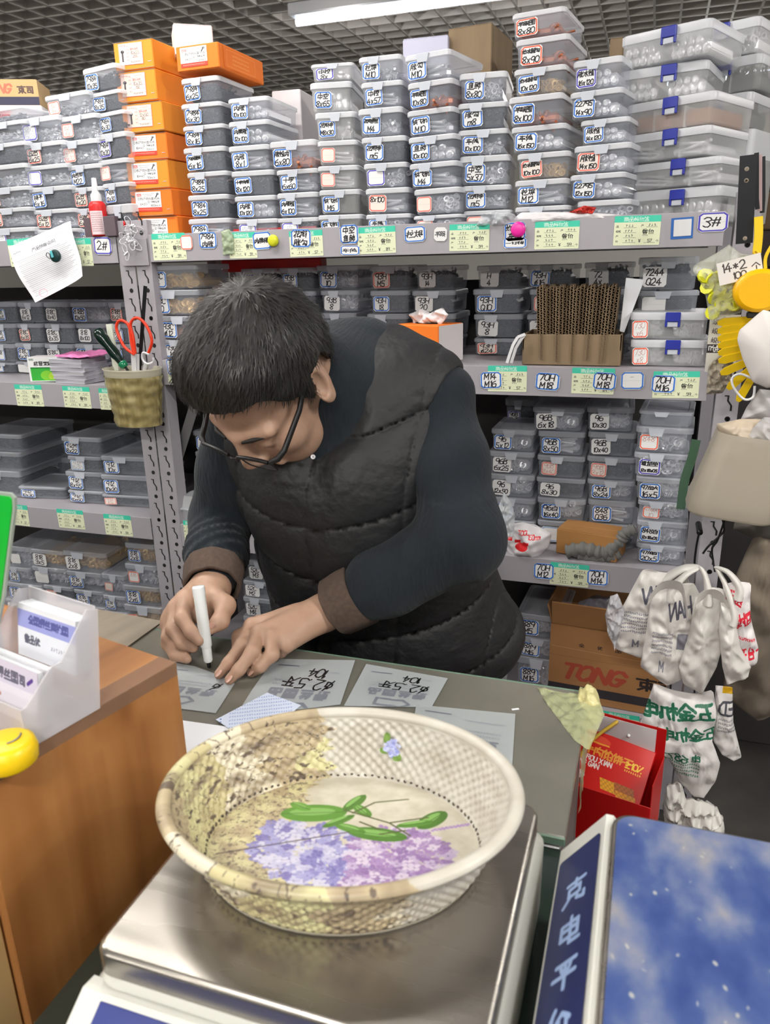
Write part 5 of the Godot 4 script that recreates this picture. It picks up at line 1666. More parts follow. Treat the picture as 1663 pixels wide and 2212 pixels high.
func counter_things() -> void:
	rng.seed = 77
	# papers and small printed bags
	var s := level_sheet([-90, 1330, 110, 1300, 352, 1345, 242, 1424, -80, 1440], CY + 0.0006, 0.003, -12)
	solo("card_sheet", s.mesh, M.grey_board, "large grey-brown cardboard sheet at the counter's left end behind the cards", "cardboard", s.at)
	var bags := [[[354, 1428, 420, 1440, 470, 1458, 507, 1477, 466, 1541, 378, 1530], "small clear printed bag under the marker tip", ["φ"], -176.0], [[592, 1424, 767, 1427, 735, 1522, 508, 1549, 545, 1490], "printed clear bag marked φ2.5牙 104 beside the man's flat hand", ["φ2.5牙", "104"], -172.0], [[791, 1435, 967, 1466, 932, 1528, 743, 1525], "printed clear bag marked φ2.5牙 104, the right one of two", ["φ2.5牙", "104"], -176.0], [[899, 1523, 1113, 1543, 1106, 1660, 880, 1640], "pale printed film sheet behind the basket's right rim, unmarked", [], -178.0]]
	for k in 4:
		s = level_sheet(bags[k][0], CY + 0.0012 + 0.0004 * k, 0.0007, bags[k][3])
		solo("printed_bag", s.mesh, clear_print("bag_print", bag_print(bags[k][2], k < 3), 0.85 if k < 3 else 0.7), bags[k][1], "bag", s.at, "")
	var pi := paper(256, 256, Color(0.80, 0.84, 0.92))
	for k in 16: disc(pi, Vector2(14, 12 + k * 16), 3.5, 3.5, Color(0.2, 0.3, 0.6))
	for k in 12: scribble(pi, 40, 20 + k * 19, 190, 7, Color(0.55, 0.62, 0.80), 0.9)
	s = level_sheet([466, 1555, 577, 1497, 650, 1524, 560, 1600, 520, 1590], CY + 0.0034, 0.0006, 28)
	solo("receipt_paper", s.mesh, tex_mat("receipt_print", pi, 0.7), "bluish punched receipt paper beside the basket's back rim", "paper", s.at)
	s = level_sheet([379, 1555, 500, 1572, 640, 1620, 500, 1700, 388, 1680], CY + 0.0012, 0.0008, -10)
	solo("paper_sheet", s.mesh, M.paper, "plain white paper sheet between the wooden box and the basket", "paper", s.at)
	var bit := MB.new()
	bit.box(Transform3D(Basis.from_euler(Vector3(0, 0.5, 0)), at_y(1113, 1532, CY + 0.001)), Vector3(0.010, 0.0012, 0.003), 0.0003)
	solo("paper_scrap", bit, M.paper, "tiny cream paper scrap on the bare grey counter", "scrap")

	# ---- stainless scale under the basket
	var o := thing("weighing_scale", "white weighing scale with a steel plate under the basket", "scale", Vector3(-0.203, CY - 0.013, -0.435))
	var g0 := o.position
	var steel := mat("stainless", Color(0.66, 0.64, 0.61), 0.28, 0.9)
	steel.roughness_texture = noise_tex(41, 0.03, [Color(0.55, 0.55, 0.55), Color(1, 1, 1)], 256, 3, Vector2(8, 1))
	steel.roughness = 0.36
	steel.uv1_triplanar = true
	steel.uv1_scale = Vector3(3, 3, 3)
	var pl := MB.new()
	var py := 1.09 - g0.y
	var pw := 0.284
	var pd := 0.248
	pl.loft([ring_at(pw, pd, 0.014, py - 0.020, 5), ring_at(pw, pd, 0.014, py - 0.004, 5), ring_at(pw - 0.002, pd - 0.002, 0.013, py - 0.0012, 5), ring_at(pw - 0.008, pd - 0.008, 0.011, py, 5)], true, false, true, false)
	pl.loft([ring_at(pw - 0.003, pd - 0.003, 0.013, py - 0.020, 5), ring_at(pw - 0.003, pd - 0.003, 0.013, py - 0.006, 5)], true, false, false, true)
	part("steel_plate", pl, steel, o, xf(Vector3(0, 0, -0.0195)))
	var ivory := mat("scale_body", Color(0.80, 0.80, 0.77), 0.4)
	var bd := MB.new()
	bd.loft([ring_at(pw + 0.004, 0.26, 0.015, 0.012, 4), ring_at(pw + 0.008, 0.262, 0.015, 0.02, 4), ring_at(pw + 0.010, 0.262, 0.016, py - 0.034, 4), ring_at(pw - 0.01, 0.24, 0.016, py - 0.024, 4)], true, true, true, false)
	part("scale_body", bd, ivory, o, xf(Vector3(0.001, 0, -0.02)))
	var cp := MB.new()                                 # the key panel slopes down towards the customer
	var prof := PackedVector2Array([Vector2(0.10, py - 0.030), Vector2(0.112, py - 0.028), Vector2(0.195, 0.045), Vector2(0.198, 0.012), Vector2(0.09, 0.012)])
	cp.slab(Transform3D(Basis(Vector3(0, 0, 1), Vector3.UP, Vector3(-1, 0, 0)), Vector3(0, 0, 0)), prof, -0.146, 0.147)
	part("key_panel_body", cp, ivory, o)
	var kp := MB.new()
	var pdir := (Vector2(0.195, 0.045) - Vector2(0.112, py - 0.028)).normalized()
	var pn := Vector3(0, -pdir.x, pdir.y) * -1.0
	pn = Vector3(0, pdir.x, -pdir.y)
	kp.box(Transform3D(Basis(Vector3(1, 0, 0), pn, Vector3(1, 0, 0).cross(pn)), Vector3(0.004, lerpf(py - 0.028, 0.045, 0.50), lerpf(0.112, 0.195, 0.50))), Vector3(0.266, 0.0016, 0.088), 0.0006)
	part("key_panel", kp, mat("key_blue", Color(0.15, 0.20, 0.46), 0.4), o)
	bd = MB.new()
	for q: Vector2 in [Vector2(-0.11, -0.11), Vector2(0.11, -0.11), Vector2(-0.11, 0.07), Vector2(0.11, 0.07)]: bd.lathe(xf(Vector3(q.x, 0, q.y)), [Vector2(0.014, 0), Vector2(0.014, 0.013)], 12)
	part("rubber_feet", bd, M.black_plastic, o)

	# ---- the basket
	o = thing("basket", "cream woven-pattern plastic basket printed with hydrangeas, on the steel plate", "basket", Vector3(-0.209, 1.0905, -0.477))
	o.rotation.y = 0.245
	var bh := 0.058
	var ax := 0.1415
	var az := 0.110
	var ring_r := func(v: float) -> float: return lerpf(0.80, 0.985, pow(v, 0.85))
	var wall := func(u: float, v: float, off: float) -> Vector3:
		var a := -u * TAU
		var weave := 0.0
		if v > 0.06 and v < 0.93:
			var row := floorf(v * 13.0)
			var cell := fposmod(u * 74.0 + fposmod(row, 2.0) * 0.5, 1.0)
			weave = 0.0011 * (sin(cell * TAU) * sin(fposmod(v * 13.0, 1.0) * PI))
		var r: float = ring_r.call(v)
		return Vector3(cos(a) * (ax * r + off + weave), 0.002 + v * bh, sin(a) * (az * r + off + weave))
	var wm := tex_mat("basket_wall", basket_wall(1024, 192), 0.42)
	var wb := MB.new()
	wb.sheet(444, 66, func(u, v): return wall.call(u, v, 0.0), Rect2(0, 1, 1, -1), true)
	wb.sheet(444, 66, func(u, v): return wall.call(u, v, -0.0028), Rect2(0, 1, 1, -1), true)
	part("basket_wall", wb, wm, o)
	var fb := MB.new()
	var fr := 0.802
	var prev := -1
	var base := fb.vert(Vector3(0, 0.0042, 0), Vector3.UP, Vector2(0.5, 0.5))
	for k in 64:
		var a := TAU * k / 64
		fb.vert(Vector3(cos(a) * ax * fr, 0.0042, sin(a) * az * fr), Vector3.UP, Vector2(0.5 + cos(a) * 0.485, 0.5 + sin(a) * 0.485))
	for k in 64: fb.tri(base, base + 1 + k, base + 1 + (k + 1) % 64)
	base = fb.vert(Vector3(0, 0.0006, 0), Vector3.DOWN, Vector2(0.9, 0.3))
	for k in 64:
		var a := TAU * k / 64
		fb.vert(Vector3(cos(a) * ax * fr, 0.0006, sin(a) * az * fr), Vector3.DOWN, Vector2(0.9, 0.3))
	for k in 64: fb.tri(base, base + 1 + k, base + 1 + (k + 1) % 64)
	part("basket_floor", fb, tex_mat("basket_floor", basket_floor(), 0.35), o)
	# a row of small dark slots where floor meets wall, a beaded ring, and the rolled rim
	var dots := MB.new()
	for k in 110:
		var a := TAU * k / 110
		dots.box(Transform3D(Basis(Vector3.UP, -a), Vector3(cos(a) * ax * 0.806, 0.0058, sin(a) * az * 0.806)), Vector3(0.003, 0.0034, 0.0034), 0.0008)
	part("floor_slots", dots, mat("basket_slot", Color(0.28, 0.25, 0.21), 0.7), o)
	var rim_pts := []
	var rim := MB.new()
	rim.sheet(180, 12, func(u, v):
		var a: float = -u * TAU
		var t: float = v * TAU
		var bead: float = 1.0 + 0.10 * sin(u * TAU * 90.0)
		return Vector3(cos(a) * (ax + cos(t) * 0.0058 * bead), bh + 0.001 + sin(t) * 0.0048 * bead, sin(a) * (az + cos(t) * 0.0058 * bead)), Rect2(0, 0.1, 1, 0.12), true)
	part("rim", rim, wm, o)
	var slots := MB.new()
	for k in 120:
		var a := TAU * k / 120
		var r: float = ring_r.call(0.90)
		slots.box(Transform3D(Basis(Vector3.UP, -a), Vector3(cos(a) * (ax * r + 0.0010), bh * 0.90, sin(a) * (az * r + 0.0010))), Vector3(0.0030, 0.0042, 0.0028), 0.0006)
	part("rim_slots", slots, mat("rim_slot", Color(0.50, 0.46, 0.41), 0.7), o)
	var hy := paper(128, 128, Color(0.87, 0.86, 0.83, 0.0))
	for p: Array in [[38, 30, 16, 26], [94, 104, 24, 16], [28, 84, 20, 14]]: disc_a(hy, Vector2(p[0], p[1]), p[2], p[3], Color(0.45, 0.58, 0.28))
	for k in 60: disc_a(hy, Vector2(66, 66) + Vector2(sqrt(rng.randf()) * 36, 0).rotated(rng.randf() * TAU), 9, 7, [Color(0.55, 0.58, 0.80), Color(0.66, 0.68, 0.86), Color(0.76, 0.78, 0.90)][k % 3])
	var fm := clear_print("flower_print", hy)
	fm.transparency = BaseMaterial3D.TRANSPARENCY_ALPHA_SCISSOR
	fm.alpha_scissor_threshold = 0.5
	var fl := MB.new()
	fl.sheet(10, 10, func(u, v): return wall.call(0.222 - 0.034 * u, 0.80 - 0.46 * v, -0.0052))
	part("flower_print", fl, fm, o)

	# ---- the blue scale on the side table
	o = thing("blue_scale", "weighing scale whose plate wears a scratched blue film", "scale", Vector3(0.168, 0.94, -0.32))
	g0 = o.position
	var bf := noise_tex(51, 0.011, [Color(0.17, 0.24, 0.46), Color(0.25, 0.32, 0.51), Color(0.35, 0.40, 0.54), Color(0.43, 0.46, 0.56), Color(0.52, 0.52, 0.55)], 512, 5, Vector2.ONE, [0.0, 0.38, 0.58, 0.74, 0.92])
	var bi: Image = bf.get_image()
	for k in 220: disc(bi, Vector2(rng.randf() * 512, rng.randf() * 512), rng.randf_range(1, 4), rng.randf_range(1, 3), Color(0.70, 0.69, 0.64, 0.8), rng.randf())
	for k in 420:
		var p := Vector2(370, 400) + Vector2(sqrt(rng.randf()) * 105, 0).rotated(rng.randf() * TAU) * Vector2(1, 1.1)
		disc(bi, p, rng.randf_range(6, 16), rng.randf_range(5, 12), Color(0.56, 0.55, 0.60, 0.5), rng.randf() * 3)
	var blue := tex_mat("blue_film", bi, 0.38)
	py = 1.11 - g0.y
	pl = MB.new()
	pl.loft([ring_at(0.336, 0.492, 0.018, py - 0.024, 6), ring_at(0.336, 0.492, 0.018, py - 0.005, 6), ring_at(0.332, 0.488, 0.016, py - 0.001, 6), ring_at(0.328, 0.484, 0.015, py - 0.0006, 6)], true, false, true, false)
	part("plate_rim", pl, steel, o)
	var bp := MB.new()
	bp.slab(Transform3D(Basis(Vector3.RIGHT, -PI / 2), Vector3(0, py - 0.0006, 0)), rrect(0.326, 0.482, 0.015, 6), 0, 0.0012, Rect2(-0.163, -0.241, 0.326, 0.482))
	part("blue_film", bp, blue, o)
	bd = MB.new()
	bd.loft([ring_at(0.30, 0.46, 0.02, 0.0, 4), ring_at(0.31, 0.47, 0.02, 0.01, 4), ring_at(0.31, 0.47, 0.02, py - 0.045, 4), ring_at(0.28, 0.44, 0.02, py - 0.024, 4)], true, true, true, false)
	part("scale_body", bd, ivory, o, xf(Vector3(0.004, 0, 0)))
	var cs := MB.new()
	# a console along the left side: its face slopes outward from the plate
	var cprof := PackedVector2Array([Vector2(-0.166, py - 0.006), Vector2(-0.172, py - 0.006), Vector2(-0.2075, py - 0.054), Vector2(-0.203, 0.006), Vector2(-0.150, 0.006), Vector2(-0.150, py - 0.026)])
	cs.slab(xf(), cprof, -0.246, 0.20)
	part("console_body", cs, ivory, o)
	var ki := paper(96, 736, Color(0.10, 0.14, 0.34))
	for k in 5: ink(ki, ["克", "电", "平", "价", "台"][k], 26, 66 + k * 72, 44, Color(0.60, 0.70, 0.86), 3.6)
	var kd := (Vector2(-0.2075, py - 0.054) - Vector2(-0.172, py - 0.006)).normalized()
	var kn := Vector3(kd.y, -kd.x, 0)
	var km := tag_mesh(0.052, 0.40, Rect2(0, 0, 1, 1), 0.05)
	part("console_panel", km, tex_mat("console_print", ki, 0.35), o, Transform3D(Basis(Vector3(-kd.x, -kd.y, 0), Vector3(0, 0, -1), Vector3(-kd.x, -kd.y, 0).cross(Vector3(0, 0, -1))), Vector3((-0.2075 - 0.172) / 2, py - 0.030, -0.026) + kn.normalized() * 0.0012))

	# ---- the wooden box on the counter
	var wood_t := noise_tex(61, 0.010, [Color(0.52, 0.33, 0.17), Color(0.62, 0.41, 0.22), Color(0.68, 0.47, 0.27), Color(0.58, 0.37, 0.19)], 512, 4, Vector2(1, 12))
	var wood := tri_mat("warm_wood", wood_t, Vector3(2.2, 2.2, 2.2), 0.45)
	o = thing("wooden_cabinet", "orange-brown wooden cabinet beside the scale at the left, cards on its top", "cabinet", Vector3(-0.461, 0, -0.627))
	o.rotation.y = deg_to_rad(-13)
	var ht := 1.145 - o.position.y
	bd = MB.new()
	bd.box(xf(Vector3(-0.19, ht / 2, 0.114)), Vector3(0.38, ht - 0.0005, 0.228), 0.0012)
	part("cabinet_body", bd, wood, o)
	bd = MB.new()
	bd.box(xf(Vector3(-0.03, ht / 2, 0.3145)), Vector3(0.34, ht - 0.002, 0.17), 0.0015)
	part("pale_end_board", bd, tri_mat("pale_wood", noise_tex(62, 0.01, [Color(0.72, 0.60, 0.40), Color(0.80, 0.68, 0.47)], 128, 3, Vector2(1, 8)), Vector3(2, 2, 2), 0.5), o, xf(Vector3(-0.15, 0, 0)))
	bd = MB.new()
	bd.box(xf(Vector3(-0.012, ht + 0.0004, 0.114)), Vector3(0.026, 0.0006, 0.226), 0.0002)
	bd.box(xf(Vector3(0.0005, ht - 0.007, 0.114)), Vector3(0.0006, 0.016, 0.226), 0.0002)
	part("clear_tape", bd, mat("clear_tape", Color(0.62, 0.50, 0.42, 0.35), 0.3), o)
	# ---- card holder
	o = thing("card_holder", "clear acrylic card holder on the wooden box's edge", "holder", Vector3(-0.499, 1.1458, -0.449))
	o.rotation.y = deg_to_rad(-13)
	var acr := mat("frosted_acrylic", Color(0.86, 0.85, 0.87, 0.45), 0.32)
	var sd := PackedVector2Array([Vector2(0, 0), Vector2(0.078, 0), Vector2(0.092, 0.100), Vector2(0.080, 0.104), Vector2(0.046, 0.066), Vector2(0.036, 0.066), Vector2(0.006, 0.040), Vector2(0, 0.040)])
	for x: float in [0.0, -0.104]:
		bd = MB.new()
		bd.slab(Transform3D(Basis(Vector3(0, 0, -1), Vector3.UP, Vector3(1, 0, 0)), Vector3(x, 0, 0)), sd, -0.0012, 0.0012)
		part("side_wall", bd, acr, o)
	bd = MB.new()
	bd.box(xf(Vector3(-0.052, 0.020, -0.001)), Vector3(0.102, 0.040, 0.002), 0.0006)
	bd.box(xf(Vector3(-0.052, 0.042, -0.036), 0, 0.2), Vector3(0.102, 0.044, 0.002), 0.0006)
	bd.box(xf(Vector3(-0.052, 0.052, -0.0835), 0, -0.14), Vector3(0.102, 0.104, 0.002), 0.0006)
	bd.box(xf(Vector3(-0.052, 0.001, -0.04)), Vector3(0.102, 0.002, 0.076), 0.0006)
	part("holder_shell", bd, acr, o)
	var c1 := paper(256, 150, Color(0.90, 0.91, 0.94))
	c1.fill_rect(Rect2i(0, 16, 256, 50), Color(0.62, 0.64, 0.87))
	for k in 7: ink(c1, ["全", "国", "螺", "丝", "博", "物", "国"][k] if k != 4 else "商", 50 + k * 25, 26, 22, Color(0.33, 0.35, 0.60), 2.4)
	ink(c1, "售品优", 30, 84, 22, Color(0.35, 0.36, 0.42), 2.2)
	scribble(c1, 150, 96, 90, 10, Color(0.6, 0.6, 0.65), 1.0)
	var c2 := paper(256, 150, Color(0.88, 0.87, 0.91))
	c2.fill_rect(Rect2i(0, 0, 256, 62), Color(0.82, 0.80, 0.88))
	for k in 4: ink(c2, ["螺", "丝", "国", "司"][k], 80 + k * 32, 22, 27, Color(0.36, 0.36, 0.44), 2.6)
	stroke(c2, Vector2(214, 40), Vector2(232, 26), Color(0.35, 0.24, 0.58), 5)
	for k in 3: disc(c2, Vector2(40 + k * 24, 96), 8, 6, Color(0.72, 0.50, 0.45))
	var cm := [tex_mat("card_print", c1, 0.5), tex_mat("card_print", c2, 0.5)]
	for k in 2:
		var stk := thing("business_cards", ["stack of cards with a lilac band in the holder's rear tier", "stack of cards with grey characters in the holder's front tier"][k], "cards", Vector3.ZERO)
		stk.transform = o.transform * xf(Vector3(-0.052, 0.040 if k == 0 else 0.008, -0.066 if k == 0 else -0.020), 0, -0.16)
		var cb := MB.new()
		for j in 14: cb.box(xf(Vector3(rng.randf_range(-0.0006, 0.0006), 0.027 + rng.randf_range(-0.0006, 0.0006), -0.013 + j * 0.0011)), Vector3(0.09, 0.054, 0.0008), 0.0)
		part("cards", cb, M.paper, stk)
		part("front_card", tag_mesh(0.09, 0.054, Rect2(0, 0, 1, 1), 0.01), cm[k], stk, xf(Vector3(0, 0.027, 0.0024)))
	# ---- yellow tape measure and green board
	o = thing("tape_measure", "round yellow tape measure on the wooden box at the left edge", "tape measure", Vector3(at_y(20, 1650, 1.145).x, 1.1458, at_y(20, 1650, 1.145).z))
	bd = MB.new()
	bd.lathe(xf(), [Vector2(0.021, 0), Vector2(0.0245, 0.003), Vector2(0.0255, 0.012), Vector2(0.0235, 0.020), Vector2(0.018, 0.0235), Vector2(0, 0.0245)], 28)
	part("tape_case", bd, M.yellow_plastic, o)
	bd = MB.new()
	var arc := []
	for k in 9: arc.append(Vector3(cos(k * 0.2 - 0.8) * 0.011, 0.0248, -sin(k * 0.2 - 0.8) * 0.011 - 0.003))
	bd.tube(arc, 0.0008, 5)
	part("printed_arc", bd, M.dull_steel, o)
	var gp := []
	for q: Array in [[-120, 1050], [22, 1066], [31, 1076], [32, 1100], [8, 1290], [-20, 1430], [-140, 1430]]: gp.append(at_z(q[0], q[1], -0.52))
	var ctr: Vector3 = gp[4]
	var gpoly := PackedVector2Array()
	for p: Vector3 in gp: gpoly.append(Vector2(p.x - ctr.x, p.y - ctr.y))
	o = thing("green_board", "bright green plastic sign board at the left edge of the view", "sign", ctr)
	bd = MB.new()
	bd.slab(xf(), gpoly, -0.003, 0.0)
	part("board_backing", bd, mat("board_rim", Color(0.62, 0.66, 0.62), 0.4), o)
	var inner := Geometry2D.offset_polygon(gpoly, -0.0028)
	bd = MB.new()
	bd.slab(xf(), inner[0], 0.0, 0.0012)
	part("green_face", bd, mat("vivid_green", Color(0.05, 0.72, 0.22), 0.4), o)
	bd = MB.new()
	bd.box(xf(Vector3(-0.05, 0.0, -0.02)), Vector3(0.03, 0.0, 0.0) + Vector3(0, 2.0 * absf(ctr.y - 1.146), 0.004), 0.001)
	part("board_prop", bd, M.board_rim, o)

# ---------------------------------------------------------------- small goods on and by the racks
func ph(px: Array, z: float) -> Array:      # pixels at one depth -> points
	var out := []
	for k in range(0, px.size(), 2): out.append(at_z(px[k], px[k + 1], z))
	return out
func smooth(pts: Array, per := 6) -> Array:
	var out := []
	for k in pts.size() - 1:
		for j in per:
			out.append(pts[k].cubic_interpolate(pts[k + 1], pts[maxi(k - 1, 0)], pts[mini(k + 2, pts.size() - 1)], float(j) / per))
	out.append(pts[-1])
	return out
func magnet(px: float, py: float, r: float, m: Material, label: String) -> void:
	var b := MB.new()
	b.lathe(Transform3D(Basis(Vector3.RIGHT, PI / 2), Vector3.ZERO), [Vector2(r, 0), Vector2(r, 0.003), Vector2(r * 0.9, 0.0055), Vector2(r * 0.6, 0.0075), Vector2(0, 0.008)], 24)
	solo("magnet", b, m, label, "magnet", xf(at_z(px, py, ZF) + Vector3(0, 0, 0.0035)))
func wire_clip(o: Node3D, at: Transform3D) -> void:
	var b := MB.new()
	b.tube(smooth([Vector3(0, 0, 0), Vector3(0.006, 0.010, 0.002), Vector3(0.004, 0.022, 0.004), Vector3(-0.004, 0.022, 0.004), Vector3(-0.006, 0.010, 0.002), Vector3(0, 0, 0)]), 0.0008, 5)
	b.tube(smooth([Vector3(0, 0, 0), Vector3(0.007, -0.008, 0.003), Vector3(0.003, -0.020, 0.006), Vector3(-0.003, -0.020, 0.006), Vector3(-0.007, -0.008, 0.003), Vector3(0, 0, 0)]), 0.0008, 5)
	b.box(xf(Vector3(0, -0.001, 0.003)), Vector3(0.014, 0.005, 0.005), 0.001)
	part("wire_clip", b, M.zinc, o, at)

func hanging_goods() -> void:
	rng.seed = 33
	magnet(592, 520, 0.0125, mat("lemon_plastic", Color(0.82, 0.83, 0.16), 0.35), "round lemon-yellow magnet on the top shelf lip")
	magnet(1120, 496, 0.0145, mat("pink_plastic", Color(0.90, 0.16, 0.62), 0.35), "round bright pink magnet on the top shelf lip")
	# red tray lying along the lip
	var o := thing("red_tray", "shallow red tray lying on the top deck behind the lip", "tray", at_z(590, 496, -1.63) + Vector3(0, -0.008, -0.01))
	var b := MB.new()
	b.box(xf(Vector3(0, 0.001, -0.03)), Vector3(0.205, 0.002, 0.07), 0.0005)
	b.box(xf(Vector3(0, 0.006, 0.005)), Vector3(0.205, 0.012, 0.002), 0.0008)
	b.box(xf(Vector3(0, 0.006, -0.065)), Vector3(0.205, 0.012, 0.002), 0.0008)
	part("tray_body", b, M.red_plastic, o)
	b = MB.new()
	b.box(xf(), Vector3(0.28, 0.03, 0.04), 0.003)
	solo("red_carton", b, M.red_plastic, "red carton in the shadow high on the second shelf", "carton", xf(at_z(590, 568, -1.85) + Vector3(0, -0.005, 0)))
	# film and papers on the lip at the right
	var ps := outline(-1.60, [1030, 488, 1040, 462, 1070, 456, 1110, 462, 1118, 470, 1100, 486])
	solo("film_scrap", puff(ps.poly, 0.012, 0.012, 50, 6), M.thin_film, "crumpled clear film on the lip left of the pink magnet", "film", ps.at)
	ps = outline(-1.605, [1108, 474, 1126, 458, 1260, 458, 1340, 464, 1334, 472, 1130, 484])
	solo("paper_pack", puff(ps.poly, 0.008, 0.004, 30, 7), mat("wrapped_paper", Color(0.84, 0.83, 0.84), 0.3), "flat pack of white papers lying on the lip above the pink magnet", "paper", ps.at)
	ps = outline(-1.60, [1228, 458, 1262, 444, 1288, 448, 1280, 462, 1250, 462])
	solo("red_scrap", puff(ps.poly, 0.004, 0.006, 60, 8), mat("red_film", Color(0.72, 0.16, 0.12), 0.35), "torn red wrapper scrap on the white papers", "scrap", ps.at)
	ps = outline(-1.596, [478, 500, 494, 494, 504, 508, 506, 548, 482, 552])
	solo("film_scrap", puff(ps.poly, 0.004, 0.003, 50, 9), mat("green_film", Color(0.66, 0.72, 0.60, 0.7), 0.3), "greenish tape flap on the lip left of the yellow magnet", "film", ps.at)
	# red glue bottle and dark little boxes
	o = thing("glue_bottle", "red glue bottle with a white pointed nozzle on the left top shelf", "bottle", Vector3(at_z(210, 500, -1.60).x, 1.632, -1.612))
	b = MB.new()
	b.lathe(xf(), [Vector2(0.0, 0), Vector2(0.019, 0), Vector2(0.020, 0.004), Vector2(0.020, 0.066), Vector2(0.017, 0.074), Vector2(0.012, 0.078)], 18)
	part("bottle_body", b, M.red_plastic, o)
	b = MB.new()
	b.lathe(xf(), [Vector2(0.0125, 0.077), Vector2(0.0125, 0.092), Vector2(0.009, 0.096), Vector2(0.0075, 0.100), Vector2(0.0055, 0.128), Vector2(0, 0.129)], 16)
	part("nozzle", b, M.white_plastic, o)
	var gi := paper(96, 160, Color(0.88, 0.80, 0.82))
	for k in 9: scribble(gi, 10, 12 + k * 15, 74, 7, Color(0.6, 0.35, 0.38), 0.8)
	b = MB.new()
	b.sheet(8, 2, func(u, v): return Vector3(sin((u - 0.3) * 1.6) * 0.0204, 0.056 - v * 0.052, cos((u - 0.3) * 1.6) * 0.0204))
	part("bottle_label", b, tex_mat("glue_print", gi, 0.5), o)
	for k in 2:
		b = MB.new()
		b.box(xf(Vector3(0, 0.02, 0)), Vector3(0.030, 0.044, 0.02), 0.001)
		o = solo("dark_box", b, mat("dull_mauve", Color(0.36, 0.31, 0.34), 0.6), ["small dark box with red print right of the glue bottle", "small dark box half hidden behind the glue bottle"][k], "box", xf(Vector3(at_z([243, 188][k], 500, -1.60).x, 1.633, -1.60 - 0.02 * k), 0.1))
	# binder wire clips clustered on the post's corner
	o = thing("wire_clips", "cluster of bent wire clips stuck on the left post's top", "clips", at_z(292, 520, ZF) + Vector3(0, 0, 0.010))
	for k in 9: wire_clip(o, xf(Vector3(rng.randf_range(-0.016, 0.016), rng.randf_range(-0.03, 0.05), rng.randf_range(0, 0.016)), rng.randf_range(-1, 1), rng.randf_range(-0.6, 0.6), rng.randf() * TAU))
	b = MB.new()
	b.lathe(xf(), [Vector2(0, 0), Vector2(0.009, 0), Vector2(0.009, 0.012), Vector2(0, 0.013)], 12)
	solo("bottle_cap", b, M.red_plastic, "small red cap standing above the post left of the wire clips", "cap", xf(at_z(274, 486, -1.61) + Vector3(0, -0.004, 0)))
	b = MB.new()
	b.lathe(xf(), [Vector2(0, 0), Vector2(0.010, 0), Vector2(0.010, 0.030), Vector2(0.006, 0.034), Vector2(0, 0.035)], 12)
	solo("ink_bottle", b, mat("navy_plastic", Color(0.08, 0.09, 0.20), 0.4), "tiny dark blue bottle behind the wire clips on the top shelf", "bottle", xf(at_z(296, 500, -1.63) + Vector3(0, -0.004, 0)))
	# steel bracket plate on the post
	b = MB.new()
	b.box(xf(), Vector3(0.072, 0.06, 0.002), 0.0006)
	solo("joint_plate", b, M.shelf_paint, "lavender steel plate joining the two racks below the wire clips", "plate", xf(at_z(292, 545, ZF) + Vector3(0, 0, 0.0022)))
	# contract paper held by a teal magnet clip
	var ci := paper(512, 512, Color(0.88, 0.88, 0.90))
	var gr := Color(0.40, 0.41, 0.45)
	ink(ci, "产品销售合同", 170, 92, 30, gr, 1.9)
	scribble(ci, 22, 70, 60, 12, gr, 1.4)
	scribble(ci, 300, 56, 120, 8, Color(0.6, 0.6, 0.64), 1.0)
	for k in 22: scribble(ci, 28 + (k % 3) * 6, 150 + k * 15, 360 + (k * 53) % 80, 6, Color(0.52, 0.53, 0.58).lightened(0.1 * (k % 3)), 0.9)
	for k in 20: stroke(ci, Vector2(100, 470) + Vector2(34, 0).rotated(k * TAU / 20), Vector2(100, 470) + Vector2(34, 0).rotated((k + 1) * TAU / 20), Color(0.80, 0.50, 0.55), 1.4)
	o = thing("contract_paper", "tilted printed white paper clipped to the left shelf lip by a teal magnet", "paper", at_z(105, 560, -1.585))
	var c00 := at_z(18, 534, -1.575) - o.position
	var c10 := at_z(152, 477, -1.585) - o.position
	var c01 := at_z(70, 654, -1.55) - o.position
	var c11 := at_z(192, 596, -1.565) - o.position
	for sd in 2:
		b = MB.new()
		b.sheet(14, 18, func(u, v):
			var p: Vector3 = c00.lerp(c10, u).lerp(c01.lerp(c11, u), v)
			return p + Vector3(-0.004 * sin(v * PI), 0, 0.010 * sin(v * 5.0 + u * 2.0) * v + 0.016 * pow(u, 6.0) * v - 0.0006 * sd))
		part("printed_face" if sd == 0 else "back_face", b, tex_mat("contract_print", ci, 0.7) if sd == 0 else M.paper, o)
	o = thing("magnet_clip", "teal round magnet clip holding the printed paper on the left lip", "clip", at_z(122, 553, -1.560))
	b = MB.new()
	b.lathe(Transform3D(Basis(Vector3.RIGHT, PI / 2), Vector3.ZERO), [Vector2(0.0135, 0), Vector2(0.0145, 0.002), Vector2(0.0145, 0.006), Vector2(0.012, 0.009), Vector2(0, 0.0095)], 24)
	part("clip_disc", b, mat("teal_plastic", Color(0.08, 0.20, 0.20), 0.35), o)
	b = MB.new()
	b.box(xf(Vector3(-0.004, 0.004, 0.0105), 0, 0, 0.2), Vector3(0.006, 0.016, 0.003), 0.0008)
	part("clip_strip", b, mat("aqua_plastic", Color(0.36, 0.72, 0.76), 0.4), o)
	b = MB.new()
	b.tube(smooth([Vector3(-0.012, 0.002, 0.004), Vector3(-0.022, 0.008, 0.004), Vector3(-0.026, 0.001, 0.004), Vector3(-0.018, -0.005, 0.004), Vector3(-0.012, -0.003, 0.004)]), 0.0009, 5)
	part("wire_loop", b, M.black_plastic, o)
	# taped pot of tools on the left post
	o = thing("tool_pot", "translucent pot wrapped in brown tape, fixed to the left post", "pot", at_z(300, 915, -1.555) + Vector3(0, 0.0, 0.0))
	var g0 := o.position
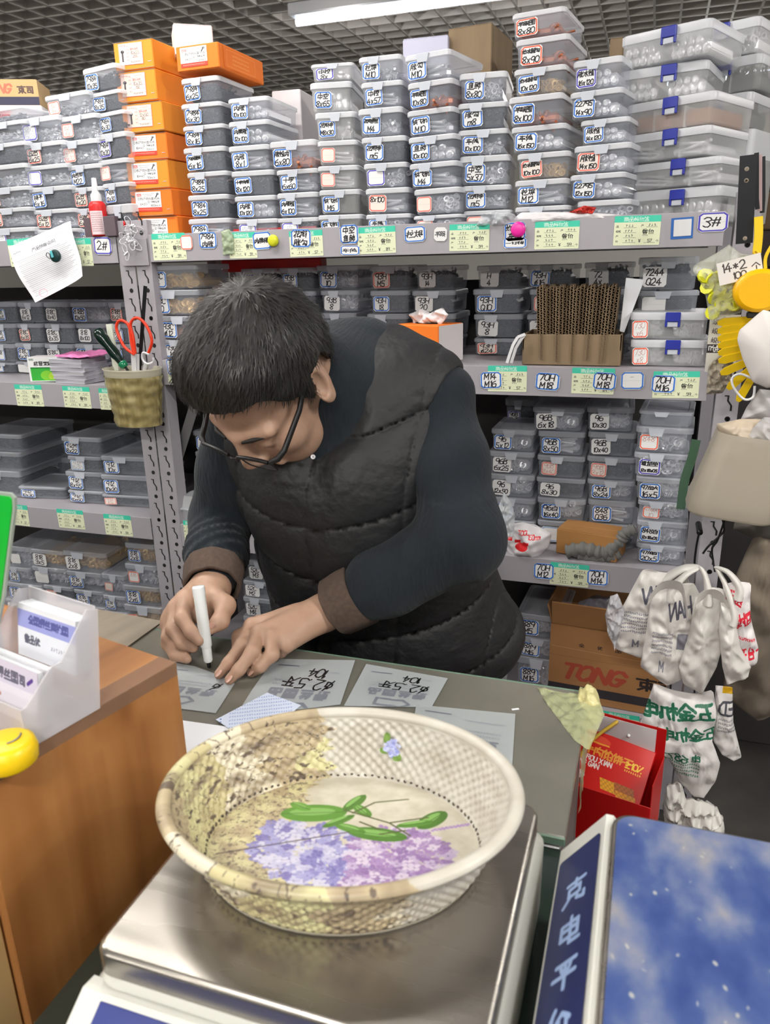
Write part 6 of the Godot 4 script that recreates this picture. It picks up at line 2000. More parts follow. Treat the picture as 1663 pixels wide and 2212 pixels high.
	var wt := at_z(240, 795, -1.555).distance_to(at_z(352, 795, -1.555)) / 2
	var hh := at_z(295, 795, -1.555).y - g0.y
	b = MB.new()
	b.lathe(Transform3D(Basis.from_scale(Vector3(1, 1, 0.72)), Vector3.ZERO), [Vector2(wt * 0.74, 0), Vector2(wt * 0.78, 0.004), Vector2(wt * 0.90, hh * 0.5), Vector2(wt, hh * 0.97), Vector2(wt * 1.04, hh), Vector2(wt * 0.97, hh), Vector2(wt * 0.93, hh * 0.9)], 28)
	part("pot_body", b, mat("cloudy_plastic", Color(0.76, 0.74, 0.66, 0.72), 0.35), o)
	var tp := tri_mat("brown_tape", noise_tex(71, 0.03, [Color(0.40, 0.36, 0.22), Color(0.56, 0.51, 0.34), Color(0.70, 0.66, 0.50)], 256, 4, Vector2(1, 3)), Vector3(5, 5, 5), 0.16)
	tp.heightmap_enabled = true
	tp.heightmap_texture = noise_tex(72, 0.03, [Color.BLACK, Color.WHITE], 128, 4, Vector2(3, 1))
	tp.heightmap_scale = 0.1
	b = MB.new()
	b.sheet(60, 24, func(u, v):
		var a: float = u * TAU
		var r: float = wt * (0.78 + 0.20 * v) + 0.0022 + 0.0012 * sin(u * 9.0 + v * 26.0) + 0.0005 * sin(u * 40.0 - v * 33.0)
		return Vector3(cos(a) * r, hh * (-0.01 + 0.88 * v), -sin(a) * r * 0.74), Rect2(0, 0, 1, 1), true)
	part("tape_wrap", b, tp, o)
	# tools in it
	var t0 := g0 + Vector3(0, 0.02, 0)
	b = MB.new()
	var gt := at_z(207, 712, -1.545)
	var ge := at_z(272, 795, -1.552)
	var gd := (ge - gt).normalized()
	b.tube([gt, gt + gd * 0.003, gt + gd * 0.012, gt + gd * 0.03, gt + gd * 0.045, gt + gd * 0.07, gt + gd * 0.082, gt + gd * 0.095], [0.004, 0.011, 0.0145, 0.0145, 0.0115, 0.0135, 0.010, 0.009], 14)
	o = thing("screwdriver", "screwdriver with a dark green translucent handle in the taped pot", "screwdriver")
	part("handle", b, mat("bottle_green", Color(0.02, 0.12, 0.09), 0.15), o)
	b = MB.new()
	b.tube([gt + gd * 0.094, gt + gd * 0.097, gt + gd * 0.106, gt + gd * 0.110], [0.008, 0.0105, 0.0105, 0.007], 14)
	part("collar", b, mat("emerald", Color(0.02, 0.42, 0.28), 0.15), o)
	b = MB.new()
	b.cyl(gt + gd * 0.105, gt + gd * 0.16, 0.0032, 8)
	part("shank", b, M.black_steel, o)
	o = thing("scissors", "scissors with orange-red loop handles standing in the taped pot", "scissors")
	var sr := mat("scissor_red", Color(0.86, 0.22, 0.10), 0.35)
	for lp: Array in [[291, 766, 268, 748, 252, 712, 256, 694, 268, 694, 279, 706, 284, 740, 289, 764], [292, 764, 288, 730, 282, 702, 290, 688, 304, 690, 320, 710, 328, 738, 320, 764]]:
		b = MB.new()
		b.tube(smooth(ph(lp, -1.552)), 0.0036, 8)
		part("handle_loop", b, sr, o)
	b = MB.new()
	rib(b, ph([288, 764, 290, 800, 294, 850], -1.553), 0.013, 0.002)
	rib(b, ph([296, 764, 296, 800, 298, 850], -1.556), 0.013, 0.002)
	part("blades", b, M.zinc, o)
	b = MB.new()
	rib(b, ph([314, 618, 308, 700, 302, 785, 298, 850], -1.565), 0.0085, 0.003)
	solo("file_blade", b, M.black_steel, "long dark flat file standing upright in the taped pot", "file")
	b = MB.new()
	b.tube(smooth(ph([322, 766, 309, 762, 308, 776, 318, 786, 331, 782, 331, 772], -1.55)), 0.0028, 8)
	b.cyl(at_z(316, 784, -1.55), at_z(300, 850, -1.555), 0.0045, 8)
	solo("wrench", b, M.zinc, "small open-end wrench sticking out of the taped pot", "wrench")
	b = MB.new()
	rib(b, ph([236, 700, 252, 800], -1.575), 0.016, 0.006)
	solo("paint_tube", b, mat("pale_tube", Color(0.84, 0.86, 0.80), 0.4), "pale tube with a green end behind the screwdriver in the pot", "tube")

	# ---------------- right post
	b = MB.new()
	rib(b, ph([1617, 335, 1612, 430, 1607, 526], -1.47), 0.026, 0.003)
	o = thing("steel_strap", "black punched steel strap hanging at the upper right", "strap")
	part("strap_bar", b, M.black_steel, o)
	b = MB.new()
	for q: Array in [[1613, 365], [1612, 390], [1609, 515]]: b.lathe(Transform3D(Basis(Vector3.RIGHT, PI / 2), at_z(q[0], q[1], -1.4676)), [Vector2(0.0035, -0.001), Vector2(0.0035, 0.0004), Vector2(0, 0.0004)], 12)
	part("punched_hole", b, M.grey_board, o)
	for k in 3:
		b = MB.new()
		rib(b, ph([1634 + k * 7, 330 + k * 4, 1634 + k * 7, 430, 1636 + k * 5, 452 + k * 4], -1.49 - k * 0.006), 0.007, 0.002)
		solo("blade_strip", b, [M.black_steel, mat("rosy_strip", Color(0.66, 0.56, 0.56), 0.4), M.black_steel][k], ["dark thin strip just right of the punched steel strap", "rosy thin strip second right of the punched steel strap", "dark thin strip third right of the punched steel strap"][k], "strip")
	# yellow cutter
	o = thing("paper_cutter", "yellow-handled cutter hanging below the black strips", "cutter")
	b = MB.new()
	rib(b, smooth(ph([1638, 468, 1638, 510, 1634, 548], -1.465)), 0.013, 0.006)
	part("cutter_handle", b, M.yellow_plastic, o)
	b = MB.new()
	rib(b, ph([1632, 548, 1628, 580], -1.465), 0.008, 0.0016)
	part("cutter_blade", b, M.zinc, o)
	b = MB.new()
	b.tube(smooth(ph([1628, 546, 1634, 553, 1637, 546, 1631, 541, 1628, 546], -1.46)), 0.0016, 6)
	part("cutter_ring", b, M.yellow_plastic, o)
	# bag of yellow washers
	ps = outline(-1.45, [1575, 528, 1600, 548, 1640, 552, 1648, 575, 1622, 640, 1600, 676, 1575, 682, 1540, 700, 1532, 690, 1524, 640, 1512, 608, 1495, 584, 1500, 572, 1545, 548])
	o = thing("washer_bag", "clear bag of yellow washers with a white paper tag, hanging at right", "bag")
	o.transform = ps.at
	part("bag_film", puff(ps.poly, 0.020, 0.008, 34, 11), mat("clear_film", Color(0.86, 0.87, 0.82, 0.32), 0.3), o)
	var ti := paper(192, 120, Color(0.88, 0.86, 0.84))
	ink(ti, "14*2", 16, 14, 44, Color(0.25, 0.22, 0.2), 3)
	ink(ti, "100", 60, 70, 34, Color(0.25, 0.22, 0.2), 2.6)
	ink(ti, "个", 148, 44, 34, Color(0.25, 0.22, 0.2), 2.2)
	part("paper_tag", tag_mesh(0.066, 0.036, Rect2(0, 0, 1, 1), 0.02), tex_mat("washer_tag", ti, 0.6), o, Transform3D(Basis(Vector3(0, 0, 1), 0.24), at_z(1598, 582, -1.418) - ps.at.origin))
	b = MB.new()
	for k in 46:
		var p := at_z(rng.randf_range(1518, 1612), rng.randf_range(585, 690), -1.45)
		var rel := Vector2(p.x - ps.at.origin.x, p.y - ps.at.origin.y)
		if not Geometry2D.is_point_in_polygon(rel * 1.22, ps.poly): continue
		ring_piece(b, Transform3D(Basis.from_euler(Vector3(PI / 2 + rng.randf_range(-0.7, 0.7), 0, rng.randf_range(-0.7, 0.7))), p + Vector3(0, 0, rng.randf_range(-0.006, 0.008))), 0.0125, 0.005, 0.004)
	tag(part(numbered("washer_heap"), b, mat("washer_yellow", Color(0.86, 0.86, 0.10), 0.4), self), "loose lemon-yellow plastic washers inside the hanging clear bag", "washers", "", "stuff")
	# oval yellow tape measure on a yellow cord
	o = thing("tape_measure", "yellow oval tape measure hanging from a yellow cord at right", "tape measure", at_z(1640, 628, -1.42))
	g0 = o.position
	b = MB.new()
	var oval := PackedVector2Array()
	for k in 28: oval.append(Vector2(cos(TAU * k / 28) * 0.040, sin(TAU * k / 28) * 0.0345))
	var rings := []
	for q: Array in [[0.80, -0.013], [0.95, -0.012], [1.0, -0.006], [1.0, 0.006], [0.95, 0.011], [0.80, 0.0135]]:
		var r := PackedVector3Array()
		for p in oval: r.append(Vector3(p.x * q[0], p.y * q[0], q[1]))
		rings.append(r)
	b.loft(rings, true, true, true, false)
	part("tape_case", b, mat("deep_yellow", Color(0.95, 0.72, 0.02), 0.35), o)
	b = MB.new()
	rib(b, smooth([Vector3(0.005, 0.034, 0), Vector3(0.004, 0.055, 0), Vector3(0.02, 0.09, 0), Vector3(0.035, 0.13, 0)]), 0.005, 0.002)
	part("cord", b, M.yellow_plastic, o)
	b = MB.new()
	b.box(xf(Vector3(0.0, -0.038, 0)), Vector3(0.03, 0.010, 0.014), 0.002)
	part("tape_stop", b, M.black_plastic, o)
	# fan of yellow tags, mask, white loop
	for k in 9:
		b = MB.new()
		var p0 := at_z(1632, 690 + k * 14, -1.45)
		var an: float = [0.10, 0.16, 0.2, 0.22, 0.25, 0.3, 0.5, 0.85, 1.2][k]
		b.slab(Transform3D(Basis.from_euler(Vector3(0.2, 0, an)), p0), PackedVector2Array([Vector2(0.01, -0.006), Vector2(0.01, 0.006), Vector2(-0.05, 0.007), Vector2(-0.059, 0.003), Vector2(-0.059, -0.003), Vector2(-0.05, -0.007)]), -0.002, 0.002)
		solo("yellow_strip", b, M.yellow_plastic, "yellow plastic strip of the hanging fan, %s from the top" % ["first", "second", "third", "fourth", "fifth", "sixth", "seventh", "eighth", "last"][k], "strip", Transform3D.IDENTITY, "yellow strips behind the mask")
	ps = outline(-1.41, [1648, 668, 1672, 676, 1720, 690, 1720, 830, 1656, 838, 1626, 826, 1604, 776, 1592, 735, 1596, 714])
	o = thing("face_mask", "folded white face mask hanging at the right edge", "mask")
	o.transform = ps.at
	part("mask_shell", puff(ps.poly, 0.022, 0.001, 10, 12), mat("mask_white", Color(0.86, 0.84, 0.83), 0.85), o)
	b = MB.new()
	b.tube(smooth(ph([1628, 820, 1600, 808, 1582, 816, 1584, 836, 1606, 862, 1626, 858, 1630, 834], -1.42)), 0.0022, 6)
	part("ear_loop", b, M.white_plastic, o, ps.at.affine_inverse())
	# printed price strip and crumpled films below
	var si := paper(128, 320, Color(0.82, 0.81, 0.78))
	si.fill_rect(Rect2i(0, 20, 128, 34), Color(0.16, 0.14, 0.15))
	si.fill_rect(Rect2i(0, 190, 128, 40), Color(0.16, 0.14, 0.15))
	ink(si, "购物", 8, 196, 28, Color(0.9, 0.9, 0.9), 2)
	for k in 3: ink(si, "规格:", 14, 74 + k * 42, 24, Color(0.3, 0.28, 0.28), 1.5)
	part("price_strip", tag_mesh(0.05, 0.12, Rect2(0, 0, 1, 1), 0.02), tex_mat("strip_print", si, 0.6), self, xf(at_z(1562, 730, -1.50)))
	tag(get_node("price_strip"), "printed paper strip with black bands hanging under the yellow washers", "paper")
	ps = outline(-1.49, [1530, 790, 1560, 760, 1584, 780, 1580, 820, 1560, 850, 1525, 852])
	solo("film_scrap", puff(ps.poly, 0.016, 0.016, 60, 16), mat("dusty_film", Color(0.66, 0.62, 0.55, 0.75), 0.3), "dusty crumpled film stuck on the post below the paper strip", "film", ps.at)
	# cut-down jug holding folded bags
	o = thing("cut_jug", "cloudy white cut-off plastic jug wired to the right post", "jug", at_z(1572, 1108, -1.44))
	g0 = o.position
	var jw := 0.074
	var jr := []
	for q: Array in [[0.93, 0.0, 0.94], [1.0, 0.006, 1.0], [1.02, 0.03, 1.02], [0.97, 0.06, 0.98], [0.92, 0.115, 0.93], [0.93, 0.118, 0.94], [0.91, 0.122, 0.92], [0.90, 0.150, 0.9]]:
		var r := PackedVector3Array()
		for p in rrect(2 * jw * q[0], 0.105 * q[2], 0.028, 6): r.append(Vector3(p.x + q[1] * 0.12, q[1], p.y))
		jr.append(r)
	b = MB.new()
	b.loft(jr, true, true, false, false)
	part("jug_body", b, mat("cloudy_jug", Color(0.68, 0.645, 0.585, 0.88), 0.38), o, Transform3D(Basis.from_euler(Vector3(0, 0, -0.10)), Vector3.ZERO))
	ps = outline(-1.45, [1548, 915, 1600, 905, 1650, 905, 1720, 940, 1716, 1010, 1620, 1010, 1560, 1000])
	solo("folded_bags", puff(ps.poly, 0.03, 0.012, 30, 17), mat("creamy_film", Color(0.80, 0.74, 0.66, 0.85), 0.35), "folded cream plastic bags stuffed in the cut-off jug", "bags", ps.at)
	ps = outline(-1.43, [1610, 940, 1650, 900, 1690, 905, 1720, 960, 1690, 990, 1640, 975])
	solo("folded_bags", puff(ps.poly, 0.03, 0.02, 40, 18), mat("shiny_film", Color(0.84, 0.84, 0.86, 0.55), 0.3), "shiny clear crumpled bag on top in the cut-off jug", "bags", ps.at)
	b = MB.new()
	rib(b, smooth(ph([1504, 950, 1494, 990, 1478, 1040, 1470, 1100], -1.50)), 0.016, 0.0012)
	solo("green_ribbon", b, mat("green_tape", Color(0.30, 0.44, 0.34, 0.8), 0.4), "torn green plastic ribbon hanging before the clear stack", "ribbon")
	# milky ladle-like pouch above, right of the jug
	ps = outline(-1.47, [1640, 840, 1720, 850, 1720, 905, 1600, 905, 1612, 880])
	solo("grey_pouch", puff(ps.poly, 0.012, 0.006, 20, 19), mat("grey_pouch", Color(0.70, 0.69, 0.70), 0.5), "pale grey pouch behind the mask's ear loop", "pouch", ps.at)
	# wire hooks
	b = MB.new()
	b.tube(smooth(ph([1510, 1150, 1504, 1180, 1500, 1215, 1502, 1228, 1508, 1222], -1.50)), 0.0022, 6)
	b.lathe(Transform3D(Basis(Vector3.RIGHT, PI / 2), at_z(1511, 1149, -1.51)), [Vector2(0.006, -0.05), Vector2(0.006, 0.004), Vector2(0, 0.005)], 10)
	solo("wire_hook", b, M.black_plastic, "black wire hook on the right post, the left of two", "hook")
	b = MB.new()
	b.tube(smooth(ph([1566, 1120, 1556, 1150, 1548, 1170, 1538, 1185, 1540, 1210, 1544, 1235], -1.47)), 0.0020, 6)
	b.tube(smooth(ph([1560, 1120, 1564, 1145, 1552, 1160, 1530, 1180, 1518, 1196], -1.47)), 0.0020, 6)
	solo("wire_hook", b, M.black_plastic, "twisted black wire hook under the cut-off jug", "hook")
	# the bunch of white carrier bags
	var cw := mat("carrier_white", Color(0.86, 0.85, 0.83), 0.4)
	cw.backlight_enabled = true
	cw.backlight = Color(0.35, 0.34, 0.33)
	var hi := paper(256, 320, Color(0.86, 0.85, 0.83))
	ink(hi, "HAN", 60, 40, 46, Color(0.35, 0.35, 0.40), 4, 0, 0.3)
	hi.fill_rect(Rect2i(30, 150, 70, 46), Color(0.52, 0.52, 0.56))
	for k in 6: scribble(hi, 120, 150 + k * 12, 90, 6, Color(0.5, 0.5, 0.55), 1)
	ink(hi, "M", 150, 240, 30, Color(0.5, 0.5, 0.55), 2.4)
	hi.flip_x()
	var hm := tex_mat("grey_print_bag", hi, 0.4)
	var ri := paper(256, 320, Color(0.87, 0.85, 0.85))
	var rr := Color(0.86, 0.16, 0.24)
	ink(ri, "配送", 40, 24, 40, rr, 3.4, 0, 0.2)
	ink(ri, "同城配送", 60, 130, 44, rr, 3.6, 0, -0.35)
	scribble(ri, 100, 190, 120, 9, rr, 1.6)
	ink(ri, "货平台一", 90, 262, 44, rr, 3.6, 0, -0.35)
	var rm := tex_mat("red_letter_bag", ri, 0.4)
	var lobes := [   # outline, depth, thickness, material, label
		[[1398, 1230, 1440, 1238, 1480, 1234, 1490, 1260, 1452, 1320, 1440, 1400, 1405, 1430, 1330, 1402, 1312, 1370, 1350, 1300, 1386, 1232], -1.49, 0.012, hm, "white carrier bag with grey printing, outermost left of the hanging bunch"],
		[[1408, 1285, 1452, 1262, 1498, 1258, 1520, 1300, 1498, 1400, 1470, 1470, 1440, 1482, 1382, 1440, 1394, 1370], -1.465, 0.012, hm, "white carrier bag with grey printing hanging second from left"],
		[[1500, 1290, 1530, 1268, 1560, 1270, 1580, 1300, 1566, 1380, 1548, 1440, 1516, 1500, 1476, 1478, 1466, 1440, 1490, 1360], -1.450, 0.014, cw, "plain white carrier bag in the middle of the hanging bunch"],
		[[1556, 1300, 1584, 1310, 1600, 1400, 1622, 1440, 1616, 1462, 1570, 1480, 1560, 1440, 1552, 1360], -1.435, 0.018, cw, "thick plain white bag stack right of the middle of the bunch"],
		[[1560, 1262, 1596, 1256, 1622, 1260, 1620, 1330, 1638, 1400, 1636, 1428, 1610, 1450, 1592, 1400, 1574, 1330], -1.445, 0.014, rm, "white carrier bag with red lettering at the right of the bunch"],
	]
	for L: Array in lobes:
		ps = outline(L[1], L[0])
		o = thing("carrier_bag", L[4], "bag", Vector3.ZERO, 0.0, "white carrier bags on the hooks")
		o.transform = ps.at
		part("bag_body", puff(ps.poly, L[2], 0.009, 26, 20 + int(L[0][0])), L[3], o)
		# its gathered neck runs up to the hook
		b = MB.new()
		var nk := at_z(1512 if L[0][0] < 1530 else 1546, 1226, -1.47)
		var top := at_z(L[0][2], L[0][3] + 12, L[1])
		var mid := (nk + top) / 2 + Vector3(0, 0.012, 0.006)
		b.tube(smooth([top + Vector3(0, -0.02, 0), top, mid, nk]), [0.022, 0.022, 0.021, 0.020, 0.019, 0.018, 0.017, 0.016, 0.015, 0.014, 0.013, 0.012, 0.011, 0.011, 0.010, 0.010, 0.009, 0.008, 0.006], 10, true, 0.45)
		part("bag_neck", b, cw, o, ps.at.affine_inverse())
	for lp: Array in [[[1400, 1300, 1428, 1268, 1468, 1268, 1480, 1300, 1486, 1340], "wide white handle loop at the left of the hanging bunch"], [[1500, 1330, 1506, 1300, 1530, 1284, 1556, 1290, 1574, 1320], "arched white handle loop in the middle of the bunch"]]:
		b = MB.new()
		b.sheet(16, 3, func(u, v):
			var pts := ph(lp[0], -1.425)
			var f: float = u * 4.0
			var i0 := mini(int(f), 3)
			return pts[i0].cubic_interpolate(pts[i0 + 1], pts[maxi(i0 - 1, 0)], pts[mini(i0 + 2, 4)], f - i0) + Vector3(0, 0.010 - v * 0.024, -v * 0.016))
		solo("bag_handle", b, cw, lp[1], "bag handle")
	ps = outline(-1.47, [1318, 1288, 1334, 1282, 1350, 1320, 1340, 1360, 1328, 1402, 1312, 1360, 1306, 1330])
	solo("plastic_bag", puff(ps.poly, 0.02, 0.02, 50, 41), M.shiny_film, "twisted clear plastic bag left of the hanging white bunch", "bag", ps.at)
	# lower bags
	var gi2 := paper(256, 384, Color(0.86, 0.85, 0.84))
	var gn := Color(0.16, 0.42, 0.32)
	ink(gi2, "五金机电", 40, 40, 48, gn, 4.2, 0, 0.12)
	ink(gi2, "五金机电城", 20, 120, 38, gn, 3.2, 0, 0.12)
	ink(gi2, "地址:", 150, 180, 26, gn, 2)
	ink(gi2, "电:6877", 60, 214, 26, gn, 2, 0, 0.1)
	for k in 4: scribble(gi2, 60, 250 + k * 13, 110, 6, Color(0.35, 0.55, 0.46), 1, )
	frame(gi2, Rect2(196, 268, 34, 62), gn, 3, 6)
	ink(gi2, "S", 202, 282, 28, gn, 3.6)
	stroke(gi2, Vector2(150, 300), Vector2(166, 274), gn, 2); stroke(gi2, Vector2(166, 274), Vector2(182, 300), gn, 2); stroke(gi2, Vector2(182, 300), Vector2(150, 300), gn, 2)
	gi2.flip_x()
	ps = outline(-1.47, [1412, 1476, 1450, 1490, 1500, 1500, 1540, 1490, 1548, 1540, 1538, 1600, 1556, 1650, 1545, 1690, 1520, 1722, 1500, 1722, 1470, 1690, 1446, 1640, 1402, 1640, 1368, 1600, 1390, 1540])
	o = thing("carrier_bag", "white bag with green lettering hanging low under the bunch", "bag")
	o.transform = ps.at
	part("bag_body", puff(ps.poly, 0.020, 0.010, 22, 51), tex_mat("green_print_bag", gi2, 0.4), o)
	var gi3 := paper(128, 256, Color(0.84, 0.83, 0.82))
	gi3.fill_rect(Rect2i(50, 0, 50, 22), Color(0.80, 0.62, 0.08))
	ink(gi3, "CED", 24, 50, 40, Color(0.3, 0.3, 0.33), 3.6)
	for k in 4: scribble(gi3, 30, 104 + k * 12, 70, 6, Color(0.5, 0.5, 0.52), 1)
	gi3.flip_x()
	ps = outline(-1.485, [1545, 1480, 1582, 1484, 1584, 1560, 1602, 1636, 1586, 1644, 1560, 1630, 1540, 1600])
	o = thing("carrier_bag", "narrow white bag with dark mirrored letters behind the green-lettered bag", "bag")
	o.transform = ps.at
	part("bag_body", puff(ps.poly, 0.014, 0.008, 26, 52), tex_mat("dark_print_bag", gi3, 0.4), o)
	for L: Array in [[[1470, 1730, 1500, 1728, 1540, 1738, 1562, 1765, 1566, 1800, 1470, 1800, 1462, 1770], "crumpled white bag bundle low at the right, behind the blue scale"], [[1440, 1700, 1470, 1690, 1484, 1730, 1476, 1780, 1436, 1780, 1430, 1740], "smaller crumpled bag right of the red gift bag"]]:
		ps = outline(-1.46, L[0])
		solo("crumpled_bag", puff(ps.poly, 0.04, 0.024, 40, 61 + int(L[0][0])), cw, L[1], "bag", ps.at)
	# dim cloths further right
	for L: Array in [[[1590, 1240, 1640, 1130, 1730, 1090, 1760, 1500, 1640, 1560, 1560, 1500], "dull beige cloth sack hanging behind the carrier bags", Color(0.46, 0.42, 0.37)], [[1600, 1060, 1690, 980, 1760, 1000, 1760, 1180, 1640, 1170, 1580, 1140], "grey cloth bundle behind the cut-off jug", Color(0.40, 0.38, 0.36)]]:
		ps = outline(-1.62, L[0])
		solo("cloth_sack", puff(ps.poly, 0.05, 0.014, 12, 71 + int(L[0][0])), mat("sack_cloth", L[2], 0.95), L[1], "sack", ps.at)
	b = MB.new()
	b.cyl(Vector3(0.16, 1.175, -1.628), Vector3(0.56, 1.175, -1.628), 0.006, 10)
	b.cyl(Vector3(0.165, 1.175, -1.628), Vector3(0.165, 1.175, -1.605), 0.009, 10)
	solo("hanging_rail", b, M.black_steel, "thin dark rail off the right post that carries the cloth sacks", "rail")
	# shelf and cartons beyond at the upper right edge
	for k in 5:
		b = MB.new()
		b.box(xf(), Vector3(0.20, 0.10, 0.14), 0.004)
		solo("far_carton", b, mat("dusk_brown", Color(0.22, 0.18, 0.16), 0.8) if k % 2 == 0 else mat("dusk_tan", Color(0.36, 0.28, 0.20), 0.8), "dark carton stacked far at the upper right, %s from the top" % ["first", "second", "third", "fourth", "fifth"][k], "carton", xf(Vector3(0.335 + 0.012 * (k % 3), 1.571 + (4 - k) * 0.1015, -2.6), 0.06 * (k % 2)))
	b = MB.new()
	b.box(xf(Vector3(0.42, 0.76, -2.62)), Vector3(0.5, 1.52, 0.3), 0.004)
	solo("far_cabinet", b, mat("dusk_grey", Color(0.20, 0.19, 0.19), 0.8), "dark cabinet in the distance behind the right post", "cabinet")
	# red gift bag with a biscuit carton in it
	o = thing("gift_bag", "red paper gift bag with yellow rope handle beside the counter", "bag", Vector3(-0.045, 0.40, -1.12))
	o.rotation.y = deg_to_rad(-12)
	g0 = o.position
	var gw := 0.225
	var gdp := 0.085
	var gh := 0.345
	var rp := mat("gift_red", Color(0.74, 0.06, 0.06), 0.4)
	for s: Array in [[Vector3(0, 0, gdp / 2), Vector3(gw, gh, 0.0012)], [Vector3(0, 0.045, -gdp / 2), Vector3(gw, gh + 0.09, 0.0012)], [Vector3(gw / 2, 0.02, 0), Vector3(0.0012, gh + 0.04, gdp)], [Vector3(-gw / 2, 0.02, 0), Vector3(0.0012, gh + 0.04, gdp)]]:
		b = MB.new()
		b.box(xf(s[0] + Vector3(0, gh / 2, 0)), s[1], 0.0004)
		part("bag_panel", b, rp, o)
	b = MB.new()
	b.box(xf(Vector3(0, 0.001, 0)), Vector3(gw, 0.002, gdp), 0.0004)
	part("bag_floor", b, rp, o)
	b = MB.new()
	b.box(xf(Vector3(0, gh + 0.06, -gdp / 2 + 0.0012)), Vector3(gw - 0.03, 0.05, 0.0008), 0.0)
	part("white_lining", b, M.white_card, o)
	var fi := paper(256, 192, Color(0.72, 0.05, 0.06))
	ink(fi, "食品", 40, 20, 64, Color(0.92, 0.80, 0.78), 3.6)
	ink(fi, "n Food", 20, 108, 52, Color(0.92, 0.80, 0.78), 4.4)
	part("bag_print", tag_mesh(0.07, 0.052, Rect2(0, 0, 1, 1), 0.02), tex_mat("food_print", fi, 0.4), o, xf(Vector3(0.062, gh - 0.095, gdp / 2 + 0.0014)))
	b = MB.new()
	var rope := smooth([Vector3(0.02, gh + 0.065, -gdp / 2 + 0.004), Vector3(0.035, gh + 0.085, -gdp / 2 + 0.01), Vector3(0.0, gh + 0.05, 0.0), Vector3(-0.03, gh - 0.02, gdp / 2 + 0.006), Vector3(-0.02, gh - 0.045, gdp / 2 + 0.006), Vector3(0.0, gh - 0.05, gdp / 2 + 0.005)], 10)
	b.tube(rope, 0.0028, 8)
	part("rope_handle", b, mat("rope_yellow", Color(0.80, 0.66, 0.22), 0.6), o)
	b = MB.new()
	b.lathe(Transform3D(Basis(Vector3.RIGHT, PI / 2), Vector3(0.055, gh + 0.062, -gdp / 2 + 0.0016)), [Vector2(0.0025, 0), Vector2(0.0025, 0.004), Vector2(0, 0.005)], 10)
	part("eyelet", b, M.white_plastic, o)
	var bi := paper(320, 256, Color(0.82, 0.10, 0.07))
	disc(bi, Vector2(110, 34), 44, 20, Color(0.90, 0.30, 0.20))
	stroke(bi, Vector2(70, 48), Vector2(150, 46), Color(0.95, 0.66, 0.2), 3)
	ink(bi, "牛肉馅饼干", 60, 62, 36, Color(0.92, 0.62, 0.22), 3.4)
	ink(bi, "NIU ROU XIAN", 34, 106, 20, Color(0.95, 0.9, 0.88), 2.2)
	ink(bi, "BING GAN", 34, 132, 20, Color(0.95, 0.9, 0.88), 2.2)
	ink(bi, "≥10%", 230, 74, 26, Color(0.96, 0.80, 0.25), 2.8)
	scribble(bi, 230, 108, 66, 8, Color(0.95, 0.75, 0.3), 1.1)
	disc(bi, Vector2(60, 196), 34, 20, Color(0.88, 0.86, 0.84))
	disc(bi, Vector2(56, 224), 44, 14, Color(0.45, 0.28, 0.30))
	for q: Array in [[190, 200, Color(0.93, 0.68, 0.18)], [246, 196, Color(0.72, 0.42, 0.20)], [260, 226, Color(0.90, 0.62, 0.16)]]:
		for y in 44:
			for x in 78: bi.set_pixel(clampi(q[0] - 39 + x + y / 3, 0, 319), clampi(q[1] - 22 + y, 0, 255), q[2].darkened(0.12 * float((x / 9 + y / 9) % 2)))
	o = thing("biscuit_carton", "red biscuit carton with cracker picture inside the gift bag", "carton")
	o.transform = Transform3D(Basis.from_euler(Vector3(-0.62, deg_to_rad(-12), -0.10)), g0 + Vector3(0.030, gh + 0.012, -0.004))
	b = MB.new()
	b.box(xf(Vector3(0, 0, -0.012)), Vector3(0.135, 0.10, 0.022), 0.001)
	part("carton_body", b, rp, o)
	part("front_print", tag_mesh(0.133, 0.098, Rect2(0, 0, 1, 1), 0.01), tex_mat("biscuit_print", bi, 0.35), o, xf(Vector3(0, 0, -0.0004)))
	b = MB.new()
	b.box(xf(Vector3(0, 0.1995, 0)), Vector3(0.24, 0.399, 0.20), 0.003)
	solo("plain_carton", b, M.cardboard, "brown carton on the floor under the red gift bag", "carton", xf(Vector3(-0.05, 0, -1.13), -0.2))

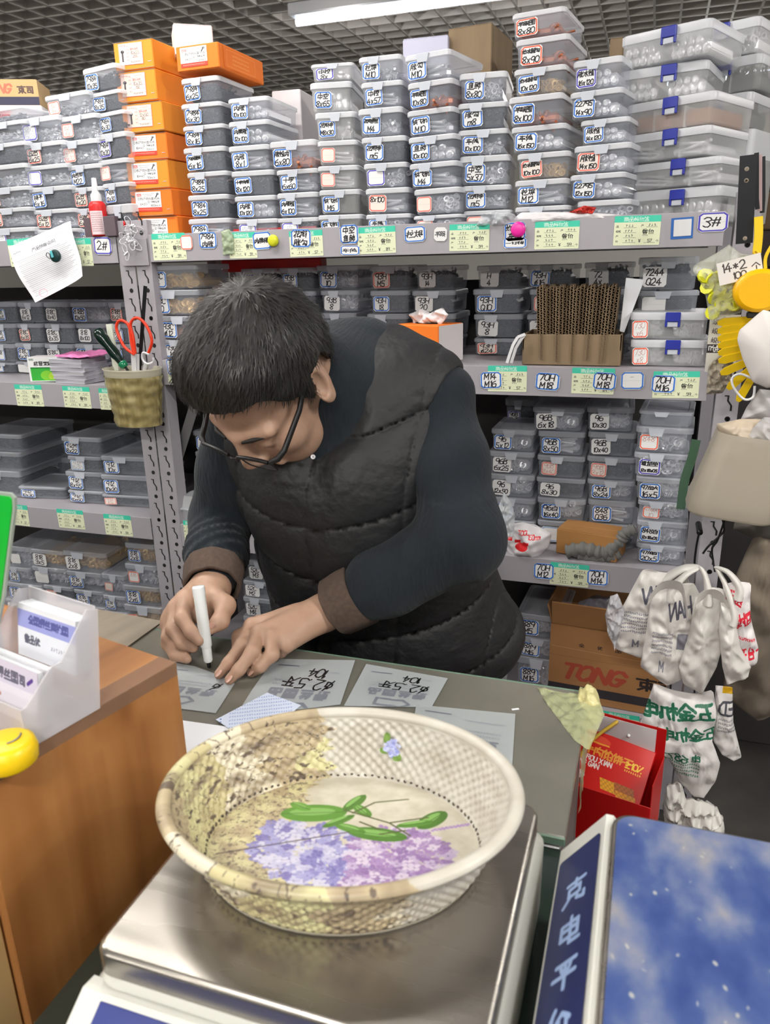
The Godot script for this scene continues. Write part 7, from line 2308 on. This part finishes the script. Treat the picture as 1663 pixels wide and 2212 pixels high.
# ---------------------------------------------------------------- the shopkeeper
class Field:
	var a := PackedVector3Array()
	var b := PackedVector3Array()
	var ra := PackedFloat32Array()
	var rb := PackedFloat32Array()
	var k := PackedFloat32Array()
	var kind := PackedInt32Array()          # 0 tapered bone, 1 ellipsoid, 2 bone cut away, 3 ellipsoid cut away
	var bs: Array[Basis] = []
	var extra: Callable                     # a last change to the distance: f(p, d)
	func bone(p: Vector3, q: Vector3, r1: float, r2: float, soft := 0.02, cut := false) -> void:
		a.append(p); b.append(q); ra.append(r1); rb.append(r2); k.append(soft); kind.append(2 if cut else 0); bs.append(Basis())
	func chain(ps: Array, rs: Array, soft := 0.008) -> void:
		for j in ps.size() - 1: bone(ps[j], ps[j + 1], rs[j], rs[j + 1], soft)
	func egg(c: Vector3, r: Vector3, basis := Basis(), soft := 0.02, cut := false) -> void:
		a.append(c); b.append(r); ra.append(minf(r.x, minf(r.y, r.z))); rb.append(0); k.append(soft); kind.append(3 if cut else 1); bs.append(basis.inverse())
	func at(p: Vector3) -> float:
		var d := 1e3
		for j in a.size():
			var e := 0.0
			var t := kind[j]
			if t == 0 or t == 2:
				var ba := b[j] - a[j]
				var pa := p - a[j]
				var h := clampf(pa.dot(ba) / maxf(ba.length_squared(), 1e-9), 0.0, 1.0)
				e = (pa - ba * h).length() - lerpf(ra[j], rb[j], h)
			else:
				var q := bs[j] * (p - a[j])
				var r := b[j]
				var k0 := (q / r).length()
				var k1 := (q / (r * r)).length()
				e = k0 * (k0 - 1.0) / k1 if k1 > 1e-6 else -ra[j]
			var s := k[j]
			if t < 2:
				var m := maxf(s - absf(d - e), 0.0) / s
				d = minf(d, e) - m * m * s * 0.25
			else:
				var m := maxf(s - absf(d + e), 0.0) / s
				d = maxf(d, -e) + m * m * s * 0.25
		if extra.is_valid(): d = extra.call(p, d)
		return d
	# surface nets over the blocks that the surface may cross
	func net(m: MB, lo: Vector3, hi: Vector3, cell: float) -> void:
		var n := Vector3i(((hi - lo) / cell).ceil()) + Vector3i.ONE
		var bl := 5
		n = (n / bl + Vector3i.ONE) * bl
		var sx := n.x + 1
		var sxy := sx * (n.y + 1)
		var val := PackedFloat32Array()
		val.resize(sxy * (n.z + 1))
		val.fill(9.0)
		var active := []
		var reach := cell * bl * 0.5 * 1.75 + cell * 2.0
		for bz in n.z / bl:
			for by in n.y / bl:
				for bx in n.x / bl:
					var o := Vector3i(bx, by, bz) * bl
					var d := at(lo + (Vector3(o) + Vector3.ONE * bl * 0.5) * cell)
					if absf(d) < reach: active.append(o)
					elif d < 0.0:
						for z in bl + 1:
							for y in bl + 1:
								for x in bl + 1:
									var w := (o.x + x) + (o.y + y) * sx + (o.z + z) * sxy
									if val[w] > 8.0: val[w] = -8.0
		for o: Vector3i in active:
			for z in bl + 1:
				for y in bl + 1:
					for x in bl + 1:
						var w := (o.x + x) + (o.y + y) * sx + (o.z + z) * sxy
						if absf(val[w]) > 7.0: val[w] = at(lo + Vector3(o.x + x, o.y + y, o.z + z) * cell)
		var ids := {}
		for o: Vector3i in active:
			for z in bl:
				for y in bl:
					for x in bl:
						var c := Vector3i(o.x + x, o.y + y, o.z + z)
						var w := c.x + c.y * sx + c.z * sxy
						var neg := 0
						var vs := [val[w], val[w + 1], val[w + sx], val[w + sx + 1], val[w + sxy], val[w + sxy + 1], val[w + sxy + sx], val[w + sxy + sx + 1]]
						for q: float in vs:
							if q < 0.0: neg += 1
						if neg == 0 or neg == 8: continue
						var p := Vector3.ZERO
						var cnt := 0
						for e: Array in [[0, 1], [2, 3], [4, 5], [6, 7], [0, 2], [1, 3], [4, 6], [5, 7], [0, 4], [1, 5], [2, 6], [3, 7]]:
							var d0: float = vs[e[0]]
							var d1: float = vs[e[1]]
							if (d0 < 0.0) == (d1 < 0.0): continue
							var f := d0 / (d0 - d1)
							var p0 := Vector3(e[0] & 1, (e[0] >> 1) & 1, e[0] >> 2)
							var p1 := Vector3(e[1] & 1, (e[1] >> 1) & 1, e[1] >> 2)
							p += p0.lerp(p1, f)
							cnt += 1
						var wp := lo + (Vector3(c) + p / cnt) * cell
						var h := cell * 0.5
						var d := at(wp)
						var g := Vector3(at(wp + Vector3(h, 0, 0)) - d, at(wp + Vector3(0, h, 0)) - d, at(wp + Vector3(0, 0, h)) - d).normalized()
						ids[w] = m.vert(wp, g, Vector2(wp.x, wp.y) * 4.0)
		for w: int in ids:
			if val[w] < 0.0 or true:
				for ax: Array in [[1, sx, sxy], [sx, sxy, 1], [sxy, 1, sx]]:
					if (val[w] < 0.0) == (val[w + ax[0]] < 0.0): continue
					var i0 = ids.get(w)
					var i1 = ids.get(w - ax[1])
					var i2 = ids.get(w - ax[1] - ax[2])
					var i3 = ids.get(w - ax[2])
					if i1 == null or i2 == null or i3 == null: continue
					m.quad4(i0, i1, i2, i3)

func person() -> void:
	rng.seed = 99
	var neck := Vector3(-0.469, 1.405, -1.175)
	var hip := Vector3(-0.438, 0.880, -1.300)
	var ls := at_d(945, 862, 1.215)
	var rs := at_d(520, 900, 1.265)
	var le := at_d(997, 1165, 1.15)
	var re := at_d(478, 1120, 1.37)
	var lw := at_d(712, 1318, 1.225)
	var rw := at_d(458, 1270, 1.237)
	var hc := at_d(590, 820, 1.10)
	var hb := Basis(Vector3(0.83, -0.1, 0.549), Vector3.UP, Vector3.RIGHT)
	var to_world := func(c: Vector3) -> Vector3: return (cam_r * c.x - cam_u * c.y + cam_f * c.z).normalized()
	var L: Vector3 = to_world.call(Vector3(0.80, 0.25, -0.54))
	var F: Vector3 = to_world.call(Vector3(-0.40, 0.92, -0.17))
	F = (F - L * L.dot(F)).normalized()
	hb = Basis(L, F.cross(L), F)                         # x to his left, y to the crown, z the way he faces
	var hs := 1.035
	var hp := func(x: float, y: float, z: float) -> Vector3: return hc + hb * (Vector3(x, y, z) * hs)
	var he := func(f: Field, x: float, y: float, z: float, rx: float, ry: float, rz: float, soft := 0.015, cut := false) -> void: f.egg(hp.call(x, y, z), Vector3(rx, ry, rz) * hs, hb, soft, cut)

	var man := thing("person", "man in black quilted vest and glasses bending over the counter, writing with a marker", "person", Vector3(hip.x, 0.0, hip.z))
	var back := Transform3D(Basis(), -man.position)       # meshes are laid out in the shop's axes

	# ---- the body: head, trunk and hands each on a grid of their own, one mesh
	var skin := MB.new()
	var f := Field.new()
	he.call(f, 0, 0.035, -0.008, 0.076, 0.090, 0.092)
	he.call(f, 0, -0.030, 0.042, 0.062, 0.085, 0.056, 0.03)
	he.call(f, 0, -0.076, 0.040, 0.052, 0.036, 0.046, 0.02)
	he.call(f, 0, -0.104, 0.070, 0.020, 0.016, 0.018, 0.02)
	for s: float in [-1.0, 1.0]:
		he.call(f, 0.045 * s, -0.024, 0.062, 0.024, 0.022, 0.024, 0.02)
		he.call(f, 0.033 * s, -0.001, 0.106, 0.018, 0.013, 0.016, 0.012, true)
		he.call(f, 0.033 * s, -0.002, 0.084, 0.0155, 0.0125, 0.0125, 0.004)
		f.bone(hp.call(0.050 * s, 0.018, 0.078), hp.call(0.012 * s, 0.016, 0.094), 0.010 * hs, 0.009 * hs, 0.012)
		he.call(f, 0.013 * s, -0.036, 0.103, 0.009, 0.008, 0.010, 0.008)
		f.egg(hp.call(0.0805 * s, 0.0, -0.012), Vector3(0.0085, 0.036, 0.021) * hs, hb * Basis.from_euler(Vector3(-0.25, 0.35 * s, 0)), 0.006)
		f.egg(hp.call(0.088 * s, 0.004, -0.006), Vector3(0.010, 0.020, 0.011) * hs, hb * Basis.from_euler(Vector3(-0.25, 0.35 * s, 0)), 0.006, true)
		he.call(f, 0.080 * s, -0.028, -0.006, 0.0075, 0.011, 0.010, 0.006)
	f.bone(hp.call(0, 0.012, 0.097), hp.call(0, -0.028, 0.114), 0.0085 * hs, 0.0125 * hs, 0.012)
	f.bone(hp.call(-0.018, -0.064, 0.092), hp.call(0.018, -0.064, 0.092), 0.0075 * hs, 0.0075 * hs, 0.008)
	f.bone(hp.call(-0.020, -0.0665, 0.101), hp.call(0.020, -0.0665, 0.101), 0.0015, 0.0015, 0.003, true)
	f.bone(hp.call(0, -0.050, -0.035), neck + Vector3(0, -0.04, 0.02), 0.056, 0.064, 0.03)
	var rad := Vector3.ONE * 0.15
	f.net(skin, hc - rad, hc + rad, 0.0034)
	# trunk, arms and legs under the clothes
	f = Field.new()
	f.bone(neck + Vector3(0, -0.06, 0.01), (neck + hip) / 2, 0.055, 0.12, 0.05)
	f.bone((neck + hip) / 2, hip, 0.13, 0.14, 0.08)
	f.bone(ls, rs, 0.055, 0.055, 0.05)
	f.chain([ls, le, lw], [0.050, 0.042, 0.028], 0.03)
	f.chain([rs, re, rw], [0.050, 0.042, 0.028], 0.03)
	for s: float in [-1.0, 1.0]:
		var h0 := hip + Vector3(0.09 * s, -0.02, 0)
		f.chain([h0, h0 + Vector3(0.01 * s, -0.40, 0.015), h0 + Vector3(0.015 * s, -0.80, -0.01), h0 + Vector3(0.02 * s, -0.825, 0.12)], [0.085, 0.055, 0.038, 0.030], 0.03)
	f.net(skin, Vector3(-0.86, 0.0, -1.50), Vector3(-0.10, 1.47, -0.92), 0.014)
	# left hand, flat on the counter
	f = Field.new()
	var hy := CY + 0.0005
	var w0 := lw
	var k1 := at_y(545, 1352, 1.022)
	var k2 := at_y(562, 1366, 1.027)
	var k3 := at_y(588, 1378, 1.025)
	var k4 := at_y(618, 1392, 1.013)
	f.bone(le.lerp(lw, 0.55), w0, 0.030, 0.027, 0.02)
	for q: Vector3 in [k1, k2, k3, k4]: f.bone(w0 + (q - w0) * 0.12, q, 0.0225, 0.0135, 0.016)
	f.chain([k1, at_y(522, 1393, 1.017), at_y(494, 1432, 1.000), at_y(473, 1456, hy + 0.0075)], [0.0118, 0.0102, 0.0088, 0.0074], 0.006)
	f.chain([k2, at_y(546, 1407, 1.020), at_y(516, 1447, 1.001), at_y(496, 1468, hy + 0.0078)], [0.0122, 0.0105, 0.0090, 0.0077], 0.006)
	f.chain([k3, at_y(588, 1414, 1.014), at_y(562, 1440, 1.000), at_y(544, 1453, hy + 0.0075)], [0.0118, 0.0100, 0.0088, 0.0074], 0.006)
	f.chain([k4, at_y(606, 1408, 1.000), at_y(590, 1412, 0.992), at_y(604, 1404, 0.991)], [0.0105, 0.0088, 0.0080, 0.0070], 0.006)
	f.chain([w0.lerp(k1, 0.45), at_y(560, 1350, 1.010), at_y(518, 1376, 1.003), at_y(512, 1398, 0.992)], [0.018, 0.0135, 0.0108, 0.0085], 0.010)
	var lo := Vector3(1e3, 1e3, 1e3)
	var hi := -lo
	for j in range(1, f.a.size()):
		for q: Vector3 in [f.a[j], f.b[j]]:
			lo = lo.min(q); hi = hi.max(q)
	f.net(skin, lo - Vector3.ONE * 0.03, hi + Vector3.ONE * 0.03, 0.003)
	# right hand, round the marker
	f = Field.new()
	w0 = rw
	k1 = at_d(402, 1292, 1.185)
	k2 = at_d(383, 1312, 1.185)
	k3 = at_d(371, 1332, 1.190)
	k4 = at_d(366, 1350, 1.195)
	f.bone(re.lerp(rw, 0.6), w0, 0.030, 0.027, 0.02)
	for q: Vector3 in [k1, k2, k3, k4]: f.bone(w0 + (q - w0) * 0.15, q, 0.0225, 0.014, 0.016)
	f.bone(w0, at_d(440, 1330, 1.20), 0.024, 0.016, 0.02)
	f.chain([k1, at_d(394, 1334, 1.150), at_d(413, 1366, 1.138), at_d(430, 1384, 1.136)], [0.0125, 0.0112, 0.0096, 0.0080], 0.006)
	f.chain([k2, at_d(374, 1358, 1.160), at_d(393, 1388, 1.150), at_d(418, 1399, 1.150)], [0.0122, 0.0110, 0.0095, 0.0080], 0.006)
	f.chain([k3, at_d(364, 1376, 1.172), at_d(380, 1402, 1.163), at_d(402, 1408, 1.160)], [0.0118, 0.0104, 0.0090, 0.0078], 0.006)
	f.chain([k4, at_d(362, 1392, 1.178), at_d(378, 1416, 1.160), at_d(404, 1424, 1.150)], [0.0105, 0.0092, 0.0082, 0.0070], 0.006)
	f.chain([w0.lerp(k1, 0.25) + Vector3(0.012, 0, 0.01), at_d(487, 1308, 1.185), at_d(476, 1342, 1.158), at_d(452, 1360, 1.149)], [0.019, 0.0145, 0.0120, 0.0090], 0.010)
	lo = Vector3(1e3, 1e3, 1e3)
	hi = -lo
	for j in range(1, f.a.size()):
		for q: Vector3 in [f.a[j], f.b[j]]:
			lo = lo.min(q); hi = hi.max(q)
	f.net(skin, lo - Vector3.ONE * 0.03, hi + Vector3.ONE * 0.03, 0.003)
	var sk := tri_mat("skin", noise_tex(81, 0.02, [Color(0.64, 0.51, 0.43), Color(0.69, 0.56, 0.475), Color(0.665, 0.53, 0.455)], 256, 3), Vector3(5, 5, 5), 0.5)
	sk.subsurf_scatter_enabled = true
	sk.subsurf_scatter_strength = 0.08
	part("body", skin, sk, man, back)
	# nails
	var nb := MB.new()
	for q: Array in [[at_y(470, 1453, CY + 0.016), Vector3(-0.35, 0.8, 0.45)], [at_y(493, 1465, CY + 0.0165), Vector3(-0.35, 0.8, 0.45)], [at_y(541, 1450, CY + 0.016), Vector3(-0.35, 0.8, 0.45)], [at_d(455, 1352, 1.138), Vector3(0.1, 0.3, 0.95)]]:
		var y: Vector3 = q[1].normalized()
		var z := Vector3(-0.5, -0.2, 0.8)
		z = (z - y * z.dot(y)).normalized()
		nb.lathe(Transform3D(Basis(y.cross(z), y, z) * Basis.from_scale(Vector3(0.9, 0.5, 1.3)), q[0] - y * 0.0022), [Vector2(0.0050, 0), Vector2(0.0044, 0.0012), Vector2(0, 0.0018)], 12)
	part("fingernails", nb, mat("nail", Color(0.74, 0.58, 0.52), 0.3), man, back)

	# ---- navy sweater
	var sw := MB.new()
	f = Field.new()
	f.egg(Vector3(-0.470, 1.215, -1.170), Vector3(0.175, 0.19, 0.145), Basis(), 0.05)
	f.egg(Vector3(-0.450, 1.030, -1.235), Vector3(0.190, 0.20, 0.14), Basis(), 0.06)
	f.bone(ls, rs, 0.052, 0.052, 0.05)
	f.chain([ls, ls.lerp(le, 0.5), le, le.lerp(lw, 0.55), le.lerp(lw, 0.84)], [0.058, 0.060, 0.064, 0.056, 0.039], 0.02)
	f.chain([rs, rs.lerp(re, 0.5), re, re.lerp(rw, 0.55), re.lerp(rw, 0.86)], [0.058, 0.056, 0.054, 0.051, 0.038], 0.02)
	f.chain([Vector3(-0.44, 1.405, -1.19), Vector3(-0.435, 1.36, -1.13), Vector3(-0.46, 1.29, -1.085)], [0.068, 0.062, 0.05], 0.05)
	f.chain([Vector3(-0.52, 1.40, -1.17), Vector3(-0.555, 1.345, -1.12), Vector3(-0.50, 1.28, -1.085)], [0.06, 0.055, 0.05], 0.05)
	f.bone(hp.call(0, -0.075, -0.055), neck + Vector3(0, -0.03, -0.005), 0.064, 0.082, 0.03)
	f.bone(hp.call(0.03, -0.080, -0.02), neck + Vector3(0.03, -0.05, 0.01), 0.050, 0.07, 0.03)
	var rd := (rw - re).normalized()
	var ld := (lw - le).normalized()
	f.extra = func(p: Vector3, d: float) -> float:
		if d > 0.05 or d < -0.03: return d
		var t := (p - re).dot(rd)
		if p.x < -0.60: d += 0.0022 * sin(t * 260.0 + 9.0 * sin(p.x * 20.0)) * clampf((t - 0.03) / 0.05, 0.0, 1.0)
		t = (p - le).dot(ld)
		if p.x > -0.42 and p.y < 1.24 and p.z > -1.13: d += 0.0030 * sin(t * 80.0 + 30.0 * p.y + 4.0 * sin(p.x * 20.0)) * clampf(t / 0.05 + 0.6, 0.0, 1.0)
		if p.x > -0.38 and p.y > 1.22: d += 0.0025 * sin((p.x - p.y) * 40.0 + p.z * 20.0)
		return d
	f.net(sw, Vector3(-0.88, 0.84, -1.40), Vector3(-0.10, 1.53, -0.92), 0.0075)
	var knit := noise_tex(83, 0.10, [Color.BLACK, Color.WHITE], 256, 2, Vector2(1, 5))
	var navy := tri_mat("navy_knit", noise_tex(84, 0.03, [Color(0.055, 0.09, 0.12), Color(0.075, 0.115, 0.15)], 128, 4), Vector3(6, 6, 6), 0.95)
	navy.heightmap_enabled = true; navy.heightmap_texture = knit; navy.heightmap_scale = 0.12
	navy.rim_enabled = true; navy.rim = 0.12
	part("sweater", sw, navy, man, back)

	# ---- quilted vest
	var ve := MB.new()
	f = Field.new()
	f.egg(Vector3(-0.470, 1.225, -1.165), Vector3(0.200, 0.19, 0.172), Basis(), 0.06)
	f.egg(Vector3(-0.450, 1.045, -1.235), Vector3(0.222, 0.20, 0.172), Basis(), 0.08)
	f.egg(Vector3(-0.425, 0.885, -1.290), Vector3(0.245, 0.15, 0.185), Basis(), 0.08)
	f.bone(ls + Vector3(-0.035, 0.004, -0.008), Vector3(-0.600, 1.325, -1.135), 0.088, 0.086, 0.06)
	f.chain([Vector3(-0.405, 1.415, -1.205), Vector3(-0.385, 1.385, -1.15)], [0.045, 0.04], 0.04)
	# open zip and neck
	f.chain([at_d(735, 870, 1.09), at_d(662, 970, 1.09), at_d(672, 1050, 1.10), at_d(690, 1150, 1.125), at_d(718, 1290, 1.16), at_d(735, 1400, 1.20)], [0.055, 0.050, 0.034, 0.018, 0.014, 0.016], 0.012)
	for j in range(f.kind.size() - 5, f.kind.size()): f.kind[j] = 2
	# arm holes
	f.bone(ls + Vector3(0.055, -0.01, 0.012), le + Vector3(0.03, 0, 0.02), 0.062, 0.070, 0.012, true)
	f.bone(rs + Vector3(-0.045, 0, 0.0), re, 0.070, 0.066, 0.012, true)
	f.bone(hp.call(0, -0.04, -0.03), neck + Vector3(-0.005, 0.01, 0.04), 0.078, 0.050, 0.012, true)
	f.extra = func(p: Vector3, d: float) -> float:
		if d > 0.05 or d < -0.05: return d
		var q := p.y + (p.z + 1.17) * 0.35 - 0.12 * absf(p.x + 0.46)
		var s := fposmod(q + 0.025, 0.125) / 0.125
		var v := fposmod(p.x + 0.485 - (p.y - 1.1) * 0.12, 0.14) / 0.14
		var a := pow(sin(s * PI), 0.34)
		var c := pow(sin(v * PI), 0.28)
		return d - 0.013 * (a * lerpf(0.30, 1.0, c)) + 0.010
	f.net(ve, Vector3(-0.74, 0.74, -1.52), Vector3(-0.12, 1.54, -0.94), 0.0056)
	var black := tri_mat("black_quilt", noise_tex(86, 0.03, [Color(0.085, 0.088, 0.098), Color(0.115, 0.118, 0.128)], 128, 4), Vector3(4, 4, 4), 0.62)
	black.heightmap_enabled = true; black.heightmap_texture = noise_tex(87, 0.025, [Color.BLACK, Color.WHITE], 256, 4); black.heightmap_scale = 0.35
	var vest := part("quilted_vest", ve, black, man, back)
	var pp := MB.new()
	var snap := at_d(676, 987, 1.122)
	pp.lathe(Transform3D(Basis.looking_at(cam_f, Vector3.UP) * Basis(Vector3.RIGHT, PI / 2), snap), [Vector2(0.0016, 0), Vector2(0.0036, 0.0), Vector2(0.0036, 0.0014), Vector2(0.0016, 0.0014), Vector2(0.0016, 0)], 14)
	part("snap_ring", pp, M.zinc, vest, Transform3D())
	pp = MB.new()
	pp.tube(smooth([at_d(946, 778, 1.19), at_d(970, 793, 1.18), at_d(986, 817, 1.175), at_d(992, 846, 1.18)]), 0.005, 8)
	part("armhole_piping", pp, mat("beige_piping", Color(0.44, 0.38, 0.33), 0.9), vest, Transform3D())

	# ---- trousers and shoes, behind the counter
	f = Field.new()
	f.egg(hip + Vector3(0, -0.06, 0), Vector3(0.185, 0.13, 0.145), Basis(), 0.05)
	for s: float in [-1.0, 1.0]:
		var h0 := hip + Vector3(0.09 * s, -0.05, 0)
		f.chain([h0, h0 + Vector3(0.01 * s, -0.37, 0.015), h0 + Vector3(0.015 * s, -0.765, -0.01)], [0.105, 0.078, 0.062], 0.04)
	var tr := MB.new()
	f.net(tr, Vector3(-0.72, 0.0, -1.50), Vector3(-0.18, 0.98, -1.08), 0.014)
	part("trousers", tr, mat("dark_trousers", Color(0.09, 0.09, 0.10), 0.9), man, back)
	for s: float in [-1.0, 1.0]:
		f = Field.new()
		var an := Vector3(hip.x + 0.11 * s, 0.045, hip.z - 0.01)
		f.chain([an + Vector3(0, 0, -0.05), an + Vector3(0.005 * s, -0.004, 0.07), an + Vector3(0.012 * s, -0.010, 0.15)], [0.040, 0.042, 0.032], 0.03)
		f.extra = func(p: Vector3, d: float) -> float: return maxf(d, 0.002 - p.y)
		var sh := MB.new()
		f.net(sh, an + Vector3(-0.08, -0.06, -0.12), an + Vector3(0.08, 0.06, 0.22), 0.010)
		part("shoe", sh, M.black_plastic, man, back)

	# ---- turned-back cuffs
	var fleece := tri_mat("fleece", noise_tex(88, 0.09, [Color(0.27, 0.22, 0.19), Color(0.35, 0.29, 0.25)], 128, 3), Vector3(8, 8, 8), 0.98)
	for e: Array in [[le, lw, 0.74, 0.955, 0.047, 0.052], [re, rw, 0.74, 0.99, 0.045, 0.050]]:
		var c0: Vector3 = e[0].lerp(e[1], e[2])
		var c1: Vector3 = e[0].lerp(e[1], e[3])
		var dd := (c1 - c0).normalized()
		var s1 := dd.cross(Vector3.UP).normalized()
		var s2 := s1.cross(dd)
		var rings := []
		for q: Array in [[0.0, 0.92], [0.02, 1.0], [0.5, 1.02], [0.96, 1.03], [1.0, 1.0], [1.0, 0.90], [0.8, 0.84]]:
			var r := PackedVector3Array()
			var base: float = lerpf(e[5], e[4], q[0]) * q[1]
			for j in 32:
				var an := TAU * j / 32
				r.append(c0.lerp(c1, q[0]) + (s1 * cos(an) + s2 * sin(an)) * base * (1.0 + 0.02 * sin(j * 1.7)))
			rings.append(r)
		var cb := MB.new()
		cb.loft(rings, true, false, false, false)
		part("cuff", cb, fleece, man, back)

	# ---- hair: a cap grown from the skull, and strands
	f = Field.new()
	he.call(f, 0, 0.042, -0.012, 0.094, 0.103, 0.104, 0.02)
	he.call(f, 0.0, 0.085, 0.040, 0.072, 0.056, 0.054, 0.03)
	var inv := hb.inverse()
	var nz := FastNoiseLite.new()
	nz.seed = 5; nz.frequency = 55.0; nz.fractal_octaves = 2
	var line := func(q: Vector3) -> float:               # height of the hairline
		var side := absf(q.x)
		if q.z > 0.03: return lerpf(0.030, 0.084, smoothstep(0.03, 0.070, q.z)) - 0.010 * smoothstep(0.02, 0.06, side) * smoothstep(0.05, 0.08, q.z)
		if q.z > 0.008: return lerpf(-0.010, 0.030, smoothstep(0.008, 0.03, q.z))
		if q.z > -0.035: return lerpf(0.034, -0.010, smoothstep(-0.004, 0.008, q.z))
		return lerpf(-0.075, 0.034, smoothstep(-0.075, -0.035, q.z))
	f.extra = func(p: Vector3, d: float) -> float:
		if absf(d) > 0.06: return d
		var q: Vector3 = inv * (p - hc) / hs
		d += 0.0028 * nz.get_noise_3d(q.x * 1.0, q.y * 0.5, q.z * 0.35)
		return maxf(d, (line.call(q) - q.y) * 0.8)
	var hm := MB.new()
	f.net(hm, hc - rad * 1.05, hc + rad * 1.05, 0.0042)
	var hair_m := tri_mat("black_hair", noise_tex(89, 0.05, [Color(0.05, 0.046, 0.043), Color(0.11, 0.10, 0.092)], 256, 3, Vector2(1, 6)), Vector3(6, 6, 6), 0.62)
	var hair := part("hair", hm, hair_m, man, back)
	var st := MB.new()
	var crown: Vector3 = hp.call(0.01, 0.13, -0.06)
	var nv := hm.v.size()
	for k in 4200:
		var j := rng.randi() % nv
		var p := hm.v[j]
		var nn := hm.n[j]
		var q: Vector3 = inv * (p - hc) / hs
		if q.y < line.call(q) + 0.006: continue
		var t := (p - crown)
		t = (t - nn * t.dot(nn)).normalized()
		t = (t + hb * Vector3(0.35 * rng.randf_range(-1, 1), 0, 0.25) + nn * 0.12).normalized()
		t = (t - nn * (t.dot(nn) - 0.10)).normalized()
		var ln := rng.randf_range(0.009, 0.018)
		var sd := t.cross(nn).normalized() * 0.0007
		var p1 := p + t * ln * 0.5 + nn * 0.0025
		var p2 := p + t * ln + nn * rng.randf_range(-0.001, 0.003)
		var b0 := st.v.size()
		for pq: Vector3 in [p - sd, p + sd, p1 - sd * 0.8, p1 + sd * 0.8, p2]: st.vert(pq, nn)
		st.quad4(b0, b0 + 1, b0 + 3, b0 + 2)
		st.tri(b0 + 2, b0 + 3, b0 + 4)
	var stn := part("hair_strands", st, mat("hair_sheen", Color(0.15, 0.14, 0.13), 0.45), hair, Transform3D())
	stn.set_meta("kind", "stuff")
	for s: float in [-1.0, 1.0]:
		var eb := MB.new()
		eb.tube([hp.call(0.016 * s, 0.017, 0.1035), hp.call(0.034 * s, 0.021, 0.098), hp.call(0.053 * s, 0.014, 0.084)], [0.0022, 0.0034, 0.0012], 8)
		part("eyebrow", eb, M.black_hair, man, back)

	# ---- glasses
	var gl := MB.new()
	var fz := 0.122
	for s: float in [-1.0, 1.0]:
		var loop := []
		for k in 25:
			var an := TAU * k / 24
			var cx := 0.0265 * signf(cos(an)) * pow(absf(cos(an)), 0.5)
			var cy := 0.0170 * signf(sin(an)) * pow(absf(sin(an)), 0.6)
			loop.append(hp.call(s * 0.036 + cx, -0.008 + cy, fz - 0.10 * absf(s * 0.036 + cx) * 0.9 + 0.0))
		gl.tube(loop, 0.0011, 6, false)
		var top := []
		for k in 9:
			var x := -0.027 + 0.054 * k / 8.0
			top.append(hp.call(s * 0.036 + x, -0.008 + 0.0172 - 0.003 * pow(absf(x) / 0.027, 3.0), fz - 0.09 * absf(s * 0.036 + x) + 0.0008))
		gl.tube(top, 0.0031, 8)
		gl.tube([hp.call(s * 0.064, 0.004, fz - 0.006), hp.call(s * 0.074, 0.004, fz - 0.014), hp.call(s * 0.078, 0.004, 0.095), hp.call(s * 0.083, 0.016, 0.04), hp.call(s * 0.084, 0.030, 0.008), hp.call(s * 0.082, 0.036, -0.012)], [0.0036, 0.0044, 0.0042, 0.0038, 0.0034, 0.003], 8)
	gl.tube([hp.call(-0.011, 0.002, fz), hp.call(0, 0.006, fz + 0.004), hp.call(0.011, 0.002, fz)], 0.0018, 8)
	var gp := part("glasses", gl, M.black_plastic, man, back)
	var lens := MB.new()
	for s: float in [-1.0, 1.0]:
		lens.sheet(6, 4, func(u, v):
			var x: float = s * 0.036 + (u - 0.5) * 0.051
			return hp.call(x, -0.008 + (v - 0.5) * 0.031, fz - 0.09 * absf(x)))
	part("lenses", lens, mat("lens_glass", Color(0.9, 0.93, 0.95, 0.08), 0.05), gp, Transform3D())

	# ---- the marker
	var tip := at_y(452, 1443, CY + 0.002)
	var ptop := at_d(428, 1266, 1.135)
	var o := thing("marker_pen", "white marker pen held upright in the man's right hand, tip on the bag", "marker", tip)
	var pd := (ptop - tip).normalized()
	var px2 := pd.cross(Vector3(0, 0, 1)).normalized()
	var pf := Transform3D(Basis(px2, pd, px2.cross(pd)), Vector3.ZERO)
	var ln := (ptop - tip).length()
	var pb := MB.new()
	pb.lathe(pf, [Vector2(0.0062, 0.030), Vector2(0.0085, 0.034), Vector2(0.0088, 0.050), Vector2(0.0088, ln - 0.016), Vector2(0.0093, ln - 0.015), Vector2(0.0093, ln - 0.003), Vector2(0.0085, ln), Vector2(0, ln)], 20)
	pb.lathe(pf, [Vector2(0.0048, 0.009), Vector2(0.0066, 0.012), Vector2(0.0070, 0.031)], 18)
	part("barrel", pb, mat("pen_white", Color(0.88, 0.90, 0.90), 0.3), o)
	pb = MB.new()
	pb.lathe(pf, [Vector2(0.0008, 0), Vector2(0.0030, 0.002), Vector2(0.0034, 0.010)], 12)
	part("nib", pb, M.black_plastic, o)
